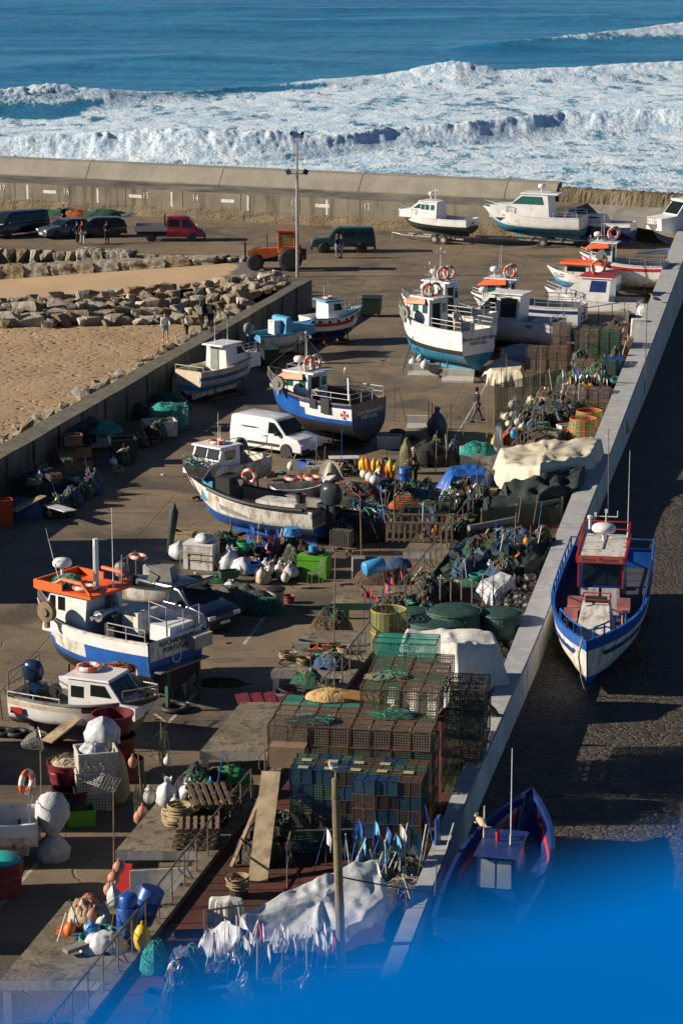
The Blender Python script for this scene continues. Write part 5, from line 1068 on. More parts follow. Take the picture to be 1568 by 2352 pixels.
# ================================================================ lamp post, bins, barriers
p=G(683,635);lp=empty("lamp_post",(p.x,p.y,0),0,"tall galvanised floodlight mast at the tip of the quay wall","lamp post")
MB().cyl((0,0,0),(0,0,7.0),.13,.10,12).build("pole",STEEL,lp,smooth=True);MB().cyl((0,0,7.0),(0,0,9.9),.08,.05,10).build("upper_pole",STEEL,lp,smooth=True)
for z,w,k in((9.85,.38,.55),(7.2,.6,.8)):
    MB().box((0,0,z),(w*2,.06,.06)).build("cross_arm",STEEL,lp)
    for sg in(1,-1):MB().box((sg*w,-.1,z+.14),(.42*k,.16,.42*k),ry=sg*.5,rx=-.3).build("floodlight",BLACK,lp)
def dumpster(u,v,label,rz=0,w=1.25,h=1.15,dd=1.0,m=None,lid=True,name="wheeled_bin",z=0):
    p=G(u,v,z);o=empty(name,(p.x,p.y,z),rz,label,"wheeled bin");m=m or mat("dark green plastic",(.012,.03,.022),.5,.2)
    q=MB();q.add([(-w*.44,-dd*.42,.2),(w*.44,-dd*.42,.2),(w*.44,dd*.42,.2),(-w*.44,dd*.42,.2),(-w/2,-dd/2,h),(w/2,-dd/2,h),(w/2,dd/2,h),(-w/2,dd/2,h),(-w*.44,-dd*.44,h),(w*.44,-dd*.44,h),(w*.44,dd*.44,h),(-w*.44,dd*.44,h),(-w*.4,-dd*.4,.4),(w*.4,-dd*.4,.4),(w*.4,dd*.4,.4),(-w*.4,dd*.4,.4)],
        [(0,3,2,1),(0,1,5,4),(1,2,6,5),(2,3,7,6),(3,0,4,7),(4,5,9,8),(5,6,10,9),(6,7,11,10),(7,4,8,11),(8,9,13,12),(9,10,14,13),(10,11,15,14),(11,8,12,15),(12,13,14,15)]);q.build("bin_body",m,o)
    if lid:MB().plate((-w/2-.03,-dd/2-.03,h+.08),(w/2+.03,-dd/2-.03,h+.08),(w/2+.03,dd/2+.03,h+.14),(-w/2-.03,dd/2+.03,h+.14),.06).build("lid",m,o)
    for x in(-.38,.38):
        for y in(-.34,.34):MB().cyl((x*w-.03,y*dd,.1),(x*w+.03,y*dd,.1),.1,n=12).build("wheel",BLACK,o)
    return o
dumpster(853,726,"closed dark wheeled bin standing alone beside the chequered boat",R(-8))
dumpster(283,1062,"open dark wheeled bin on the left of the yard, a cat on its rim",R(12),w=1.3,lid=False,h=1.2)
dumpster(618,848,"dark green wheeled bin between the cream boat and the blue open boat",R(20),w=.9)
def barrier(u,v,L,rz,label):
    p=G(u,v);o=MB().prism([(-.30,0),(-.30,.12),(-.12,.35),(-.09,.72),(.09,.72),(.12,.35),(.30,.12),(.30,0)],-L/2,L/2);ob=o.build("concrete_barrier",mat("pale barrier concrete",(.52,.50,.45),.8,.15,3,dirt=(.22,.2,.16),dirt_amt=.5,bump=.01));put(ob,(p.x,p.y,0),rz);return tag(ob,label,"concrete barrier")
barrier(972,864,1.75,R(85),"white concrete barrier left of its pair under the boat with the ladder");barrier(1052,877,1.75,R(80),"white concrete barrier right of its pair, next to the white tarpaulin");barrier(960,986,1.15,R(85),"short white concrete barrier beside the motor-topped blue bundle")
# ================================================================ gear
rg=random.Random(11)
def put_at(o,u,v,z=0,rz=0,dz=0):p=G(u,v,z);o.location=(p.x,p.y,z+dz);o.rotation_euler.z=rz;return o
TUB=mat("maroon tub plastic",(.14,.012,.022),.45,.15,2,dirt=(.2,.1,.08),dirt_amt=.3)
LIMEP=mat("lime green plastic",(.12,.42,.03),.45,.15,dirt=(.1,.2,.05),dirt_amt=.3);PBLUE=mat("drum blue plastic",(.008,.07,.30),.4,.15,dirt=(.08,.12,.2),dirt_amt=.3);LBLUE=mat("light blue plastic",(.05,.28,.62),.4,.12,dirt=(.1,.25,.4),dirt_amt=.2)
YEL=mat("yellow float plastic",(.65,.42,.02),.45,.12,dirt=(.4,.25,.03),dirt_amt=.3);ORF=mat("orange float plastic",(.7,.17,.02),.45,.12);WFL=mat("white float plastic",(.62,.61,.57),.5,.15,3,dirt=(.35,.28,.18),dirt_amt=.4);PINK=mat("pink float plastic",(.45,.2,.13),.6,.2,dirt=(.6,.5,.4),dirt_amt=.4)
PLASTW=mat("white plastic sheet",(.52,.55,.58),.4,.25,4,bump=.035,bscale=3,dirt=(.3,.32,.33),dirt_amt=.5);TARPW=mat("white tarpaulin",(.60,.60,.57),.6,.12,1.5,bump=.02,bscale=3,dirt=(.42,.38,.30),dirt_amt=.45);TARPC=mat("cream tarpaulin",(.58,.53,.41),.6,.12,1.5,bump=.02,bscale=3,dirt=(.40,.34,.22),dirt_amt=.5)
TARPG=mat("grey tarpaulin",(.26,.28,.30),.6,.2,2,bump=.03);TARPB=mat("blue tarpaulin",(.012,.09,.36),.45,.25,2,bump=.03);TARPK=mat("dark green shade net",(.018,.032,.026),.8,.4,4,bump=.05);TARPD=mat("deep green cover",(.02,.06,.05),.7,.4,3,bump=.04)
NETT=mat("turquoise net",(.03,.32,.27),.9,.5,9,bump=.08,bscale=25);NETG=mat("green net heap",(.02,.10,.06),.9,.6,9,bump=.08,bscale=25);NETK=mat("dark net heap",(.025,.025,.022),.9,.6,6,bump=.09,bscale=18,dirt=(.09,.08,.05),dirt_amt=.5);NETO=mat("orange net heap",(.42,.10,.03),.9,.5,9,bump=.08,bscale=25);NETB=mat("brown net heap",(.10,.065,.035),.9,.6,7,bump=.1,bscale=20,dirt=(.03,.025,.02),dirt_amt=.6)
NETBL=mat("blue net heap",(.04,.10,.20),.9,.5,9,bump=.08,bscale=25);NETOL=mat("olive net",(.20,.19,.10),.9,.5,9,bump=.08,bscale=25);MOSS=mat("moss green net",(.035,.055,.008),.95,.5,14,bump=.08,bscale=30)
SHEETN={}
WIRE_R=netmat("rusty wire mesh",(.30,.24,.19),.075,.27,(.12,.10,.07));WIRE_G=netmat("green wire mesh",(.08,.22,.15),.07,.27,(.10,.10,.06));WIRE_B=netmat("blue wire mesh",(.012,.045,.15),.055,.34,(.015,.08,.085));WIRE_K=netmat("dark wire mesh",(.10,.075,.055),.06,.34,(.04,.04,.04));WIRE_T=netmat("turquoise cage mesh",(.03,.42,.33),.05,.3,(.03,.28,.22));NETFENCE=netmat("green fence net",(.03,.16,.09),.09,.3,(.02,.08,.05));WHCR=netmat("white crate lattice",(.6,.59,.54),.09,.45,(.5,.46,.36))
FLG={k:mat(k+" flag cloth",c,.8,.12,6)for k,c in{"blue":(.02,.10,.42),"red":(.55,.03,.02),"white":(.6,.6,.6),"green":(.02,.28,.08),"sky":(.12,.42,.62),"orange":(.7,.2,.02),"navy":(.01,.02,.08)}.items()}
def mound(name,w,d,h,m,strand=None,ns=22,sr=.012,lump=.35,seed=0,parent=None):
    X,Y=np.meshgrid(np.linspace(-1,1,26),np.linspace(-1,1,26));r2=X**2+Y**2
    n=fbm(X*2.2+seed*3.1+20,Y*2.2+9+seed,4,seed+5);n2=fbm(X*7+30+seed,Y*7+30,3,seed+15)
    Z=np.clip(1-r2*(.75+.5*n),0,1)**.55*(1-lump+lump*2*n)+(n2-.45)*.22*(r2<1.0)
    k=1+.18*(n-.45)*2
    P=np.stack([X*w/2*k,Y*d/2*k,np.maximum(Z,-.02)*h],-1).reshape(-1,3);q=MB()
    keep=(Z.reshape(-1)>.03)
    for j in range(25):
        for i in range(25):
            a=j*26+i;f=(a,a+1,a+27,a+26)
            if any(keep[x]for x in f):q.f.append(f);q.m.append(0)
    q.v=[tuple(p)for p in P];o=q.build(name,m,parent,smooth=True)
    bm=bmesh.new();bm.from_mesh(o.data);bmesh.ops.delete(bm,geom=[x for x in bm.verts if not x.link_faces],context='VERTS');bm.to_mesh(o.data);bm.free()
    if strand:
        r=random.Random(seed+100);s=MB()
        for k_ in range(ns):
            x,y,a=r.uniform(-.8,.8),r.uniform(-.8,.8),r.uniform(0,6.28);pts=[];cur=r.uniform(-.9,.9)
            for t_ in range(9):
                i,j=int((x+1)/2*25),int((y+1)/2*25)
                if not(0<=i<26 and 0<=j<26)or Z[j,i]<=.02:break
                pts.append((x*w/2,y*d/2,Z[j,i]*h+.03));a+=cur*.6;x+=math.cos(a)*.13;y+=math.sin(a)*.13
            if len(pts)>2:s.tube(pts,sr,4,mi=k_%(len(strand)if isinstance(strand,(list,tuple))else 1))
        if s.f:s.build("loose_rope",strand,o)
    return o
def heap(u,v,w,d,h,m,label,z=0,strand=None,seed=0,rz=0,name="net_pile",cat="net pile",**k):
    return tag(put_at(mound(name,w,d,h,m,strand,seed=seed,**k),u,v,z,rz,-.02),label,cat)
def tarp(name,top,drop,m,label=None,flare=.35,fold=.10,nf=9,seed=0,sag=.08,parent=None,cat="tarpaulin"):
    """cloth over something: top = ring of points, then a folded skirt"""
    T=[V(p)for p in top];c=sum(T,V())/len(T);n=120;ring=[];per=[(T[(i+1)%len(T)]-T[i]).length for i in range(len(T))];tot=sum(per)
    for k in range(n):
        s=tot*k/n
        for i,L in enumerate(per):
            if s<=L:ring.append(T[i].lerp(T[(i+1)%len(T)],s/L));break
            s-=L
    fold*=1.5;q=MB();r=random.Random(seed);ph=[r.uniform(0,6.28)for _ in range(4)];lev=[0,.12,.24,.36,.48,.6,.7,.8,.88,.95,1.0];base=V((c.x,c.y,0))
    rows=[]
    for f in lev:
        row=[c.lerp(p,f)for p in ring];ax=np.array([p.x for p in row])*1.1;ay=np.array([p.y for p in row])*1.1
        rd=np.abs(fbm(ax+40,ay*.5+7,3,seed+3)-.43)*2.4+np.abs(fbm(ax*2.4+40,ay*1.2+7,2,seed+9)-.37)*.7;rows.append([p+V((0,0,-sag*1.9*(float(r_)-.25)))for p,r_ in zip(row,rd)])
    for g in(.12,.3,.5,.75,1.0):
        row=[]
        for k,p in enumerate(ring):
            out=(p-c);out.z=0;out.normalize();a=k/n*2*math.pi
            wv_=fold*((1-2*abs(math.sin(a*nf*.5+ph[0]))**.7)*.7+math.sin(round(nf*2.3)*a+ph[1])*.3+math.sin(round(nf*.6)*a+ph[2])*.4)
            dd=drop(p)if callable(drop)else drop;hem=1+.10*math.sin(a*5+ph[3])+.05*math.sin(a*13)
            row.append(p+out*(flare*g**.8+wv_*g+.05)-V((0,0,dd*g*hem)))
        rows.append(row)
    for row in rows:q.v+=[tuple(p)for p in row]
    for j in range(1,len(rows)-1):
        for k in range(n):q.f.append((j*n+k,j*n+(k+1)%n,(j+1)*n+(k+1)%n,(j+1)*n+k));q.m.append(0)
    for k in range(n):q.f.append((0,n+k,n+(k+1)%n));q.m.append(0)
    q.v=[tuple(V(p)-base)for p in q.v]
    o=q.build(name,m,parent,smooth=True,sharp=75);o.location=base
    if label:tag(o,label,cat)
    return o
def drum(m,r=.29,h=.9,lid=None,name="drum"):
    q=MB().lathe([(r*.93,0),(r,.05),(r,h*.33),(r*1.03,h*.35),(r,h*.37),(r,h*.66),(r*1.03,h*.68),(r,h*.7),(r,h*.95),(r*.93,h),(r*.55,h+.005)],18);return q.build(name,m,smooth=True)
def tub(r=.65,h=.62,m=None,name="fish_tub"):
    o=MB().lathe([(r*.86,0),(r*.97,h*.9),(r*1.03,h*.92),(r*1.03,h),(r*.95,h),(r*.84,.06),(.01,.06)],26).build(name,m or TUB,smooth=True)
    MB().torus((0,0,h*.55),r*.935,.022,n=26,m=5).build("rib",m or TUB,o);return o
def crate(w,d,h,m,name="crate",slat=True):
    q=MB();t_=.03
    q.box((0,0,t_/2),(w,d,t_)); 
    for x,y,a,b in((0,-d/2,w,t_),(0,d/2,w,t_),(-w/2,0,t_,d),(w/2,0,t_,d)):q.box((x,y,h/2),(a,b,h))
    o=q.build(name,m);r=MB()
    for x,y,a,b in((0,-d/2-.01,w+.06,.05),(0,d/2+.01,w+.06,.05),(-w/2-.01,0,.05,d),(w/2+.01,0,.05,d)):r.box((x,y,h-.03),(a,b,.07))
    r.build("rim",m if m is not WHCR else WFL,o);return o
def sack(m=PLASTW,r=.35,h=.5,seed=0,name="sack",neck=True):
    q=MB();n=16;rs=random.Random(seed);prof=[(r*.7,0),(r,h*.15),(r*1.02,h*.45),(r*.8,h*.75),(r*.3,h*.95)]+([(r*.14,h*1.05),(r*.32,h*1.25)]if neck else[(r*.05,h)])
    q.lathe(prof,n);q.v=[(x*(1+.13*math.sin(5*math.atan2(y,x)+z*7+seed))+.03*math.sin(z*9),y*(1+.12*math.sin(4*math.atan2(y,x)+seed*2)),z*(1+.08*math.sin(3*math.atan2(y,x))))for x,y,z in q.v]
    return q.build(name,m,smooth=True)
def buoy(m,r=.2,name="buoy",long=1.0,stick=0,rx=0):
    q=MB().ball((0,0,r*long),(r,r,r*long),12);q.cyl((0,0,r*long*1.9),(0,0,r*long*2+.07),.035,n=6)
    if stick:q.cyl((0,0,-stick*.4),(0,0,stick),.015,n=5)
    return q.build(name,m,smooth=True)
def jug(m=WFL,name="jerrycan",s=1):q=MB();q.box((0,0,.17*s),(.26*s,.18*s,.34*s),top=.9);q.cyl((.05*s,0,.33*s),(.05*s,0,.40*s),.035*s);return q.build(name,m)
def coil(r=.3,n=7,m=ROPE,name="rope_coil",t_=.022,seed=0):
    q=MB();rs=random.Random(seed)
    for i in range(n):q.torus((rs.uniform(-.03,.03),rs.uniform(-.03,.03),.03+i*t_*1.3),r*rs.uniform(.85,1.1),t_,(rs.uniform(-.12,.12),rs.uniform(-.12,.12),1),20,5)
    return q.build(name,m,smooth=True)
def pole(a,b,r=.022,m=None,name="pole",label=None,parent=None,cat="pole",group=None):
    a,b=V(a),V(b);o=MB().cyl((0,0,0),b-a,r,r*.8,6).build(name,m or WOOD,parent);o.location=a
    return tag(o,label,cat,group)if label else o
def upole(u,v0,v1,label,z=0,r=.025,du=0,m=None,group=None):
    a=G(u,v0,z);s=FPX/((a.y)*cp-(a.z-CH)*sp);h=(v0-v1)/(s*cp);return pole(a,a+V((du/s,0,h)),r,m,"pole",label,group=group)
def flag(m,h=1.3,fw=.32,lean=(0,0),polem=None,float_=None,seed=0):
    """marker flag: cane, drooping cloth, small float"""
    o=MB().cyl((0,0,0),(lean[0],lean[1],h),.014,n=5).build("marker_flag",polem or BLUE);rs=random.Random(seed);top=V((lean[0],lean[1],h));a=rs.uniform(-.6,.6)-1.2;q=MB();dn=fw*rs.uniform(1.1,1.7)
    dx,dy=math.cos(a)*fw*.5,math.sin(a)*fw*.5
    P=[top+V((0,0,-.02)),top+V((0,0,-dn*.75)),top+V((dx*.6,dy*.6,-.12)),top+V((dx*.5,dy*.7,-dn*.8)),top+V((dx,dy,-.3)),top+V((dx*.8,dy*.6,-dn*1.15))]
    P+=[p+V((.012,.012,0))for p in P];q.add(P,[(0,1,3,2),(2,3,5,4),(6,8,9,7),(8,10,11,9),(0,2,8,6),(2,4,10,8),(4,5,11,10),(5,3,9,11),(3,1,7,9)]);q.build("flag",m,o)
    if float_:MB().ball((lean[0]*.3,lean[1]*.3,h*.3),(.09,.09,.12),8).build("float",float_,o,smooth=True)
    return o
def cage(w,d,h,net,bar,name="fish_trap",b=.014,junk=None):
    """wire trap: mesh panels, bar frame, entrance funnel"""
    o=MB().box((0,0,h/2),(w*.985,d*.985,h*.97)).build(name,net);q=MB();X,Y=w/2,d/2
    for z in(0.0,h):
        q.tube([(-X,-Y,z),(X,-Y,z),(X,Y,z),(-X,Y,z),(-X,-Y,z)],b,4)
    for x in(-X,0,X):
        for y in(-Y,Y):q.cyl((x,y,0),(x,y,h),b,n=4)
        q.cyl((x,-Y,h),(x,Y,h),b,n=4)
    q.cyl((-X,0,h),(X,0,h),b,n=4)
    q.build("bar_frame",bar,o)
    MB().lathe([(h*.32,-.25),(h*.14,.05)],10,(0,0,h/2),M=Euler((R(90),0,0)).to_matrix(),cap=False).build("funnel",junk or net,o);return o
RZ=R(-9)
cg=[cage(1.12,.92,.55,WIRE_R,RUST),cage(1.12,.92,.55,WIRE_G,RUST)];used=[0,0]
def grid_pt(o_,i,j,z): 
    c_,s_=math.cos(RZ),math.sin(RZ);return(o_[0]+i*c_-j*s_,o_[1]+i*s_+j*c_,z)
O1=G(613,1667,3.92);O1=(O1.x,O1.y)
def cagetop(k):return["rusty wire trap in the front row on top of the big trap stack","rusty wire trap in the second row on top of the big trap stack"][k]
HC=.56
def addcage(i,j,L,label,group,kind=None,dz=0):
    k=kind if kind is not None else(0 if rg.random()<.55 else 1)
    return inst(cg[k],grid_pt(O1,.58+i*1.16,.48+j*.95,ZT+L*HC+dz),RZ+rg.uniform(-.05,.05),label,group)
for L in range(5):
    for i in range(4):
        for j in range(2):
            if(L>=3 and(j==0 or L==4))or i==3:addcage(i,j,L,["large wire trap low on the right flank of the big stack","large wire trap in the front row of the big stack, just behind the blue pots","large wire trap in the second row on top of the big stack"][0 if L<3 else(1 if j==0 else 2)],"big wire traps of the stack, "+("flank" if L<3 else "row %d"%j))
for j in range(2,6):
    for i in(2,3,4):
        for L in range(6):
            if(j==2 and L==5 and i<4)or(i==4 and L<(4 if j<4 else 5)and j>2)or(j>2 and L==5 and i<4):addcage(i if i<4 else 3.95,j+.05,L if i<4 else L,"large wire trap on the raised right-hand block of the big stack" if i<4 else "large wire trap at the wall side of the raised block","raised block of wire traps" if i<4 else "wall side wire traps")
for i in(0,1):
    o=addcage(i,2,4,"wire trap wrapped in turquoise net, %s one under the yellow rag"%("left" if i==0 else "right"),None,1);o.data=o.data.copy();o.data.materials[0]=WIRE_T
p=grid_pt(O1,3.15,5.9,0);o=cage(1.9,1.1,.85,WIRE_T,GREENP,"net_box");put(o,(p[0],p[1],ZT+5*HC+.1),RZ);tag(o,"large turquoise netted box frame in front of the white tarpaulin","net box")
p=grid_pt(O1,1.5,2.7,0);o=mound("oilskin_rag",1.5,.9,.28,mat("yellow ochre oilskin",(.50,.33,.13),.8,.2,3,bump=.05),seed=4);put(o,(p[0]-.1,p[1],ZT+5*HC+.02));tag(o,"crumpled ochre oilskin lying on the turquoise wrapped traps","oilskin")
o=MB().plate((-.6,-.25,.05),(.6,-.3,0),(.7,.2,.06),(-.4,.3,.12),.03).build("board",mat("orange brown board",(.32,.15,.04),.8));put(o,(p[0]+.75,p[1]-.3,ZT+5*HC+.12),-.2);tag(o,"orange brown board beside the ochre oilskin","board")
pt=[cage(.60,.44,.40,m_,b_,"lobster_pot",.011)for m_,b_ in((WIRE_B,NAVY),(WIRE_K,RUST),(WIRE_G,GREENP))]
O2=G(664,1768,3.60)
for L in range(6):
    for i in range(6):
        for j in range(4):
            jj=j if i<3 else j-1.2
            if(j in(0,1))or L==5 or(i==5): 
                if i<3 and j==3:continue
                k=rg.choices([0,1,2],[.38,.27,.35]if i<3 else[.2,.6,.2])[0]
                lb="small %s pot %s of the %s block before the big traps"%(["blue","brown","green"][k],"on top" if L==5 else("at the lit front face" if i>=3 else "in the dark front face"),"left" if i<3 else "right")
                inst(pt[k],grid_pt((O2.x,O2.y),.3+i*.61,.25+jj*.46,ZT+L*.41),RZ+rg.uniform(-.13,.13),lb,"%s pots %s %s"%(["blue","brown","green"][k],"top" if L==5 else "front","left" if i<3 else "right"))
for i in range(9):
    o=MB().plate((-.14,-.1,.012),(.14,-.1,.012),(.14,.1,.012),(-.14,.1,.012),.01).build("trap_lid",mat("pale plastic lid",(.42,.40,.22),.6,.3));q_=grid_pt((O2.x,O2.y),.35+(i%5)*.72,.2+(i//5)*.6,ZT+6*.41+.01);put(o,q_,RZ);tag(o,"small pale lid plate on top of the blue pots","lid","pale lids on the pots")
def board(a,b,w,t_,m,label,name="plank",cat="plank"):
    a,b=V(a),V(b);d=(b-a).normalized();s=d.cross(V((0,0,1))).normalized()*w/2;o=MB().plate(a+s-a,a-s-a,b-s-a,b+s-a,t_).build(name,m);o.location=a;return tag(o,label,cat)
board(G(592,2026,ZT),G(623,1774,3.45),.52,.05,PALEWOOD,"long pale weathered board leaning against the blue pots")
for k in range(5):board(G(533+9*k,1992-8*k,ZT),G(600+6*k,1830-6*k,2.9),.12,.05,WOOD,"dark timber leaning in the bundle left of the pale board")
for o in[x for x in col.objects if x.get("label")=="dark timber leaning in the bundle left of the pale board"]:o["group"]="dark leaning timbers"
p=G(662,1745,3.2);o=MB().box((0,0,.3),(1.0,.5,.6)).build("cardboard_box",mat("brown box",(.26,.17,.10),.8,.2));put(o,(p.x,p.y+.1,3.0),RZ);tag(o,"brown box on the left end of the pots, under the front traps","box")
# ---------------- tarpaulins
def ring(pts):return[G(u,v,z)for u,v,z in pts]
tarp("tarpaulin",ring([(935,1442,3.7),(1050,1438,3.8),(1132,1452,3.65),(1140,1480,3.4),(1050,1480,3.7),(930,1478,3.5)]),2.1,TARPW,"white tarpaulin hanging in folds over a stack, beside the green covered baskets",.42,.12,15,3,sag=.12)
tarp("tarpaulin",ring([(1150,1030,2.6),(1240,1012,2.9),(1378,1003,2.9),(1358,1040,2.7),(1240,1062,2.9),(1160,1068,2.5)]),1.0,TARPC,"broad cream tarpaulin over gear beside the wall, the largest tarpaulin",.30,.09,12,5,sag=.16)
tarp("tarpaulin",ring([(1035,1068,1.9),(1075,1062,2.0),(1112,1072,1.9),(1110,1090,1.8),(1040,1092,1.9)]),1.1,TARPB,"blue tarpaulin over a pile beside the bundled white sacks",.55,.14,8,6)
tarp("tarpaulin",ring([(1120,835,.9),(1150,822,1.1),(1200,832,1.0),(1195,850,.9),(1130,850,.8)]),.85,TARPC,"white crumpled tarpaulin bundle between the barrier and the brown trap stack",.35,.12,9,7)
tarp("tarpaulin",ring([(1155,797,1.3),(1200,788,1.4),(1240,795,1.3),(1235,815,1.2),(1165,818,1.1)]),1.2,TARPG,"grey tarpaulin bundle behind the white crumpled one",.3,.12,8,8)
tarp("shade_net",ring([(1165,1100,2.4),(1260,1085,2.6),(1340,1062,2.6),(1325,1110,2.4),(1240,1130,2.3),(1170,1130,2.2)]),1.3,TARPK,"dark green shade net draped over gear below the cream tarpaulin",.35,.13,10,9,sag=.25,cat="shade net")
tarp("shade_net",ring([(1115,1140,2.0),(1200,1130,2.1),(1290,1130,2.1),(1285,1160,1.9),(1120,1165,1.9)]),.95,TARPK,"black green shade net screen standing above the pipe",.12,.06,12,10,cat="shade net")
for u,v,r_,z,lb in((1042,1402,.95,2.5,"largest dark green covered basket, behind the other covered ones"),(1003,1428,.98,2.35,"flat green covered basket right behind the white tarpaulin"),(1150,1408,.75,2.4,"green covered basket nearest the wall"),(951,1404,.55,2.3,"small peaked green covered basket beside the tall net basket")):
    p=G(u,v,z);q=MB().lathe([(r_*1.05,-1.1),(r_*1.02,-.4),(r_,-.05),(r_*.9,.03),(r_*.4,.0),(.05,.06)],24,mi=0);q.v=[(x*(1+.03*math.sin(9*math.atan2(y,x))),y*(1+.03*math.sin(7*math.atan2(y,x))),z_)for x,y,z_ in q.v];o=q.build("covered_basket",TARPD,smooth=True);o.location=(p.x,p.y,z);tag(o,lb,"covered basket");MB().torus((0,0,0),r_,.03,n=24,m=5).build("hoop",GREENP,o)
def basket(u,v,z,r0,r1,h,label,net,hoop,z0=None):
    p=G(u,v,z);o=MB().lathe([(r1,0),((r0+r1)/2,h*.5),(r0,h)],20,cap=False).build("round_trap",net);o.location=(p.x,p.y,z);tag(o,label,"round trap")
    q=MB()
    for k,rr_ in((0,r1),(.5,(r0+r1)/2),(1,r0)):q.torus((0,0,h*k),rr_,.025,n=22,m=5)
    q.build("hoop",hoop,o);q=MB()
    for k in range(8):a=k*math.pi/4;q.cyl((r1*math.cos(a),r1*math.sin(a),0),(r0*math.cos(a),r0*math.sin(a),h),.014,n=4)
    q.build("stay",hoop,o);return o
OLN=netmat("olive trap net",(.25,.26,.09),.07,.42,(.14,.16,.06))
basket(892,1500,ZT,.60,.62,1.55,"tall olive net basket left of the white tarpaulin",OLN,mat("yellow rope hoop",(.4,.3,.05),.8));basket(1338,1008,ZT,.62,.88,1.0,"large tapered green trap with orange hoops, on the cream tarpaulin's far side",OLN,ORANGE);basket(1352,985,ZT,.62,.8,.9,"tapered trap with orange rim, behind the large tapered one",OLN,ORANGE);basket(1412,990,ZT,.5,.7,.8,"tapered trap squeezed against the wall",OLN,ORANGE)
basket(1150,1010,.2,.5,.5,.1,"flat hoop of net lying by the orange rope heap",OLN,RUST)
# ---------------- cage stacks farther away
cs=cage(1.1,.85,.62,WIRE_R,RUST,"fish_trap");cs2=cage(1.1,.85,.62,WIRE_G,GREENP,"fish_trap");cs3=cage(1.0,.8,.6,WIRE_B,BLUE,"fish_trap"); 
def stack(u,v,z,cols,rows,levels,protos,label,group,dx=1.14,dy=.9,dz=.63,rz=R(-12)):
    p=G(u,v,z);c_,s_=math.cos(rz),math.sin(rz)
    for L in range(levels):
        for i in range(cols):
            for j in range(rows):
                if rows>2 and 0<j<rows-1 and L<levels-1 and 0<i<cols-1:continue
                x,y=i*dx,j*dy;inst(rg.choice(protos),(p.x+x*c_-y*s_,p.y+x*s_+y*c_,z+L*dz),rz+rg.uniform(-.05,.05),label%["lowest","second","third","fourth"][L],group+", level %d"%L)
stack(1226,905,.1,3,1,2,[cs,cs,cs2],"brown wire trap in the %s level of the near trap wall beside the white tarpaulin","near trap wall");stack(1232,872,.1,2,1,3,[cs],"brown wire trap in the %s level behind the near trap wall","trap wall behind")
stack(1285,845,.6,1,1,4,[cs],"rusty trap in the %s level of the single tall pile","tall trap pile");stack(1340,880,ZT,2,1,2,[cs,cs2],"green brown trap in the %s level of the pile below the farthest bench","pile below the bench");stack(1350,835,ZT,2,2,3,[cs,cs2],"trap in the %s level of the far pile by the wall","far pile by the wall")
stack(1405,880,ZT,1,2,2,[cs3],"blue trap in the %s level against the wall","blue traps by the wall");stack(1322,940,ZT,2,1,2,[cs],"small rusty trap in the %s level behind the tapered traps","rusty traps behind the tapered ones",dz=.5);stack(1420,770,ZT,1,1,1,[cs],"rusty trap on its own near the white box, %s level","lone rusty trap")
# ---------------- jumbled blue and green pots, black octopus pots
for k in range(54):
    f=rg.random();g=rg.random();u=1015+215*f+20*g;v=1330-70*g-25*f*(1-g);z=ZT+rg.choice([0,.15,.4,.6])*(1-abs(f-.5))
    kk=rg.choice([0,0,2,1]);p=G(u,v,z);inst(pt[kk],(p.x,p.y,z+.1),rg.uniform(0,3),"%s pot thrown in the jumble above the folding lattice gate"%["blue","brown","green"][kk],"jumbled %s pots"%["blue","brown","green"][kk],.8,rg.uniform(-.8,.8),rg.uniform(-.8,.8))
OCT=mat("black octopus pot",(.045,.042,.040),.45,.4,6,dirt=(.22,.2,.17),dirt_amt=.45)
oc=MB().lathe([(.10,0),(.135,.04),(.14,.22),(.10,.30),(.075,.33),(.09,.37),(.06,.37),(.06,.30),(.01,.1)],12).build("octopus_pot",OCT,smooth=True)
for k in range(120):
    f=rg.random()**.9;Y=80.5+15*f;x=wallx(Y)-rg.uniform(.15,1.5)*(1.0-.25*f);h=max(0,1-(wallx(Y)-x)/1.7)*.75;inst(oc,(x,Y,ZT+.06+h*rg.uniform(.4,1)),rg.uniform(0,6.3),"dark bottle shaped octopus pot in the heap sliding down from the wall","heaped octopus pots",1.05,rg.uniform(.8,2.2),rg.uniform(-.5,.5))
# ---------------- maroon tubs and the lower left group
t0=tub()
inst(t0,G(170,1800+52,0),.2,"lower maroon tub under the one filled with cream net");t1=inst(t0,G(165,1800+36,0)+V((-.08,0,.60)),1.1,"maroon tub filled with cream net, on top of another tub");o=mound("net_fill",1.1,1.1,.28,mat("cream net",(.50,.44,.32),.9,.3,8,bump=.06),[ROPE],seed=2);put(o,V(t1.location)+V((0,0,.50)));tag(o,"cream net heaped in the upper maroon tub","net")
inst(t0,G(282,1788,0),.5,"lower maroon tub right of the white crates");inst(t0,G(275,1776,0)+V((-.1,.05,.62)),2,"maroon tub standing higher behind the white crates");inst(t0,G(268,1770,0)+V((-.1,.05,1.24)),1,"topmost maroon tub, behind the plastic wrapped bundle")
t2=inst(t0,G(2,2052,0),0,"maroon tub at the left edge with turquoise lid",None,(1.0,1.0,1.6));o=MB().lathe([(.6,0),(.55,.06),(.1,.1)],24).build("tub_cover",LBLUE and mat("turquoise lid",(.03,.42,.38),.5,.15),smooth=True);put(o,V(t2.location)+V((0,0,.98)));tag(o,"turquoise cover lying on the tub at the left edge","cover")
wc=crate(1.15,.95,.58,WHCR,"plastic_crate")
for k,lb in enumerate(("lowest","second","top")):inst(wc,G(215,1850,0)+V((.05*k,0,.60*k+.02)),R(8)+.05*k,"%s white lattice crate in the pile behind the maroon tubs"%lb)
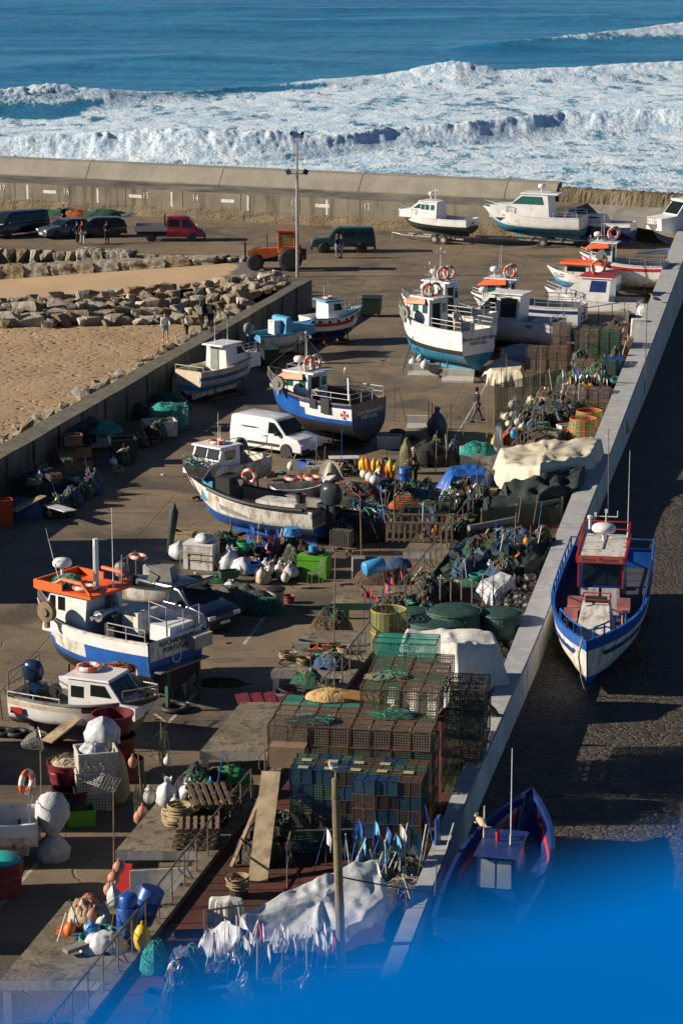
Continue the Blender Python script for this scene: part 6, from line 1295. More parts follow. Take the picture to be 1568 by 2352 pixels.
o=mound("cloth_bundle",.95,.8,.35,PLASTW,seed=8);put(o,G(215,1850,0)+V((0,0,1.62)));tag(o,"bluish white cloth in the top lattice crate","cloth");o=sack(PLASTW,.52,.85,3,"plastic_bundle",False);put(o,G(245,1825,0)+V((-.1,.1,1.55)));tag(o,"clear plastic wrapped bundle on the crate pile","bundle")
o=sack(BEIGE,.38,1.6,5,"canvas_bundle",False);put(o,G(268,1840,0));tag(o,"tall grey canvas bundle standing right of the lattice crates","bundle");board(G(108,1705,1.5),G(178,1650,1.9),.42,.05,PALEWOOD,"pale perforated board sticking out left of the crate pile")
o=crate(.8,.6,.5,LIMEP,"fish_box");put(o,G(186,1893,0),R(12));tag(o,"lime green fish box full of dark rags","fish box");o=mound("rag_pile",.8,.6,.3,NETK,seed=9);put(o,G(184,1890,0)+V((-.15,0,.42)));tag(o,"dark rags heaped in the lime green fish box","rags")
def rack(loc,w,h,n,m_,rz,label,rx=0,ry=0):
    q=MB()
    for i in range(n+1):q.cyl((-w/2+w*i/n,0,0),(-w/2+w*i/n,0,h),.012,n=4);q.cyl((-w/2,0,h*i/n),(w/2,0,h*i/n),.012,n=4)
    o=q.build("wire_rack",m_);put(o,loc,rz,rx=rx,ry=ry);return tag(o,label,"wire rack")
rack(G(240,1815,.9),.6,.55,6,WFL,.2,"white wire rack hung on the tall blue pole",.3,.4);rack(G(205,1800,.9),.65,.4,7,WFL,-.3,"slanting white wire rack left of the other one",-.4,.2)
for u,v,lb in((95,1790,"round landing net held up beside the upper maroon tub"),):
    p=G(u,v+20,.3);q=MB().torus((0,0,1.55),.36,.018,(1,.25,.1),20,5);q.cyl((0,0,-.2),(0,0,1.2),.02);o=q.build("landing_net",STEEL);o.location=p;tag(o,lb,"landing net");MB().lathe([(.34,0),(.26,-.28),(.08,-.6)],14,(0,0,1.55),M=Euler((0,R(70),0)).to_matrix(),cap=False).build("net_bag",netmat("grey landing net",(.3,.3,.28),.05,.2),o)
GP="thin poles standing about the yard"
for u,v0,v1,du,m_,lb in((262,2060,1780,4,WOOD,"wooden pole left of the first bench with rope tied near its foot"),(268,1830,1680,5,LBLUE,"pale blue tube standing beside the lattice crates"),(378,1822,1657,-6,WOOD,"pole hung with green rope and a white float"),(330,1902,1720,-10,WOOD,"pole hung with knotted ropes and pink floats"),
    (40,1660,1580,-28,BLACK,"thin black rod leaning in a tyre base at the left"),(6,1655,1560,-8,BLACK,"thin black rod in a tyre base, cut by the left edge"),(830,1290,1130,-4,WOOD,"tall rough pole left of the wooden pen"),(765,1560,1270,5,WOOD,"long bent pole behind the mossy bench"),
    (1094,960,868,0,WOOD,"pole directly behind the walking person"),(1117,1005,868,2,WOOD,"pole in front of the walking person"),(1133,1000,880,0,WOOD,"left corner pole of the green netted pen"),(905,968,880,2,RUST,"leaning rusty rod right of the navy boat"),(934,975,890,-20,RUST,"slanting rusty rod right of the navy boat"),
    (1240,905,795,0,WOOD,"pole rising from the brown trap wall"),(1150,905,840,0,WOOD,"pole in front of the white crumpled tarpaulin"),(1162,900,815,0,WOOD,"second pole in front of the white crumpled tarpaulin"),(1000,1090,990,2,WOOD,"pole right of the grey haired person"),(1024,1072,985,2,WOOD,"pole by the dark net heap"),(1063,1025,935,0,WOOD,"pole left of the turquoise net heap"),(1032,975,905,0,WOOD,"pole behind the blue bundle"),
    (1010,2110,1865,-6,STEEL,"steel sign post beside the lower blue boat"),(660,2150,2000,0,WOOD,"pole behind the translucent sheet"),(888,2060,1890,12,WOOD,"light pole at the right of the small pots"),(1396,1200,985,-4,CHROME,"thin white whip mast rising past the wall"),(1480,905,700,0,RUST,"rusty post standing against the wall, upper right"),(1440,760,700,0,STEEL,"post at the railing by the red trimmed cruiser")):
    upole(u,v0,v1,lb,0 if u<1120 and v0>1700 and u<400 or u<1100 else ZT,.03 if "rough" in lb or "long bent" in lb else .022,du,m_)
for u,v,z,r_,m_,lb in((385,1762,1.1,.13,WFL,"white oblong float hanging on the green-roped pole"),(320,1895,.3,.17,PINK,"lower pink float hanging from the knotted ropes"),(327,1878,.75,.14,PINK,"upper pink float hanging from the knotted ropes"),(305,1765,1.6,.14,PINK,"pink float high on the knotted rope pole"),(342,1848,.9,.20,WFL,"white jug float beside the knotted ropes")):
    o=buoy(m_,r_,"float",1.3);put_at(o,u,v,z);tag(o,lb,"float")
for u,v,lb in((376,1720,"green and brown rope skein on the pole"),(322,1790,"tangle of knotted ropes hanging in a column"),(318,1850,"lower part of the hanging rope tangle")):
    p=G(u,v,.9);q=MB();rs=random.Random(u)
    for k in range(14):x,y=rs.uniform(-.12,.12),rs.uniform(-.08,.08);q.tube([(x,y,.55),(x+rs.uniform(-.08,.08),y,.2),(x+rs.uniform(-.1,.1),y,-.2),(x+rs.uniform(-.06,.06),y,-.55)],.014,4,k%3)
    o=q.build("rope_skein",[ROPE,ROPEG,NETOL]);o.location=p;tag(o,lb,"rope")
def tyre(u,v,z,label,r=.3,flat=True):o=MB().torus((0,0,.1),r,.1,n=22,m=8,squash=.9).build("tyre",BLACK,smooth=True);put_at(o,u,v,z);return tag(o,label,"tyre")
tyre(40,1690,0,"tyre lying at the foot of the leaning black rod");tyre(8,1688,0,"tyre cut by the left edge");tyre(402,1632,0,"tyre base below the white bucket chair",.42);tyre(912,995,0,"tyre at the foot of the rusty rods");tyre(948,1010,0,"small tyre beside the short barrier",.22)
def chair(u,v,m_,label,rz=0,s=1,z=0):
    o=empty("chair",(0,0,0),0,label,"chair");put_at(o,u,v,z,rz);o.scale=(s,)*3
    for x in(-.2,.2):
        for y in(-.2,.2):MB().cyl((x*1.1,y*1.1,0),(x,y,.45),.015,n=5).build("leg",m_,o)
    MB().box((0,0,.46),(.44,.44,.03)).build("seat",m_,o);q=MB()
    for y in(-.2,.2):q.cyl((-.2,y,.45),(-.28,y,.9),.015,n=5)
    for z_ in(.62,.74,.86):q.box((-.245-(z_-.62)*.12,0,z_),(.02,.42,.06))
    q.build("backrest",m_,o);return o
chair(724,1345,CHROME,"aluminium chair with slatted back beside the bright green box",R(200),1.1);chair(410,1600,WFL,"white chair frame holding a cream bucket, between two left boats",R(100))
o=MB().lathe([(.14,0),(.2,.36),(.19,.36),(.13,.03)],16).build("bucket",CREAM,smooth=True);put_at(o,410,1600,0,dz=.48);tag(o,"cream bucket on the white chair frame","bucket")
o=flag(FLG["white"],1.6,.4,(.1,0),STEEL,seed=3);put_at(o,440,1590);tag(o,"white cloth flag drooping beside the blue and white boat's stern","flag")
heap(505,1573,1.8,.7,.28,NETK,"flat dark rag heap lying on the shaded ground near the mossy bench",seed=12)
# ---------------- centre left pile
o=MB();o.box((0,0,.5),(1.25,.85,1.0));fz=o.build("chest_freezer",WHITE2);put_at(fz,463,1303,0,R(-18));tag(fz,"old white chest freezer standing in the centre left gear pile","freezer");MB().box((0,0,1.03),(1.29,.89,.08)).build("lid",WHITE,fz);MB().box((-.05,-.435,.5),(.38,.012,.4)).build("paper_sticker",CREAM,fz)
q=MB();q.tube([(-.7,-.55,0),(-.7,-.55,.75),(.5,-.55,.75),(.5,-.55,0)],.02);q.tube([(-.7,-.55,.5),(.5,-.55,.5)],.02);q.build("handrail",STEEL,fz)
for u,v,r_,h_,m_,lb,sd_ in((412,1285,.42,.75,PLASTW,"white round bag left of the freezer, beside the closed parasol",1),(527,1310,.42,.8,PLASTW,"white sack standing right of the freezer",2),(560,1318,.48,.65,PLASTW,"wide white sack under the green basin",3),(592,1318,.3,.5,PLASTW,"small sack by the blue netting",4),(604,1340,.3,.55,BEIGE,"greyish sack in front of the maroon tub",5),(650,1330,.34,.5,PLASTW,"white sack behind the black scooter shape",6),(480,1252,.4,.35,PLASTW,"crumpled white sack on the freezer lid",7),(530,1352,.34,.28,PLASTW,"low white bag at the front of the pile",8)):
    o=sack(m_,r_,h_,sd_,neck=sd_%2==0);z=1.07 if "lid" in lb else 0
    if z:put(o,V(fz.location)+V((.1,0,z)))
    else:put_at(o,u,v)
    tag(o,lb,"sack")
o=crate(.9,.6,.5,PALEWOOD,"wooden_crate");put_at(o,422,1262,0,R(-15),.3);tag(o,"wooden crate with open top behind the freezer","wooden crate")
heap(515,1275,1.7,1.2,1.0,NETB,"brown and tan rope heap behind the freezer",strand=[ROPE,ROPEG],seed=13,ns=40,sr=.02);heap(620,1290,2.6,1.6,.85,NETK,"dark heap of nets under the maroon and blue tubs",strand=[ROPEG,ROPE,BLUE],seed=14,ns=30);heap(690,1300,1.4,1.1,.95,NETB,"brown net block under the light blue tub",strand=[RUST],seed=15);heap(548,1400,3.0,1.7,.95,mat("grey green sailcloth",(.07,.08,.07),.8,.4,3,bump=.06),"large grey green sailcloth heap in the foreground of the pile",seed=16,lump=.5,cat="sailcloth",name="sail_heap");heap(600,1408,1.7,1.1,.7,NETG,"dark green netting heap beside the black lidded drum",strand=[ROPEG],seed=17,ns=40)
heap(500,1335,1.6,.9,.3,NETG,"low scatter of green netting and weeds near the dolphin boat bow",strand=[ROPEG,YEL],seed=18)
o=tub(.38,.6);put_at(o,625,1300,0,0,1.2);o.rotation_euler.x=math.pi;tag(o,"maroon tub turned upside down on the net heap","tub");o=tub(.36,.32,LBLUE);put_at(o,671,1285,0,0,1.35);o.rotation_euler.x=math.pi;tag(o,"light blue tub turned upside down on the brown net block","tub");o=tub(.34,.35,mat("bright green basin",(.02,.38,.08),.45),"basin");put_at(o,563,1300,0,0,.68);tag(o,"bright green basin on the white sacks","basin")
o=crate(1.15,.95,.8,LIMEP,"insulated_box");put_at(o,722,1322,0,R(-12));tag(o,"bright lime green fish box with closed lid","fish box");MB().box((0,0,.84),(1.2,1.0,.1)).build("lid",LIMEP,o);zz=o.location
o2=MB().lathe([(.2,0),(.17,.34),(.05,.35)],16).build("pail",LBLUE,smooth=True);put(o2,V(zz)+V((-.05,0,.9)));tag(o2,"light blue pail upside down on the lime green box","pail");o2=coil(.4,6,BLACK,"hose_coil",.025,2);put(o2,V(zz)+V((0,0,.9)));tag(o2,"black hose looped around the light blue pail","hose")
o=drum(mat("grey white drum",(.3,.3,.28),.6),.32,.75);put_at(o,633,1398);tag(o,"pale drum with black lid in the foreground of the pile","drum");MB().lathe([(.38,0),(.38,.06),(.2,.12)],18,(0,0,.75)).build("lid",BLACK,o);o=tub(.22,.3,mat("terracotta pot",(.25,.06,.04),.6),"pot");put_at(o,664,1385);tag(o,"small terracotta pot right of the black lidded drum","pot")
for k,(u,v)in enumerate(((600,1330),(618,1322),(640,1318),(655,1338),(608,1310))):o=buoy(WFL,.17,"float",1.2);put_at(o,u,v,.25);tag(o,"white float in the cluster below the maroon tub","float","white floats below the maroon tub")
o=MB().lathe([(.05,0),(.11,.1),(.16,1.1),(.20,1.9),(.10,2.05),(.03,2.25)],10).build("parasol",mat("dark green parasol cloth",(.02,.035,.028),.7,.3),smooth=True);put_at(o,388,1283,0,0,.1);o.rotation_euler=(0,.12,0);tag(o,"closed dark green parasol leaning left of the freezer","parasol")
for k in range(11):o=flag(FLG["blue"],rg.uniform(1.0,1.4),.34,(rg.uniform(-.35,.35),rg.uniform(-.2,.2)),BLUE,seed=k);put_at(o,560+6.5*k,1285-(k%3)*5,.35);tag(o,"blue marker flag in the bunch above the green basin","marker flag","blue marker flags")
o=cage(.55,.8,.65,WIRE_K,STEEL,"shopping_trolley",.014);put_at(o,784,1272,0,R(70),.35);tag(o,"empty wire shopping trolley in the shadow right of the outboard","shopping trolley")
for x in(-.22,.22):
    for y in(-.3,.3):MB().cyl((x,y,-.35),(x,y,0),.015,n=5).build("leg",STEEL,o);MB().cyl((x-.02,y,-.28),(x+.02,y,-.28),.07,n=10).build("wheel",BLACK,o)
# ---------------- between the black-rimmed boat and the yellow buoys
b=Boat("narrow white open boat filled with gear, behind the black-rimmed work boat",(770,1092,1.25),(625,1120,.95),1.5,.15,[W2]*7,W2,tw=.8,cock=(.8,.35),name="rowing_boat",stand=False,skeg=False)
for k,(x,y,lb)in enumerate(((.35,.2,"left of two orange lifebuoys on the narrow gear boat"),(.62,-.1,"right of two orange lifebuoys on the narrow gear boat"))):lifebuoy(b.W(x,y,1.1),(.1,0,1),.34,label=lb)
heap(690,1118,1.6,.9,.5,NETG,"green netting heaped in the narrow white boat",z=.6,strand=[ROPEG],seed=21)
o=crate(1.6,.8,.5,WHCR);put_at(o,745,1090,0,R(-8));tag(o,"long white lattice crate behind the orange lifebuoys","crate");o=MB().box((0,0,.35),(1.4,.7,.06)).build("table",WFL);put_at(o,790,1082,0,R(5),.3);tag(o,"low white board table beside the lattice crate","table")
for x in(-.6,.6):MB().box((x,0,.0),(.06,.6,.65)).build("leg",WFL,o)
tarp("canvas",ring([(745,1060,1.3),(760,1056,1.4),(772,1062,1.3)]),.9,mat("pale canvas folds",(.42,.40,.33),.8,.2,bump=.03),"pale pleated canvas hanging over a mast beside the van's front wheel",.28,.1,7,22,cat="canvas")
heap(820,1225,4.2,3.4,1.3,NETK,"big dark tangle of nets and traps right of the grey outboard",strand=[ROPE,ROPEG,BLUE,STEEL],seed=23,ns=60,sr=.02);heap(800,1165,3.2,2.4,1.2,NETB,"brown tangle of ropes and rods behind the dark net heap",strand=[STEEL,ROPE,ROPEG,RED],seed=24,ns=60,sr=.02);heap(730,1110,1.8,1.0,.7,NETB,"brown gear heap behind the narrow white boat",strand=[ROPE],seed=25)
heap(880,1130,2.0,1.6,.8,NETBL,"blue netting under the striped flags beside the blue drum",strand=[BLUE,RED,STEEL],seed=26,ns=30)
YB=buoy(YEL,.13,"buoy",2.3,.5);OB=buoy(ORF,.13,"buoy",2.3,.5);WB=buoy(WFL,.24,"buoy",1.0,.5)
for k,(u,v,z,c_)in enumerate(((828,1062,1.0,0),(838,1058,1.2,0),(848,1055,1.3,1),(858,1062,1.1,0),(880,1075,.9,1),(888,1064,1.2,1),(897,1060,1.3,0),(903,1078,.9,0),(893,1090,.6,1),(868,1070,.8,0))):inst([YB,OB][c_],G(u,v+z*20,z),0,"%s long float standing in the cluster behind the green drum"%["yellow","orange"][c_],"%s floats behind the drum"%["yellow","orange"][c_],None,rg.uniform(-.25,.25),rg.uniform(-.25,.25))
for k,(u,v)in enumerate(((838,1100),(850,1108),(872,1098),(860,1115))):inst(WB,G(u,v,.75),0,"round white float below the yellow long floats","white floats below the yellow ones")
o=drum(mat("green drum paint",(.05,.14,.10),.5),.3,.85);put_at(o,872,1108);tag(o,"open green drum below the yellow floats","drum");o=drum(PBLUE,.32,.8);put_at(o,930,1112);tag(o,"dark blue drum right next to the grey haired person","drum");o=crate(1.1,.8,.6,WHCR);put_at(o,893,1027,0,R(-4));tag(o,"grey lattice crate in the shade of the navy boat","crate");o=tub(.3,.3,PBLUE,"basin");put_at(o,843,1130,.3);tag(o,"blue basin left of the green drum","basin")
o=sack(NETOL,.32,1.4,9,"hanging_net",False);put_at(o,934,1088,0,0,.25);tag(o,"pale olive net hung upright in front of the grey haired person","net");heap(985,1065,2.4,1.8,1.1,NETK,"black net heap in the shade behind the grey haired person",strand=[NETG],seed=27,lump=.5)
o=sack(mat("blue grey plastic bundle",(.06,.10,.13),.5,.4,4,bump=.03),.48,1.15,10,"plastic_bundle");put_at(o,1003,1000);tag(o,"blue grey plastic bundle standing beside the short barrier","bundle"); 
for u,lb in((983,"red capped marker stick left of the blue grey bundle"),(991,"red capped marker stick rising from the blue grey bundle")):upole(u,985,925,lb,.4,.03,1,RED)
# ---------------- on and around the terrace, middle distance
heap(1096,1040,1.7,1.2,.55,NETT,"turquoise net heap on a white box beside the person's crossing",z=.75,strand=[ROPEG],seed=28,ns=40);o=MB().box((0,0,.35),(1.7,1.1,.7)).build("storage_box",WHITE2);put_at(o,1096,1062,0);tag(o,"white box carrying the turquoise net heap","box");heap(1142,1030,.7,.8,.7,mat("yellow oilskin",(.5,.36,.03),.6,.2,bump=.03),"yellow oilskin heap between turquoise net and cream tarpaulin",z=.4,seed=29,cat="oilskin",name="oilskin_heap")
heap(1183,1018,1.5,1.1,.8,NETO,"orange rope heap in front of the netted pen",z=.8,strand=[ROPEO,ROPEO],seed=30,ns=50,sr=.018)
for k,(u,v)in enumerate(((1062,1105),(1078,1100),(1092,1108),(1108,1112),(1118,1100),(1070,1115))):o=sack(PLASTW,.24,.4,40+k,"bundled_bag");put_at(o,u,v,1.2);tag(o,"white bag in the bunch below the blue tarpaulin","bag","white bags below the blue tarpaulin")
o=MB().box((0,0,.45),(.8,.5,.9),top=.7).build("boat_seat",WHITE2);put_at(o,1095,1125,.9,.2);tag(o,"white moulded seat shell leaning behind the white bags","seat shell");o=tarp("canvas",ring([(1140,975,1.9),(1150,970,1.9),(1148,980,1.8)]),1.1,TARPW,"white cloth hung on a post left of the netted pen",.16,.06,5,31,cat="cloth")
def netfence(pts,h,label,net=None,postm=WOOD,name="net_fence",z=0):
    P=[G(u,v,z)for u,v in pts];o=empty(name,P[0],0,label,"net fence");q=MB()
    for a,b in zip(P,P[1:]):q.quad(a-P[0],b-P[0],b-P[0]+V((0,0,h)),a-P[0]+V((0,0,h)))
    q.build("netting",net or NETFENCE,o)
    for p in P:MB().cyl(p-P[0],p-P[0]+V((0,0,h*1.12)),.03,n=6).build("post",postm,o)
    return o
netfence([(1135,1005),(1135,965),(1285,930)],1.9,"green net fence around the floats, behind the orange rope heap",z=.1);netfence([(1135,1005),(1210,992),(1275,955)],.9,"low front side of the green net pen with floats",z=.2)
netfence([(905,1240),(905,1195),(1045,1185)],.95,"green net around the wooden pen on the rust-yellow bench",z=1.25);netfence([(1105,1222),(1185,1210),(1290,1195)],.9,"dark green net screen below the shade nets",netmat("dark screen net",(.015,.04,.03),.05,.75),z=ZT)
for k in range(26):u,v=1145+130*rg.random(),985-55*rg.random();m_=rg.choices([WFL,PINK,LBLUE],[.8,.1,.1])[0];o=buoy(m_,rg.uniform(.14,.22),"float",1.2);put_at(o,u,v-(u-1145)*.15,.8+.5*rg.random());o.rotation_euler=(rg.uniform(-1.5,1.5),rg.uniform(-1,1),0);tag(o,"%s float piled inside the green net pen"%{WFL:"white",PINK:"pink",LBLUE:"light blue"}[m_],"float","%s floats in the net pen"%{WFL:"white",PINK:"pink",LBLUE:"light blue"}[m_])
heap(1210,970,4.0,3.0,.9,NETB,"brown and green net bed under the penned floats",z=.1,strand=[ROPEG,ROPE],seed=32,ns=50);heap(1285,960,2.6,3.4,.9,NETK,"dark net heap between the netted pen and the tapered traps",z=ZT,strand=[ROPE,ROPEG,BLUE],seed=33,ns=50);heap(1250,1010,2.2,1.6,.6,NETB,"brown net and timber heap in front of the tapered traps",z=ZT,strand=[WOOD,ROPEG],seed=34)
for k,c_ in enumerate(["white","orange","navy","blue","green","white","blue","white","orange","sky","navy","white"]):o=flag(FLG[c_],rg.uniform(1.2,1.9),.36,(rg.uniform(-.3,.3),0),WOOD,WFL,seed=60+k);put_at(o,1290+8*k,925-3*(k%4),ZT+.1);tag(o,"%s marker flag in the bunch by the far traps, number %s from the left"%(c_,["one","two","three","four","five","six","seven","eight","nine","ten","eleven","twelve"][k]),"marker flag","marker flags by the far traps")
for k,(u,v,m_)in enumerate(((1335,905,YEL),(1352,908,YEL),(1300,905,WFL),(1312,912,WFL),(1362,918,LBLUE),(1375,925,WFL),(1392,915,PBLUE))):o=jug(m_,s=1.6);put_at(o,u,v,ZT+.3);tag(o,"%s jerrycan among the far marker flags, %s"%({YEL:"yellow",WFL:"white",LBLUE:"light blue",PBLUE:"dark blue"}[m_],["leftmost yellow","right yellow","leftmost white","next white","its only one","rightmost white","its only one"][k]),"jerrycan")
heap(1415,760,3.0,2.0,.5,NETK,"dark scrap heap on the far bench by the red trimmed cruiser",z=ZT,strand=[STEEL,ROPEO],seed=35);o=MB().box((0,0,.55),(.9,.7,1.1),top=.85).build("storage_bin",WHITE);put_at(o,1465,775,ZT);tag(o,"white plastic bin against the wall, upper right","bin");heap(1385,757,1.0,.8,.4,PLASTW,"crumpled white plastic on the farthest bench",z=ZT+.1,seed=36,cat="plastic sheet",name="plastic_sheet");heap(1478,722,.9,.8,.7,PLASTW,"white plastic bags bundled against the wall, near the gull",z=ZT+.3,seed=37,cat="plastic bag",name="plastic_bag")
pn=empty("slatted_pen",tuple(G(965,1236,1.27)),R(-5),"grey wooden slatted pen of traps on the rust-yellow bench","slatted pen")
for y in(-.7,.7):
    for k in range(12):MB().box((-1.3+k*.236,y,.42),(.09,.03,.84)).build("slat",WOOD,pn)
    for z_ in(.1,.8):MB().box((0,y,z_),(2.7,.05,.08)).build("rail",WOOD,pn)
for k in range(7):
    p=G(925+18*k,1215-(k%3)*7,1.3);inst(pt[k%3],(p.x,p.y,1.32+.4*(k%2)),rg.uniform(-.3,.3),"trap inside the slatted pen, %s from its left end"%["first","second","third","fourth","fifth","sixth","last"][k])
heap(975,1190,2.4,1.3,.8,NETK,"dark mixed gear heap behind the slatted pen",z=1.25,strand=[ROPEG,STEEL,ROPEO],seed=38,ns=40);heap(940,1165,1.8,.8,.45,NETO,"rust orange net strip left of the blue tarpaulin",z=1.1,seed=39)
for k in range(8):board(G(1080+14*k,1262-3*k,ZT),G(1100+13*k+rg.uniform(-25,25),1215,ZT+.8),.14,.04,rg.choice([PALEWOOD,WOOD,WFL]),"broken plank sticking up below the shade nets")
for o in[x for x in col.objects if x.get("label")=="broken plank sticking up below the shade nets"]:o["group"]="broken planks"
a_,b_=G(1076,1213,2.2),G(1182,1193,2.3);o=MB().cyl((0,0,0),b_-a_,.12,n=14).build("drain_pipe",GREY,smooth=True);o.location=a_;tag(o,"thick grey pipe lying level below the shade nets","pipe")
heap(1130,1262,3.0,1.6,.6,NETB,"rubble of canvas and timber below the pipe",z=ZT,strand=[WOOD,ROPE],seed=40,name="scrap_heap",cat="scrap heap");heap(1130,1330,3.3,2.6,.75,NETG,"green netting bed under the jumbled pots",z=ZT,strand=[ROPEG,BLUE],seed=41,ns=50);tarp("shade_net",ring([(1185,1275,2.2),(1250,1235,2.4),(1275,1230,2.3),(1240,1275,2.1),(1205,1300,1.9)]),.6,TARPK,"dark net draped between jumbled pots and the wall",.2,.1,8,42,sag=.2,cat="shade net")
tarp("plastic_sheet",ring([(1110,1330,1.9),(1150,1312,2.1),(1175,1322,2.0),(1140,1350,1.8)]),.7,PLASTW,"white plastic sheet behind the folding lattice gate",.3,.08,6,43,cat="plastic sheet")
lg=empty("lattice_gate",tuple(G(1010,1398,ZT)),0,"grey folding lattice gate in front of the jumbled pots","gate");P0_,P1_=G(1010,1398,ZT),G(1180,1388,ZT);dv=P1_-P0_
for k in range(8):x=dv*k/7;MB().cyl(x,x+V((0,0,1.15)),.025,n=6).build("upright",STEEL,lg)
q=MB()
for k in range(3,7):
    a,b=dv*k/7,dv*(k+1)/7
    for z_ in(.15,.55):q.cyl(a+V((0,0,z_)),b+V((0,0,z_+.4)),.012,n=4);q.cyl(a+V((0,0,z_+.4)),b+V((0,0,z_)),.012,n=4)
q.cyl((0,0,1.1),dv*3/7+V((0,0,1.1)),.02,n=5);q.build("lattice",STEEL,lg)
heap(760,1462,1.6,1.3,.9,NETB,"brown iron and rope tangle on the mossy bench's far end",z=.3,strand=[RUST,ROPEG,BLACK],seed=44,ns=70,sr=.022,lump=.5);heap(880,1335,2.3,1.2,.7,NETB,"brown tangle of rods under the light blue barrel",z=.5,strand=[RUST,WOOD,STEEL],seed=45,ns=60,sr=.022);heap(912,1300,1.1,.8,.4,NETBL,"blue grey net heap right of the light blue barrel",z=1.3,seed=46)
o=MB().lathe([(.24,-.42),(.29,-.38),(.29,.36),(.25,.42),(.22,.42),(.22,.1),(.01,.1)],20).build("barrel",LBLUE,smooth=True);p=G(858,1316,1.25);put(o,(p.x,p.y,1.5),R(115),rx=R(80));tag(o,"light blue barrel lying with its dark mouth to the right","barrel");o=MB().box((0,0,.45),(.5,.5,.9)).build("cabinet",GREY);put_at(o,823,1342,0,.1,.2);tag(o,"grey metal cabinet left of the light blue barrel","cabinet")
for k in range(10):o=flag(FLG["red"],rg.uniform(1.0,1.5),.34,(rg.uniform(-.3,.3),rg.uniform(-.2,.2)),NAVY,seed=80+k);put_at(o,835+9*k,1440-8*k,1.0);tag(o,"red marker flag in the bunch at the handrail above the mossy bench","marker flag","red marker flags")
heap(745,1492,1.7,.9,.16,NETK,"chain and grey weights strewn on the mossy bench",z=1.25,strand=[BLACK,ROPEO],seed=47,sr=.03,name="chain_heap",cat="chain");o=MB().box((0,0,.12),(.55,.25,.24)).build("weight_block",GREY);put_at(o,695,1492,1.25,-.2);tag(o,"grey weight block on the mossy bench","weight")
q=MB(); 
for k in range(9):q.box((-.85+k*.21,0,.03*(k%2)),(.22,1.1,.02))
o=q.build("corrugated_sheet",mat("maroon corrugated sheet",(.16,.02,.02),.5,.2));put_at(o,610,1604,1.0,R(8));tag(o,"maroon corrugated sheet between two white benches","corrugated sheet");o=coil(.48,7,BLACK,"hose_coil",.028,5);put_at(o,668,1600,1.25);tag(o,"large black hose coil beside the maroon corrugated sheet","hose")
def pallet(loc,rz,label,rx=0,ry=0,group=None):
    q=MB()
    for k in range(6):q.box((-.5+k*.2,0,.13),(.1,1.0,.025))
    for y in(-.42,0,.42):q.box((0,y,.06),(1.2,.09,.1))
    for k in(-.5,0,.5):q.box((k,0,0),(.1,1.0,.022))
    o=q.build("pallet",WOOD);put(o,loc,rz,rx=rx,ry=ry);return tag(o,label,"pallet",group)
for k,lb in enumerate(("bottom","second","third","top")):p=G(448,1950,ZT+.12);pallet((p.x+.03*k,p.y+.02*k+.35,ZT+.14+.15*k),R(-6)+.05*k,"%s wooden pallet of the pile on the bench"%lb)
p=G(480,1840,2.0);pallet((p.x,p.y,2.1),R(20),"pallet tilted on top of the moss green net bale",.35,.1);heap(468,1890,1.3,.9,.85,MOSS,"moss green net bale on the bench behind the pallets",z=ZT+.12,seed=48,lump=.15);o=coil(.34,12,ROPE,"rope_coil",.03,6);put_at(o,402,1890,ZT+.15);tag(o,"thick tan rope coil left of the moss green bale","rope coil");o=coil(.3,10,ROPE,"rope_coil",.03,7);put_at(o,412,1880,ZT+.5);tag(o,"tan rope coil on top of the thicker one","rope coil")
o=sack(PLASTW,.34,.65,11);put_at(o,385,1850,ZT+.12);tag(o,"white sack at the far left corner of the pallet bench","sack");o=sack(PLASTW,.3,.5,12);put_at(o,432,1838,ZT+.3);tag(o,"white sack with open mouth behind the rope coils","sack");heap(470,1822,1.8,.7,.8,NETK,"black pipes and planks piled behind the moss green bale",z=ZT+.1,strand=[BLACK,WOOD],seed=49,sr=.04,name="scrap_heap",cat="scrap heap");heap(525,1795,1.4,.7,.5,mat("bright green tarp",(.02,.22,.07),.6,.3,bump=.04),"bright green tarp crumpled behind the pallet bench",z=ZT+.4,seed=50,cat="tarpaulin",name="tarpaulin")
dB=drum(PBLUE,.30,.95);put_at(dB,296,2165,ZT+.12);tag(dB,"upright blue drum with bucket lid on the nearest bench","drum");MB().lathe([(.22,0),(.24,.28),(.16,.34)],16,(0,0,.95)).build("drum_lid",PBLUE,dB,smooth=True)
dC=drum(PBLUE,.32,.95);put_at(dC,322,2140,ZT+.1,.4,.25);dC.rotation_euler=(.1,.35,.4);tag(dC,"tilted dark blue drum behind the upright one","drum")
o=buoy(YEL,.22,"fender",1.75);put_at(o,327,2190,ZT+.05);tag(o,"yellow pear shaped fender hanging on the handrail","fender");heap(205,2115,1.1,.9,.65,BEIGE,"beige canvas sack heap on the nearest bench",z=ZT+.12,strand=[ROPEO],seed=51,lump=.5,cat="canvas sack",name="canvas_sack");heap(240,2180,1.2,.8,.45,PLASTW,"white sheet crumpled at the edge of the nearest bench",z=ZT+.12,seed=52,cat="sheet",name="white_sheet")
o=MB().cyl((-.18,0,.2),(.18,0,.2),.2,n=16).build("float_drum",WFL,smooth=True);put_at(o,212,2158,ZT+.12,.3);tag(o,"white drum float on a blue tube, nearest bench","float");pole(G(165,2148,ZT+.3),G(255,2138,ZT+.35),.03,LBLUE,"tube","blue tube through the white drum float",cat="tube");board(G(150,2190,ZT+.2),G(242,2158,ZT+.28),.25,.1,GREY,"grey metal gutter piece on the nearest bench","gutter","gutter");heap(165,2140,.8,.6,.2,NETO,"orange line tangle at the left of the nearest bench",z=ZT+.12,strand=[ROPEO],seed=53,ns=40)
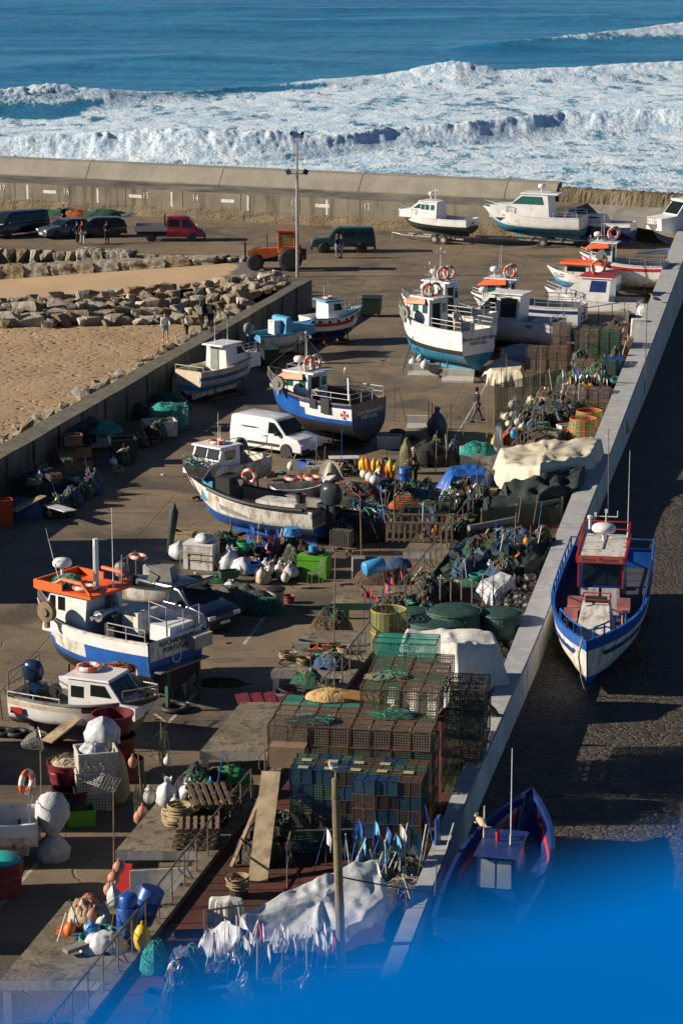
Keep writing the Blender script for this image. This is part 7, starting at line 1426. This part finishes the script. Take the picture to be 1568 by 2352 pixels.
for k,(u,v)in enumerate(((252,2040),(262,2030),(274,2022))):o=buoy(PINK,.17,"float",1.1);put_at(o,u,v+20,1.2,dz=.2*k);tag(o,"dirty pink float threaded beside the blue drums","float","pink floats by the blue drums")
pole(G(205,2110,1.3),G(340,2010,2.0),.02,LBLUE,"tube","long blue tube leaning over the blue drums",cat="tube");o=sack(PLASTW,.2,.5,13);put_at(o,262,2080,1.3);tag(o,"white bottle shaped bag left of the blue drums","bag")
board(G(275,2085,.1),G(285,1985,1.05),.45,.04,RED,"red panel leaning under the pallet bench");q=MB().plate(V((0,0,0)),V((1.75,.3,0)),V((1.75,.3,1.1)),V((0,0,1.1)),.05);o=q.build("plastic_screen",PLASTW);put_at(o,300,2090,0);tag(o,"white plastic screen under the pallet bench","screen")
o=coil(.28,9,ROPE,"rope_coil",.025,9);put_at(o,548,2060,ZT,0,.25);tag(o,"tan rope coil on a black stand on the red paving","rope coil");o=MB().cyl((0,0,0),(0,0,.25),.25,n=14).build("stand",BLACK);put_at(o,548,2060,ZT);tag(o,"black stand under the tan rope coil","stand")
tarp("translucent_sheet",[V(p)for p in(G(560,2100,2.3),G(700,2030,2.6),G(800,1990,2.8),G(862,1972,2.9),G(880,2060,2.4),G(830,2110,2.2),G(700,2150,1.9),G(590,2160,1.8))],.35,PLASTW,"large pale plastic sheet stretched beside the wooden utility pole",.1,.08,13,54,sag=.18,cat="plastic sheet")
tarp("plastic_sheet",ring([(475,2140,1.7),(520,2118,2.0),(560,2150,1.9),(575,2190,1.6),(500,2215,1.5),(460,2185,1.5)]),.5,PLASTW,"crumpled white plastic sheet at the lower left of the large pale one",.2,.16,9,55,sag=.3,cat="plastic sheet")
tarp("towel",ring([(486,2058,2.1),(555,2062,2.1),(553,2068,2.1),(487,2066,2.1)]),.75,TARPW,"white towel hung over the rail left of the pale plastic sheet",.05,.06,9,56,cat="towel")
for k in range(26):o=flag(FLG[rg.choices(["white","white","red","orange"],[.5,.2,.2,.1])[0]],rg.uniform(.9,1.3),.36,(rg.uniform(.0,.5),rg.uniform(-.2,.2)),rg.choice([NAVY,WFL]),seed=120+k);put_at(o,470+11*k,2245+rg.uniform(-22,18)-k*.8,ZT+.2);tag(o,"marker flag in the dense white and red bunch below the pale plastic sheet","marker flag","white and red marker flags")
for k in range(20):c_=rg.choice(["sky","green","blue","sky","white"]);o=flag(FLG[c_],rg.uniform(1.2,1.7),.38,(rg.uniform(-.3,.6),rg.uniform(-.2,.2)),rg.choice([BLUE,WFL]),seed=160+k);put_at(o,790+7.5*k,2025+rg.uniform(-15,12),ZT+.35);tag(o,"%s marker flag in the bunch right of the utility pole, before the pots"%c_,"marker flag","%s marker flags by the pole"%c_)
for k,(u,v,lb)in enumerate(((690,2030,"single pale marker flag leaning left of the pole"),(720,2005,"white marker flag leaning close to the pole"))):o=flag(FLG["sky" if k==0 else "white"],1.3,.4,(.35 if k else-.35,0),NAVY,seed=190+k);put_at(o,u,v,ZT);tag(o,lb,"marker flag")
heap(840,2050,2.2,1.2,.7,NETG,"green netting under the blue and green flags",z=ZT,strand=[ROPEG,STEEL],seed=57);heap(930,2100,1.8,2.4,.9,NETK,"dark gear heap between the flags and the wall",z=ZT,strand=[ROPE],seed=58);heap(620,2310,4.0,2.0,.5,NETK,"dark net heap under the white and red flags",z=ZT,strand=[ROPEG],seed=59);o=buoy(WFL,.25,"buoy");put_at(o,408,2250,ZT);tag(o,"large white buoy on the terrace below the handrail","buoy")
heap(355,2230,.7,.6,.8,NETT,"teal rope bunch hanging on a rail at the bottom",z=ZT,strand=[ROPEG],seed=60)
# ---------------- left row in the shade of the quay wall
heap(388,940,2.4,1.6,.9,NETG,"green netting heap behind the shaded crates",strand=[ROPEG],seed=70);c1=cage(1.9,1.3,1.15,WIRE_T,GREENP,"net_cage",.03);put_at(c1,388,982,0,R(12));tag(c1,"large net cage topped with turquoise net in the wall's shade","net cage");heap(386,938,1.6,1.1,.3,lump=.65,m=NETT,label="turquoise net on top of the large shaded cage",z=1.12,strand=[ROPEG],seed=71)
o=crate(1.6,1.1,.75,WFL,"pallet_box");put_at(o,366,998,0,R(14));tag(o,"white plastic pallet box at the edge of the wall's shade","pallet box")
q=MB();q.box((0,0,.75),(1.3,1.0,1.5));o=q.build("grey_cabinet",GREY);put_at(o,443,905,0,R(14));tag(o,"grey cabinet with pale lid and red door, left of the cream boat stern","cabinet");MB().box((0,0,1.53),(1.4,1.1,.06)).build("lid",LBLUE and mat("pale blue lid",(.35,.38,.42),.5),o);MB().box((.67,-.1,.45),(.04,.8,.8)).build("red_door",RED,o)
for k,(u,v,lb)in enumerate(((195,1030,"black wheeled container nearest the white tank"),(172,1042,"middle black container under the wall"),(148,1055,"leftmost black container behind the wooden crates"))):dumpster(u,v,lb,R(14),1.1,1.35,1.1,BLACK,name="black_container")
ib=cage(1.15,1.0,1.05,WHCR,STEEL,"tank_cage",.025);put_at(ib,233,1028,0,R(12),.12);tag(ib,"white liquid tank in a steel cage under the wall","liquid tank");MB().box((0,0,.52),(1.02,.88,.94)).build("tank",WHITE2,ib);MB().box((.02,-.52,.62),(.4,.02,.3)).build("tank_label",mat("green label",(.02,.25,.1),.5),ib);heap(238,990,1.8,1.2,.45,lump=.65,m=NETT,label="turquoise net heap behind the white tank",z=.9,strand=[ROPEG],seed=72)
cw=crate(.85,.6,.5,mat("brown wooden crate",(.26,.15,.08),.8,.35),"wooden_crate")
for k,(u,v,L,lb)in enumerate(((150,1088,0,"lower left wooden crate"),(188,1080,0,"lower right wooden crate"),(155,1083,1,"middle left wooden crate"),(186,1075,1,"middle right wooden crate"),(168,1072,2,"topmost wooden crate"))):p=G(u,v,0);inst(cw,(p.x,p.y,.52*L+.02),R(12)+.2*(k%2),lb+" in the pile under the quay wall")
for k in range(14):p=G(75+7*k+rg.uniform(-8,8),1150-3*(k%4)*4,0);inst(pt[rg.choice([1,2,0])],(p.x,p.y,.42*(k%3)),rg.uniform(0,3),"dark green pot in the shaded pile below the wooden crates","shaded pots below the crates")
heap(100,1130,3.0,1.8,1.0,NETG,"green rope and pot heap in the deep shade",strand=[ROPEG,ROPE],seed=73,ns=40)
for u,v,r_,m_,lb in((93,1090,.18,ORF,"orange float on the shaded heap"),(91,1102,.18,WFL,"white float on the shaded heap")):o=buoy(m_,r_,"float");put_at(o,u,v,.9);tag(o,lb,"float")
o=coil(.3,6,ROPE,"rope_coil",.03,3);put_at(o,80,1112,.9);tag(o,"tan rope coil on the shaded heap","rope coil");o=jug(WFL,s=1.3);put_at(o,183,1128,0);tag(o,"white jerrycan standing in front of the wooden crates","jerrycan");heap(203,1122,.8,.7,.7,mat("orange cloth",(.6,.1,.02),.7),"bright orange cloth heap right of the white jerrycan",seed=74,cat="cloth",name="orange_cloth")
board(G(30,1175,.6),G(100,1140,.8),.35,.05,PALEWOOD,"pale plank across the shaded scrap by the left edge");board(G(112,1160,.5),G(162,1175,.6),.6,.04,PLASTW,"white board on the shaded scrap heap");heap(120,1185,2.0,1.2,.6,NETK,"dark scrap heap in the shade near the left edge",strand=[STEEL,WOOD],seed=75,name="scrap_heap",cat="scrap heap");heap(50,1190,2.2,1.4,.8,NETBL,"dark blue scrap heap near the orange crates",strand=[ROPE],seed=76,name="scrap_heap",cat="scrap heap")
co=crate(.75,.5,.28,mat("orange crate plastic",(.6,.08,.01),.5,.15),"plastic_crate")
for k in range(4):inst(co,G(8,1205,0)+V((0,0,.28*k)),R(10)+.05*k,"%s orange plastic crate at the left edge"%["lowest","second","third","top"][k])
o=drum(PBLUE,.3,.8);put_at(o,285,958,0);tag(o,"blue drum in the deep shade under the wall","drum");heap(322,960,1.3,1.0,.8,NETB,"brown and orange net heap left of the large shaded cage",strand=[ROPEO,ROPEG],seed=77,ns=40);heap(335,925,1.2,1.0,.9,TARPG,"grey covered bundle under the wall",seed=78,cat="bundle",name="bundle");heap(402,903,1.0,.8,1.2,TARPW,"white peaked cover behind the large shaded cage",seed=79,cat="cover",name="cover");heap(425,975,.5,.5,1.2,TARPW,"narrow white cloth standing right of the shaded cage",seed=80,cat="cloth",name="cloth_bundle");heap(395,890,1.8,.8,.5,RED,"red covered boat box beside the grey cabinet",seed=81,cat="cover",name="red_cover")
heap(85,492,4.0,1.2,.5,lump=.6,m=NETG,label="dark green net pile against the sea wall, left part",seed=82,strand=[ROPEG],ns=50);heap(150,493,3.6,1.2,.5,lump=.6,m=NETG,label="dark green net pile against the sea wall, middle part",seed=83,strand=[ROPE,ROPEG],ns=50);heap(183,495,2.8,1.2,.45,lump=.6,m=NETO,label="pinkish orange net pile between green ones at the sea wall",seed=84,strand=[ROPEO],ns=40);heap(238,496,4.2,1.2,.55,lump=.6,m=NETG,label="green and turquoise net pile at the right end by the sea wall",seed=85,strand=[ROPEG],ns=60)
p=ROCH.W(.74,.2,ROCH.Ds+1.08);o=mound("net_heap",1.1,1.2,.3,NETT,[ROPEG],seed=86,ns=40,sr=.02);put(o,p);tag(o,"turquoise rope heap on the orange roof","rope heap")
p=G(265,1540,1.95);o=mound("rope_heap",1.4,.7,.25,NETO,[ROPEO,ROPEG],seed=87,ns=40);put(o,p);tag(o,"orange and green rope on the lower left cabin roof","rope heap")
for k,(u,v,c_)in enumerate(((272,1590,"orange"),(298,1590,"orange"),(222,1600,"red"),(262,1612,"orange"),(305,1602,"white"))):o=flag(FLG[c_],1.0,.42,(rg.uniform(-.2,.3),0),WOOD,seed=200+k);put_at(o,u,v,1.3);tag(o,"%s marker flag standing in the brown-bowed boat, %s"%(c_,["tallest","right of the tallest","the red one by the cabin","low over the tubs","the white one near the bow"][k]),"marker flag")
def ladder(a,b,w,m_,label,n=9):
    a,b=V(a),V(b);o=empty("ladder",a,0,label,"ladder");d=b-a;s=d.cross(V((.3,1,0))).normalized()*w/2
    for sg in(1,-1):MB().cyl(s*sg,d+s*sg,.03,n=6).build("stile",m_,o)
    for k in range(1,n):MB().cyl(d*k/n+s,d*k/n-s,.018,n=5).build("rung",m_,o)
    return o
ladder(G(932,856,0),G(962,755,2.5),.42,mat("blue ladder paint",(.015,.05,.17),.5),"blue ladder leaning on the white boat with the light blue bottom");ladder(G(652,1255,.0),G(672,1170,1.5),.5,WFL,"pale ladder leaning on the black-rimmed boat's stern",5)
for u,v,lb in((948,845,"white float hanging under the ladder boat"),(965,838,"white float beside the ladder boat's barrier"),(975,850,"white sack float under the ladder boat")):o=buoy(WFL,.24,"float",1.2);put_at(o,u,v,.4);tag(o,lb,"float")
# ---------------- handrails
def handrail(pts,z,h,label,m=STEEL,posts=None,mid=True,r=.028,brackets=True,name="handrail"):
    P=[V((x,y,z))for x,y in pts];o=empty(name,P[0],0,label,"handrail");q=MB();b0_=P[0]
    q.tube([p-b0_+V((0,0,h))for p in P],r,6)
    q.build("top_rail",m,o)
    if mid:MB().tube([p-b0_+V((0,0,h*.5))for p in P],r*.35,4).build("cable",m,o)
    for a,b in zip(P,P[1:]):
        n=max(1,round((b-a).length/1.15))
        for k in range(n+(b is P[-1])):p=a.lerp(b,k/n)-b0_;MB().cyl(p,p+V((0,0,h)),r*.85,n=6).build("post",m,o)
        if brackets:
            for k in range(0,n,4):
                p=a.lerp(b,(k+.5)/n)-b0_;q=MB()
                for dx in(-.12,.12):q.tube([p+V((dx*.3,0,h)),p+V((dx-.18,-.05,h*.7)),p+V((dx-.2,-.05,h*.3)),p+V((dx*.5,0,0))],r*.7,5)
                q.build("curved_bar",m,o)
    return o
OLDR=mat("old painted rail",(.16,.15,.13),.5,.3,5,dirt=(.10,.05,.02),dirt_amt=.6)
def kx(Y,dx=.15):return(curbx(Y)+dx,Y)
handrail([kx(50),kx(60),kx(71)],ZT+.14,.95,"handrail on the terrace kerb, nearest stretch beside the blue drums and pallets",OLDR);handrail([kx(72.5),kx(80),kx(90)],ZT+.14,.95,"handrail on the terrace kerb, middle stretch above the mossy bench",OLDR);handrail([kx(92),kx(100),kx(109)],ZT+.14,.95,"handrail on the terrace kerb beside the slatted pen",OLDR);handrail([kx(112),kx(124),kx(133)],ZT+.14,.95,"handrail on the terrace kerb past the cream tarpaulin",OLDR);handrail([kx(134.5),kx(144),kx(152)],ZT+.14,.95,"farthest terrace handrail in front of the white cruisers",OLDR)
a,b,c_=G(660,2030,ZT),G(668,1990,ZT),G(830,1985,ZT);handrail([(a.x,a.y),(b.x,b.y),(c_.x,c_.y)],ZT,1.0,"rail across the terrace in front of the pale board and pots",OLDR,brackets=False);a,b=G(470,2180,ZT),G(560,2165,ZT);handrail([(a.x,a.y),(b.x,b.y)],ZT,1.0,"rail that carries the white towel",OLDR,brackets=False)
a,b,c_=G(1342,745,ZT),G(1405,735,ZT),G(1462,722,ZT);handrail([(a.x,a.y),(b.x,b.y),(c_.x,c_.y)],ZT,1.0,"rusty railing on the far terrace end below the cruisers",RUST,brackets=False)
# ---------------- utility pole, cables, sign
p=G(785,2255,ZT);up_=empty("utility_pole",(p.x,p.y,ZT),0,"round wooden utility pole with a gull on its top","utility pole");L_p=5.15
q=MB();prof=[]; 
for k in range(23):z_=L_p*k/22;prof.append((.115-.022*k/22+.004*math.sin(k*2.3)+(.008 if k%5==3 else 0),z_))
q.lathe(prof+[(.03,L_p+.05)],14);q.v=[(x-.03*z_,y,z_)for x,y,z_ in q.v];q.build("shaft",mat("weathered pole wood",(.22,.19,.11),.85,.3,3,bump=.02,stretch=(6,6,.6),dirt=(.10,.085,.05),dirt_amt=.5),up_,smooth=True)
for z_ in(4.7,3.7,2.6):MB().torus((-.03*z_,0,z_),.108,.012,n=16,m=5).build("wire_band",RUST,up_)
top=V((p.x-.03*L_p,p.y,ZT+L_p))
def cable(a,b,sag,r,m_,label):
    a,b=V(a),V(b);pts=[(a.lerp(b,k/16)-a)-V((0,0,sag*4*(k/16)*(1-k/16)))for k in range(17)];o=MB().tube(pts,r,5).build("cable",m_);o.location=a;return tag(o,label,"cable")
pc=V((p.x-.08,p.y,ZT+2.7));cable(pc,V((9,p.y+3,2.0)),.35,.02,BLACK,"black cable sagging from the utility pole over the lower blue boat"); 
sg_=G(1005,1900,ZT+1.4);o=MB().box((0,0,0),(.06,.4,.75)).build("sign",BLUE);put(o,sg_+V((0,0,-.1)),R(-20));tag(o,"narrow blue sign plate with a white 5 at the wall, above the lower blue boat","sign");text("5",.4,frame((-.035,0,0),(0,-1,0)),WPT,o,"sign_digit")
# ---------------- gulls and cats
GW=mat("gull white",(.72,.72,.70),.6,.06);GG=mat("gull grey",(.26,.29,.33),.6,.12)
def gull(loc,rz,label,head=GW,wing=GG,s=1):
    o=empty("gull",loc,rz,label,"gull");o.scale=(s,)*3;N=[((0,0,.19),.085),((-.10,0,.17),.075),((-.22,0,.13),.035),((.08,0,.25),.062),((.12,0,.32),.045),((.145,0,.37),.042)];skin_obj("body",N,[(0,1),(1,2),(0,3),(3,4),(4,5)],head,o)
    for y in(1,-1):
        q=MB();q.add([(.09,y*.07,.24),(-.05,y*.10,.25),(-.24,y*.055,.17),(-.37,y*.02,.11),(-.2,y*.07,.11),(-.02,y*.095,.14),(.0,y*.06,.27),(-.2,y*.02,.19)],[(0,1,5),(1,2,4,5),(2,3,4),(0,6,1),(6,7,2,1),(7,3,2)]);q.build("wing",wing,o)
        MB().cyl((.0,y*.03,0),(.0,y*.03,.12),.008,n=5).build("leg",YEL,o)
    MB().cyl((.18,0,.37),(.235,0,.355),.013,.004,6).build("beak",YEL,o);return o
gull(top+V((0,0,.05)),R(195),"white gull with grey wings perched on top of the utility pole",s=1.1)
gx=V((wallx(157)+.35,157,2.1));gull(gx,R(150),"dark gull sitting on the grey wall coping, upper right",GG,BLACK,1.4)
def cat(loc,rz,fur,label,lying=False,fur2=None,s=1):
    o=empty("cat",loc,rz,label,"cat");o.scale=(s,)*3
    if lying:N=[((0,0,.09),.085),((-.14,0,.09),.08),((.12,0,.11),.065),((.2,0,.15),.05),((.12,.07,.03),.028),((.22,.07,.02),.02),((-.2,.06,.04),.035),((-.28,.02,.03),.02),((-.34,-.1,.02),.018)];E=[(0,1),(0,2),(2,3),(2,4),(4,5),(1,6),(1,7),(7,8)];hd=(.24,0,.18)
    else:N=[((0,0,.20),.085),((-.10,0,.10),.10),((.06,0,.30),.06),((.09,0,.36),.05),((.06,.045,.15),.03),((.09,.045,.02),.022),((.06,-.045,.15),.03),((.09,-.045,.02),.022),((-.06,.07,.05),.04),((.04,.08,.02),.022),((-.06,-.07,.05),.04),((.04,-.08,.02),.022),((-.2,0,.03),.022),((-.33,.08,.02),.018)];E=[(0,1),(0,2),(2,3),(0,4),(4,5),(0,6),(6,7),(1,8),(8,9),(1,10),(10,11),(1,12),(12,13)];hd=(.12,0,.40)
    skin_obj("body",N,E,fur,o,2);q=MB().ball(hd,(.062,.055,.052),10)
    for y in(1,-1):q.cyl(V(hd)+V((-.01,y*.035,.03)),V(hd)+V((-.01,y*.045,.085)),.022,.002,5)
    q.build("head",fur2 or fur,o,smooth=True);return o
TAB=mat("tabby fur",(.10,.075,.05),.9,.4,18);CW=mat("white and black cat fur",(.5,.48,.44),.9,.6,7,dirt=(.02,.02,.02),dirt_amt=.7,dscale=5)
cat(V((wallx(76.3)+.25,76.3,2.1)),R(200),TAB,"tabby cat sitting on the wall coping beside the big trap stack",s=1.15);cat(G(837,1372,1.27),R(160),TAB,"brown cat sitting on the small bench by the red flags");p=G(283,1040,1.2);cat((p.x,p.y+.2,1.2),R(20),CW,"white and black cat stretched on the open bin's rim",True);cat(V((1.95,63.3,3.5))if False else G(1105,1895,3.35),R(120),mat("cream cat fur",(.5,.4,.28),.9,.2),"cream cat lying on the roof of the lower blue boat",True)
# ---------------- painted ground lines
def gline(a,b,w=.12):
    A,B=G(*a),G(*b);d=(B-A).normalized();s=V((-d.y,d.x,0))*w/2;z=V((0,0,.004));q=MB();q.quad(A+s+z,B+s+z,B-s+z,A-s+z);o=q.build("ground_marking",mat("worn white line",(.50,.47,.40),.85,.25,5,dirt=(.2,.165,.12),dirt_amt=.8,dscale=3));o["kind"]='structure'
    if o.data.polygons[0].normal.z<0:o.data.flip_normals()
gline((0,2080),(106,1960));gline((350,1700),(480,1560));gline((560,1480),(620,1400));gline((110,1955),(125,1935));gline((355,1640),(385,1662),.1);gline((1040,1012),(1130,860),.1);gline((700,1300),(780,1290),.1)
# ---------------- the viewer's own terrace: blue painted parapet right under the camera, far out of focus
vt=empty("viewing_parapet",(0,0,25.6),0,"blue painted parapet of the viewing terrace, blurred at the bottom right","parapet")
dirp=V((.85,.527,0)).normalized();nrm=V((.527,-.85,0)).normalized();zt=CH-.262;far_=V((0,.662,zt)) 
def PP(a,b,z):q_=far_+dirp*a+nrm*b;return(q_.x,q_.y,z-25.6)
PARA=mat("bright blue masonry paint",(.0,.175,.64),1,.12,4);PARA.node_tree.nodes["Principled BSDF"].inputs["Specular IOR Level"].default_value=0
q=MB();A1,A2=-2.2,3.0;prof=[(0,zt-.05),(.012,zt-.02),(.035,zt),(.30,zt),(.33,zt-.03),(.33,zt-1.1),(0,zt-2.5)]
q.add([PP(A1,b_,z_)for b_,z_ in prof]+[PP(A2,b_,z_)for b_,z_ in prof],[(i,(i+1)%7,7+(i+1)%7,7+i)for i in range(7)]+[tuple(range(6,-1,-1)),tuple(range(7,14))]);q.build("coping",PARA,vt)
# ---------------- off to the left of the picture: unseen blocks added to cast shade across the yard
for Y0_,Y1_,x_,h_,lb in((96.3,106.0,-18.3,4.7,"unseen added shade caster outside the left edge, farthest and tallest one"),(62.6,66.2,-14.5,3.6,"unseen added shade caster outside the left edge, nearest one"),(68.7,70.8,-14.2,3.4,"unseen added shade caster outside the left edge, second nearest one"),(75.8,79.6,-14.2,2.5,"unseen added shade caster outside the left edge, lowest one"),(71.6,73.6,-13.9,3.2,"unseen added shade caster outside the left edge, middle one")):
    o=empty("shade_caster",(x_-1.5,(Y0_+Y1_)/2,0),0,lb,"shade caster");MB().box((0,0,h_/2),(3,Y1_-Y0_,h_)).build("caster_body",WHITE2,o);MB().prism([(-1.7,h_),(1.7,h_),(0,h_+.6)],-(Y1_-Y0_)/2-.2,(Y1_-Y0_)/2+.2).build("caster_cap",RUST,o)
# ---------------- loose clutter
KM={"rod":(WOOD,RUST,BLUE,WFL,STEEL),"float":(WFL,WFL,ORF,PINK,LBLUE,BLACK),"box":(WFL,PBLUE,GREYP:=GREY,WOOD,GREENP,BLACK)}
rc=random.Random(77)
def clutter(poly,n,z,where,kinds="rfcbs"):
    """small gear strewn over a quad given by four photo points"""
    a,b,c,d=[V((u,v,0))for u,v in poly]
    for k in range(n):
        s,t_=rc.random(),rc.random();q_=a.lerp(b,s).lerp(d.lerp(c,s),t_);p=G(q_.x,q_.y,z);kd=rc.choice(kinds);loc=(p.x,p.y,z+.05)
        if kd=="r":
            l=rc.uniform(.8,2.2);i=rc.randrange(5);o=MB().cyl((0,0,0),(rc.uniform(-.5,.5),rc.uniform(-.3,.3),l*rc.uniform(.35,1)),.018,n=5).build("rod",KM["rod"][i]);nm=["wooden","rusty","blue","white","steel"][i]+" rod"
        elif kd=="f":i=rc.randrange(6);o=buoy(KM["float"][i],rc.uniform(.1,.19),"float",rc.uniform(1,1.5));nm=["white","white","orange","pink","light blue","black"][i]+" float"
        elif kd=="c":o=coil(rc.uniform(.18,.34),6,rc.choice([ROPE,ROPEG,BLACK]),"rope_coil",.022,k);nm="rope coil"
        elif kd=="b":i=rc.randrange(6);o=crate(rc.uniform(.4,.7),rc.uniform(.3,.5),rc.uniform(.2,.4),KM["box"][i],"crate");nm=["white","blue","grey","wooden","green","black"][i]+" small crate"
        elif kd=="n":o=mound("net_pile",rc.uniform(.7,1.5),rc.uniform(.6,1.2),rc.uniform(.35,.8),rc.choice([NETK,NETG,NETB,NETBL,NETK]),[ROPE,ROPEG,RUST,STEEL],ns=24,sr=.014,seed=300+k+n,lump=.55);nm="small net heap"
        else:o=sack(rc.choice([PLASTW,BEIGE,NETK]),rc.uniform(.18,.3),rc.uniform(.3,.5),k);nm="small sack"
        o.location=loc;o.rotation_euler.z=rc.uniform(0,6.3)
        if kd in "fc":o.rotation_euler.x=rc.uniform(-.5,.5)
        tag(o,"%s among the clutter %s"%(nm,where),nm.split()[-1],"%s among the clutter %s"%(nm,where))
clutter([(760,1260),(900,1240),(1000,1130),(860,1105)],71,.1,"right of the grey outboard","rrfcbnn")
clutter([(610,1100),(900,1085),(900,1060),(700,1070)],24,.1,"around the narrow gear boat","rfcb")
clutter([(480,1330),(680,1330),(690,1280),(560,1270)],37,.15,"of the centre left pile","rfcbsn")
clutter([(960,1250),(1060,1245),(1120,1130),(1050,1130)],40,ZT+.1,"between the slatted pen and the shade nets","rrfcnn")
clutter([(1030,1340),(1200,1330),(1290,1230),(1120,1250)],40,ZT+.3,"of the jumbled pots","rrfnc")
clutter([(1150,1020),(1330,1010),(1400,880),(1250,900)],71,ZT+.1,"near the tapered traps","rrffcnnb")
clutter([(1290,900),(1420,890),(1480,740),(1340,760)],40,ZT+.4,"among the far trap stacks","rrfcn")
clutter([(860,1440),(1000,1430),(1050,1330),(900,1340)],27,ZT+.1,"by the red flags and covered baskets","rrnc")
clutter([(660,1700),(660,1500),(820,1500),(760,1600)],12,ZT+.1,"at the handrail before the oilskin","rcn")
clutter([(170,1170),(60,1230),(330,1010),(420,960)],52,.05,"in the shade of the quay wall","rfcbsnn")
clutter([(380,1880),(520,1880),(560,1810),(430,1820)],18,ZT+.25,"on the pallet bench","rfcn")
clutter([(130,2170),(250,2190),(270,2110),(190,2090)],15,ZT+.12,"on the nearest bench","rfc")
clutter([(820,2060),(980,2080),(1000,1960),(860,2000)],24,ZT+.1,"behind the flags and the cables","rrnc")
clutter([(940,1080),(1040,1060),(1050,1010),(960,1010)],12,.05,"by the dark net heap","rnb")
for k,(i,j,w,d,m_,lb)in enumerate(((1.2,.5,1.6,.8,NETK,"dark net scrap lying on the front row of big traps"),(3.4,1.4,1.4,.9,NETG,"green net scrap on the second row of big traps"),(2.9,3.2,1.3,.8,NETOL,"olive net scrap on the raised block of traps"))):
    o=mound("net_scrap",w,d,.1,m_,[ROPEG],seed=500+k,ns=14,lump=.6);put(o,grid_pt(O1,i,j,ZT+(5 if k<2 else 6)*HC+.01));tag(o,lb,"net scrap")
for k in range(70):
    u,v=rc.uniform(250,1000),rc.uniform(760,2000);p=G(u,v,0)
    if p.x>curbx(p.y)-3 or p.x<qwx(p.y)+1:continue
    o=MB().box((0,0,.02),(rc.uniform(.06,.22),rc.uniform(.05,.15),.04)).build("litter",rc.choice([WOOD,BEIGE,BLACK,RUST,WFL]));put(o,(p.x,p.y,0),rc.uniform(0,6));tag(o,"scrap of litter lying on the open yard","litter","litter on the yard")
clutter([(330,2330),(760,2310),(660,2220),(420,2230)],24,ZT+.05,"under the white and red flags","nnrcb")
clutter([(900,2200),(1000,2150),(1040,1990),(960,1990)],18,ZT+.05,"along the foot of the wall, bottom","nnrr")
clutter([(560,1990),(640,1990),(640,1900),(600,1900)],6,ZT+.05,"beside the long pale board","ncr")
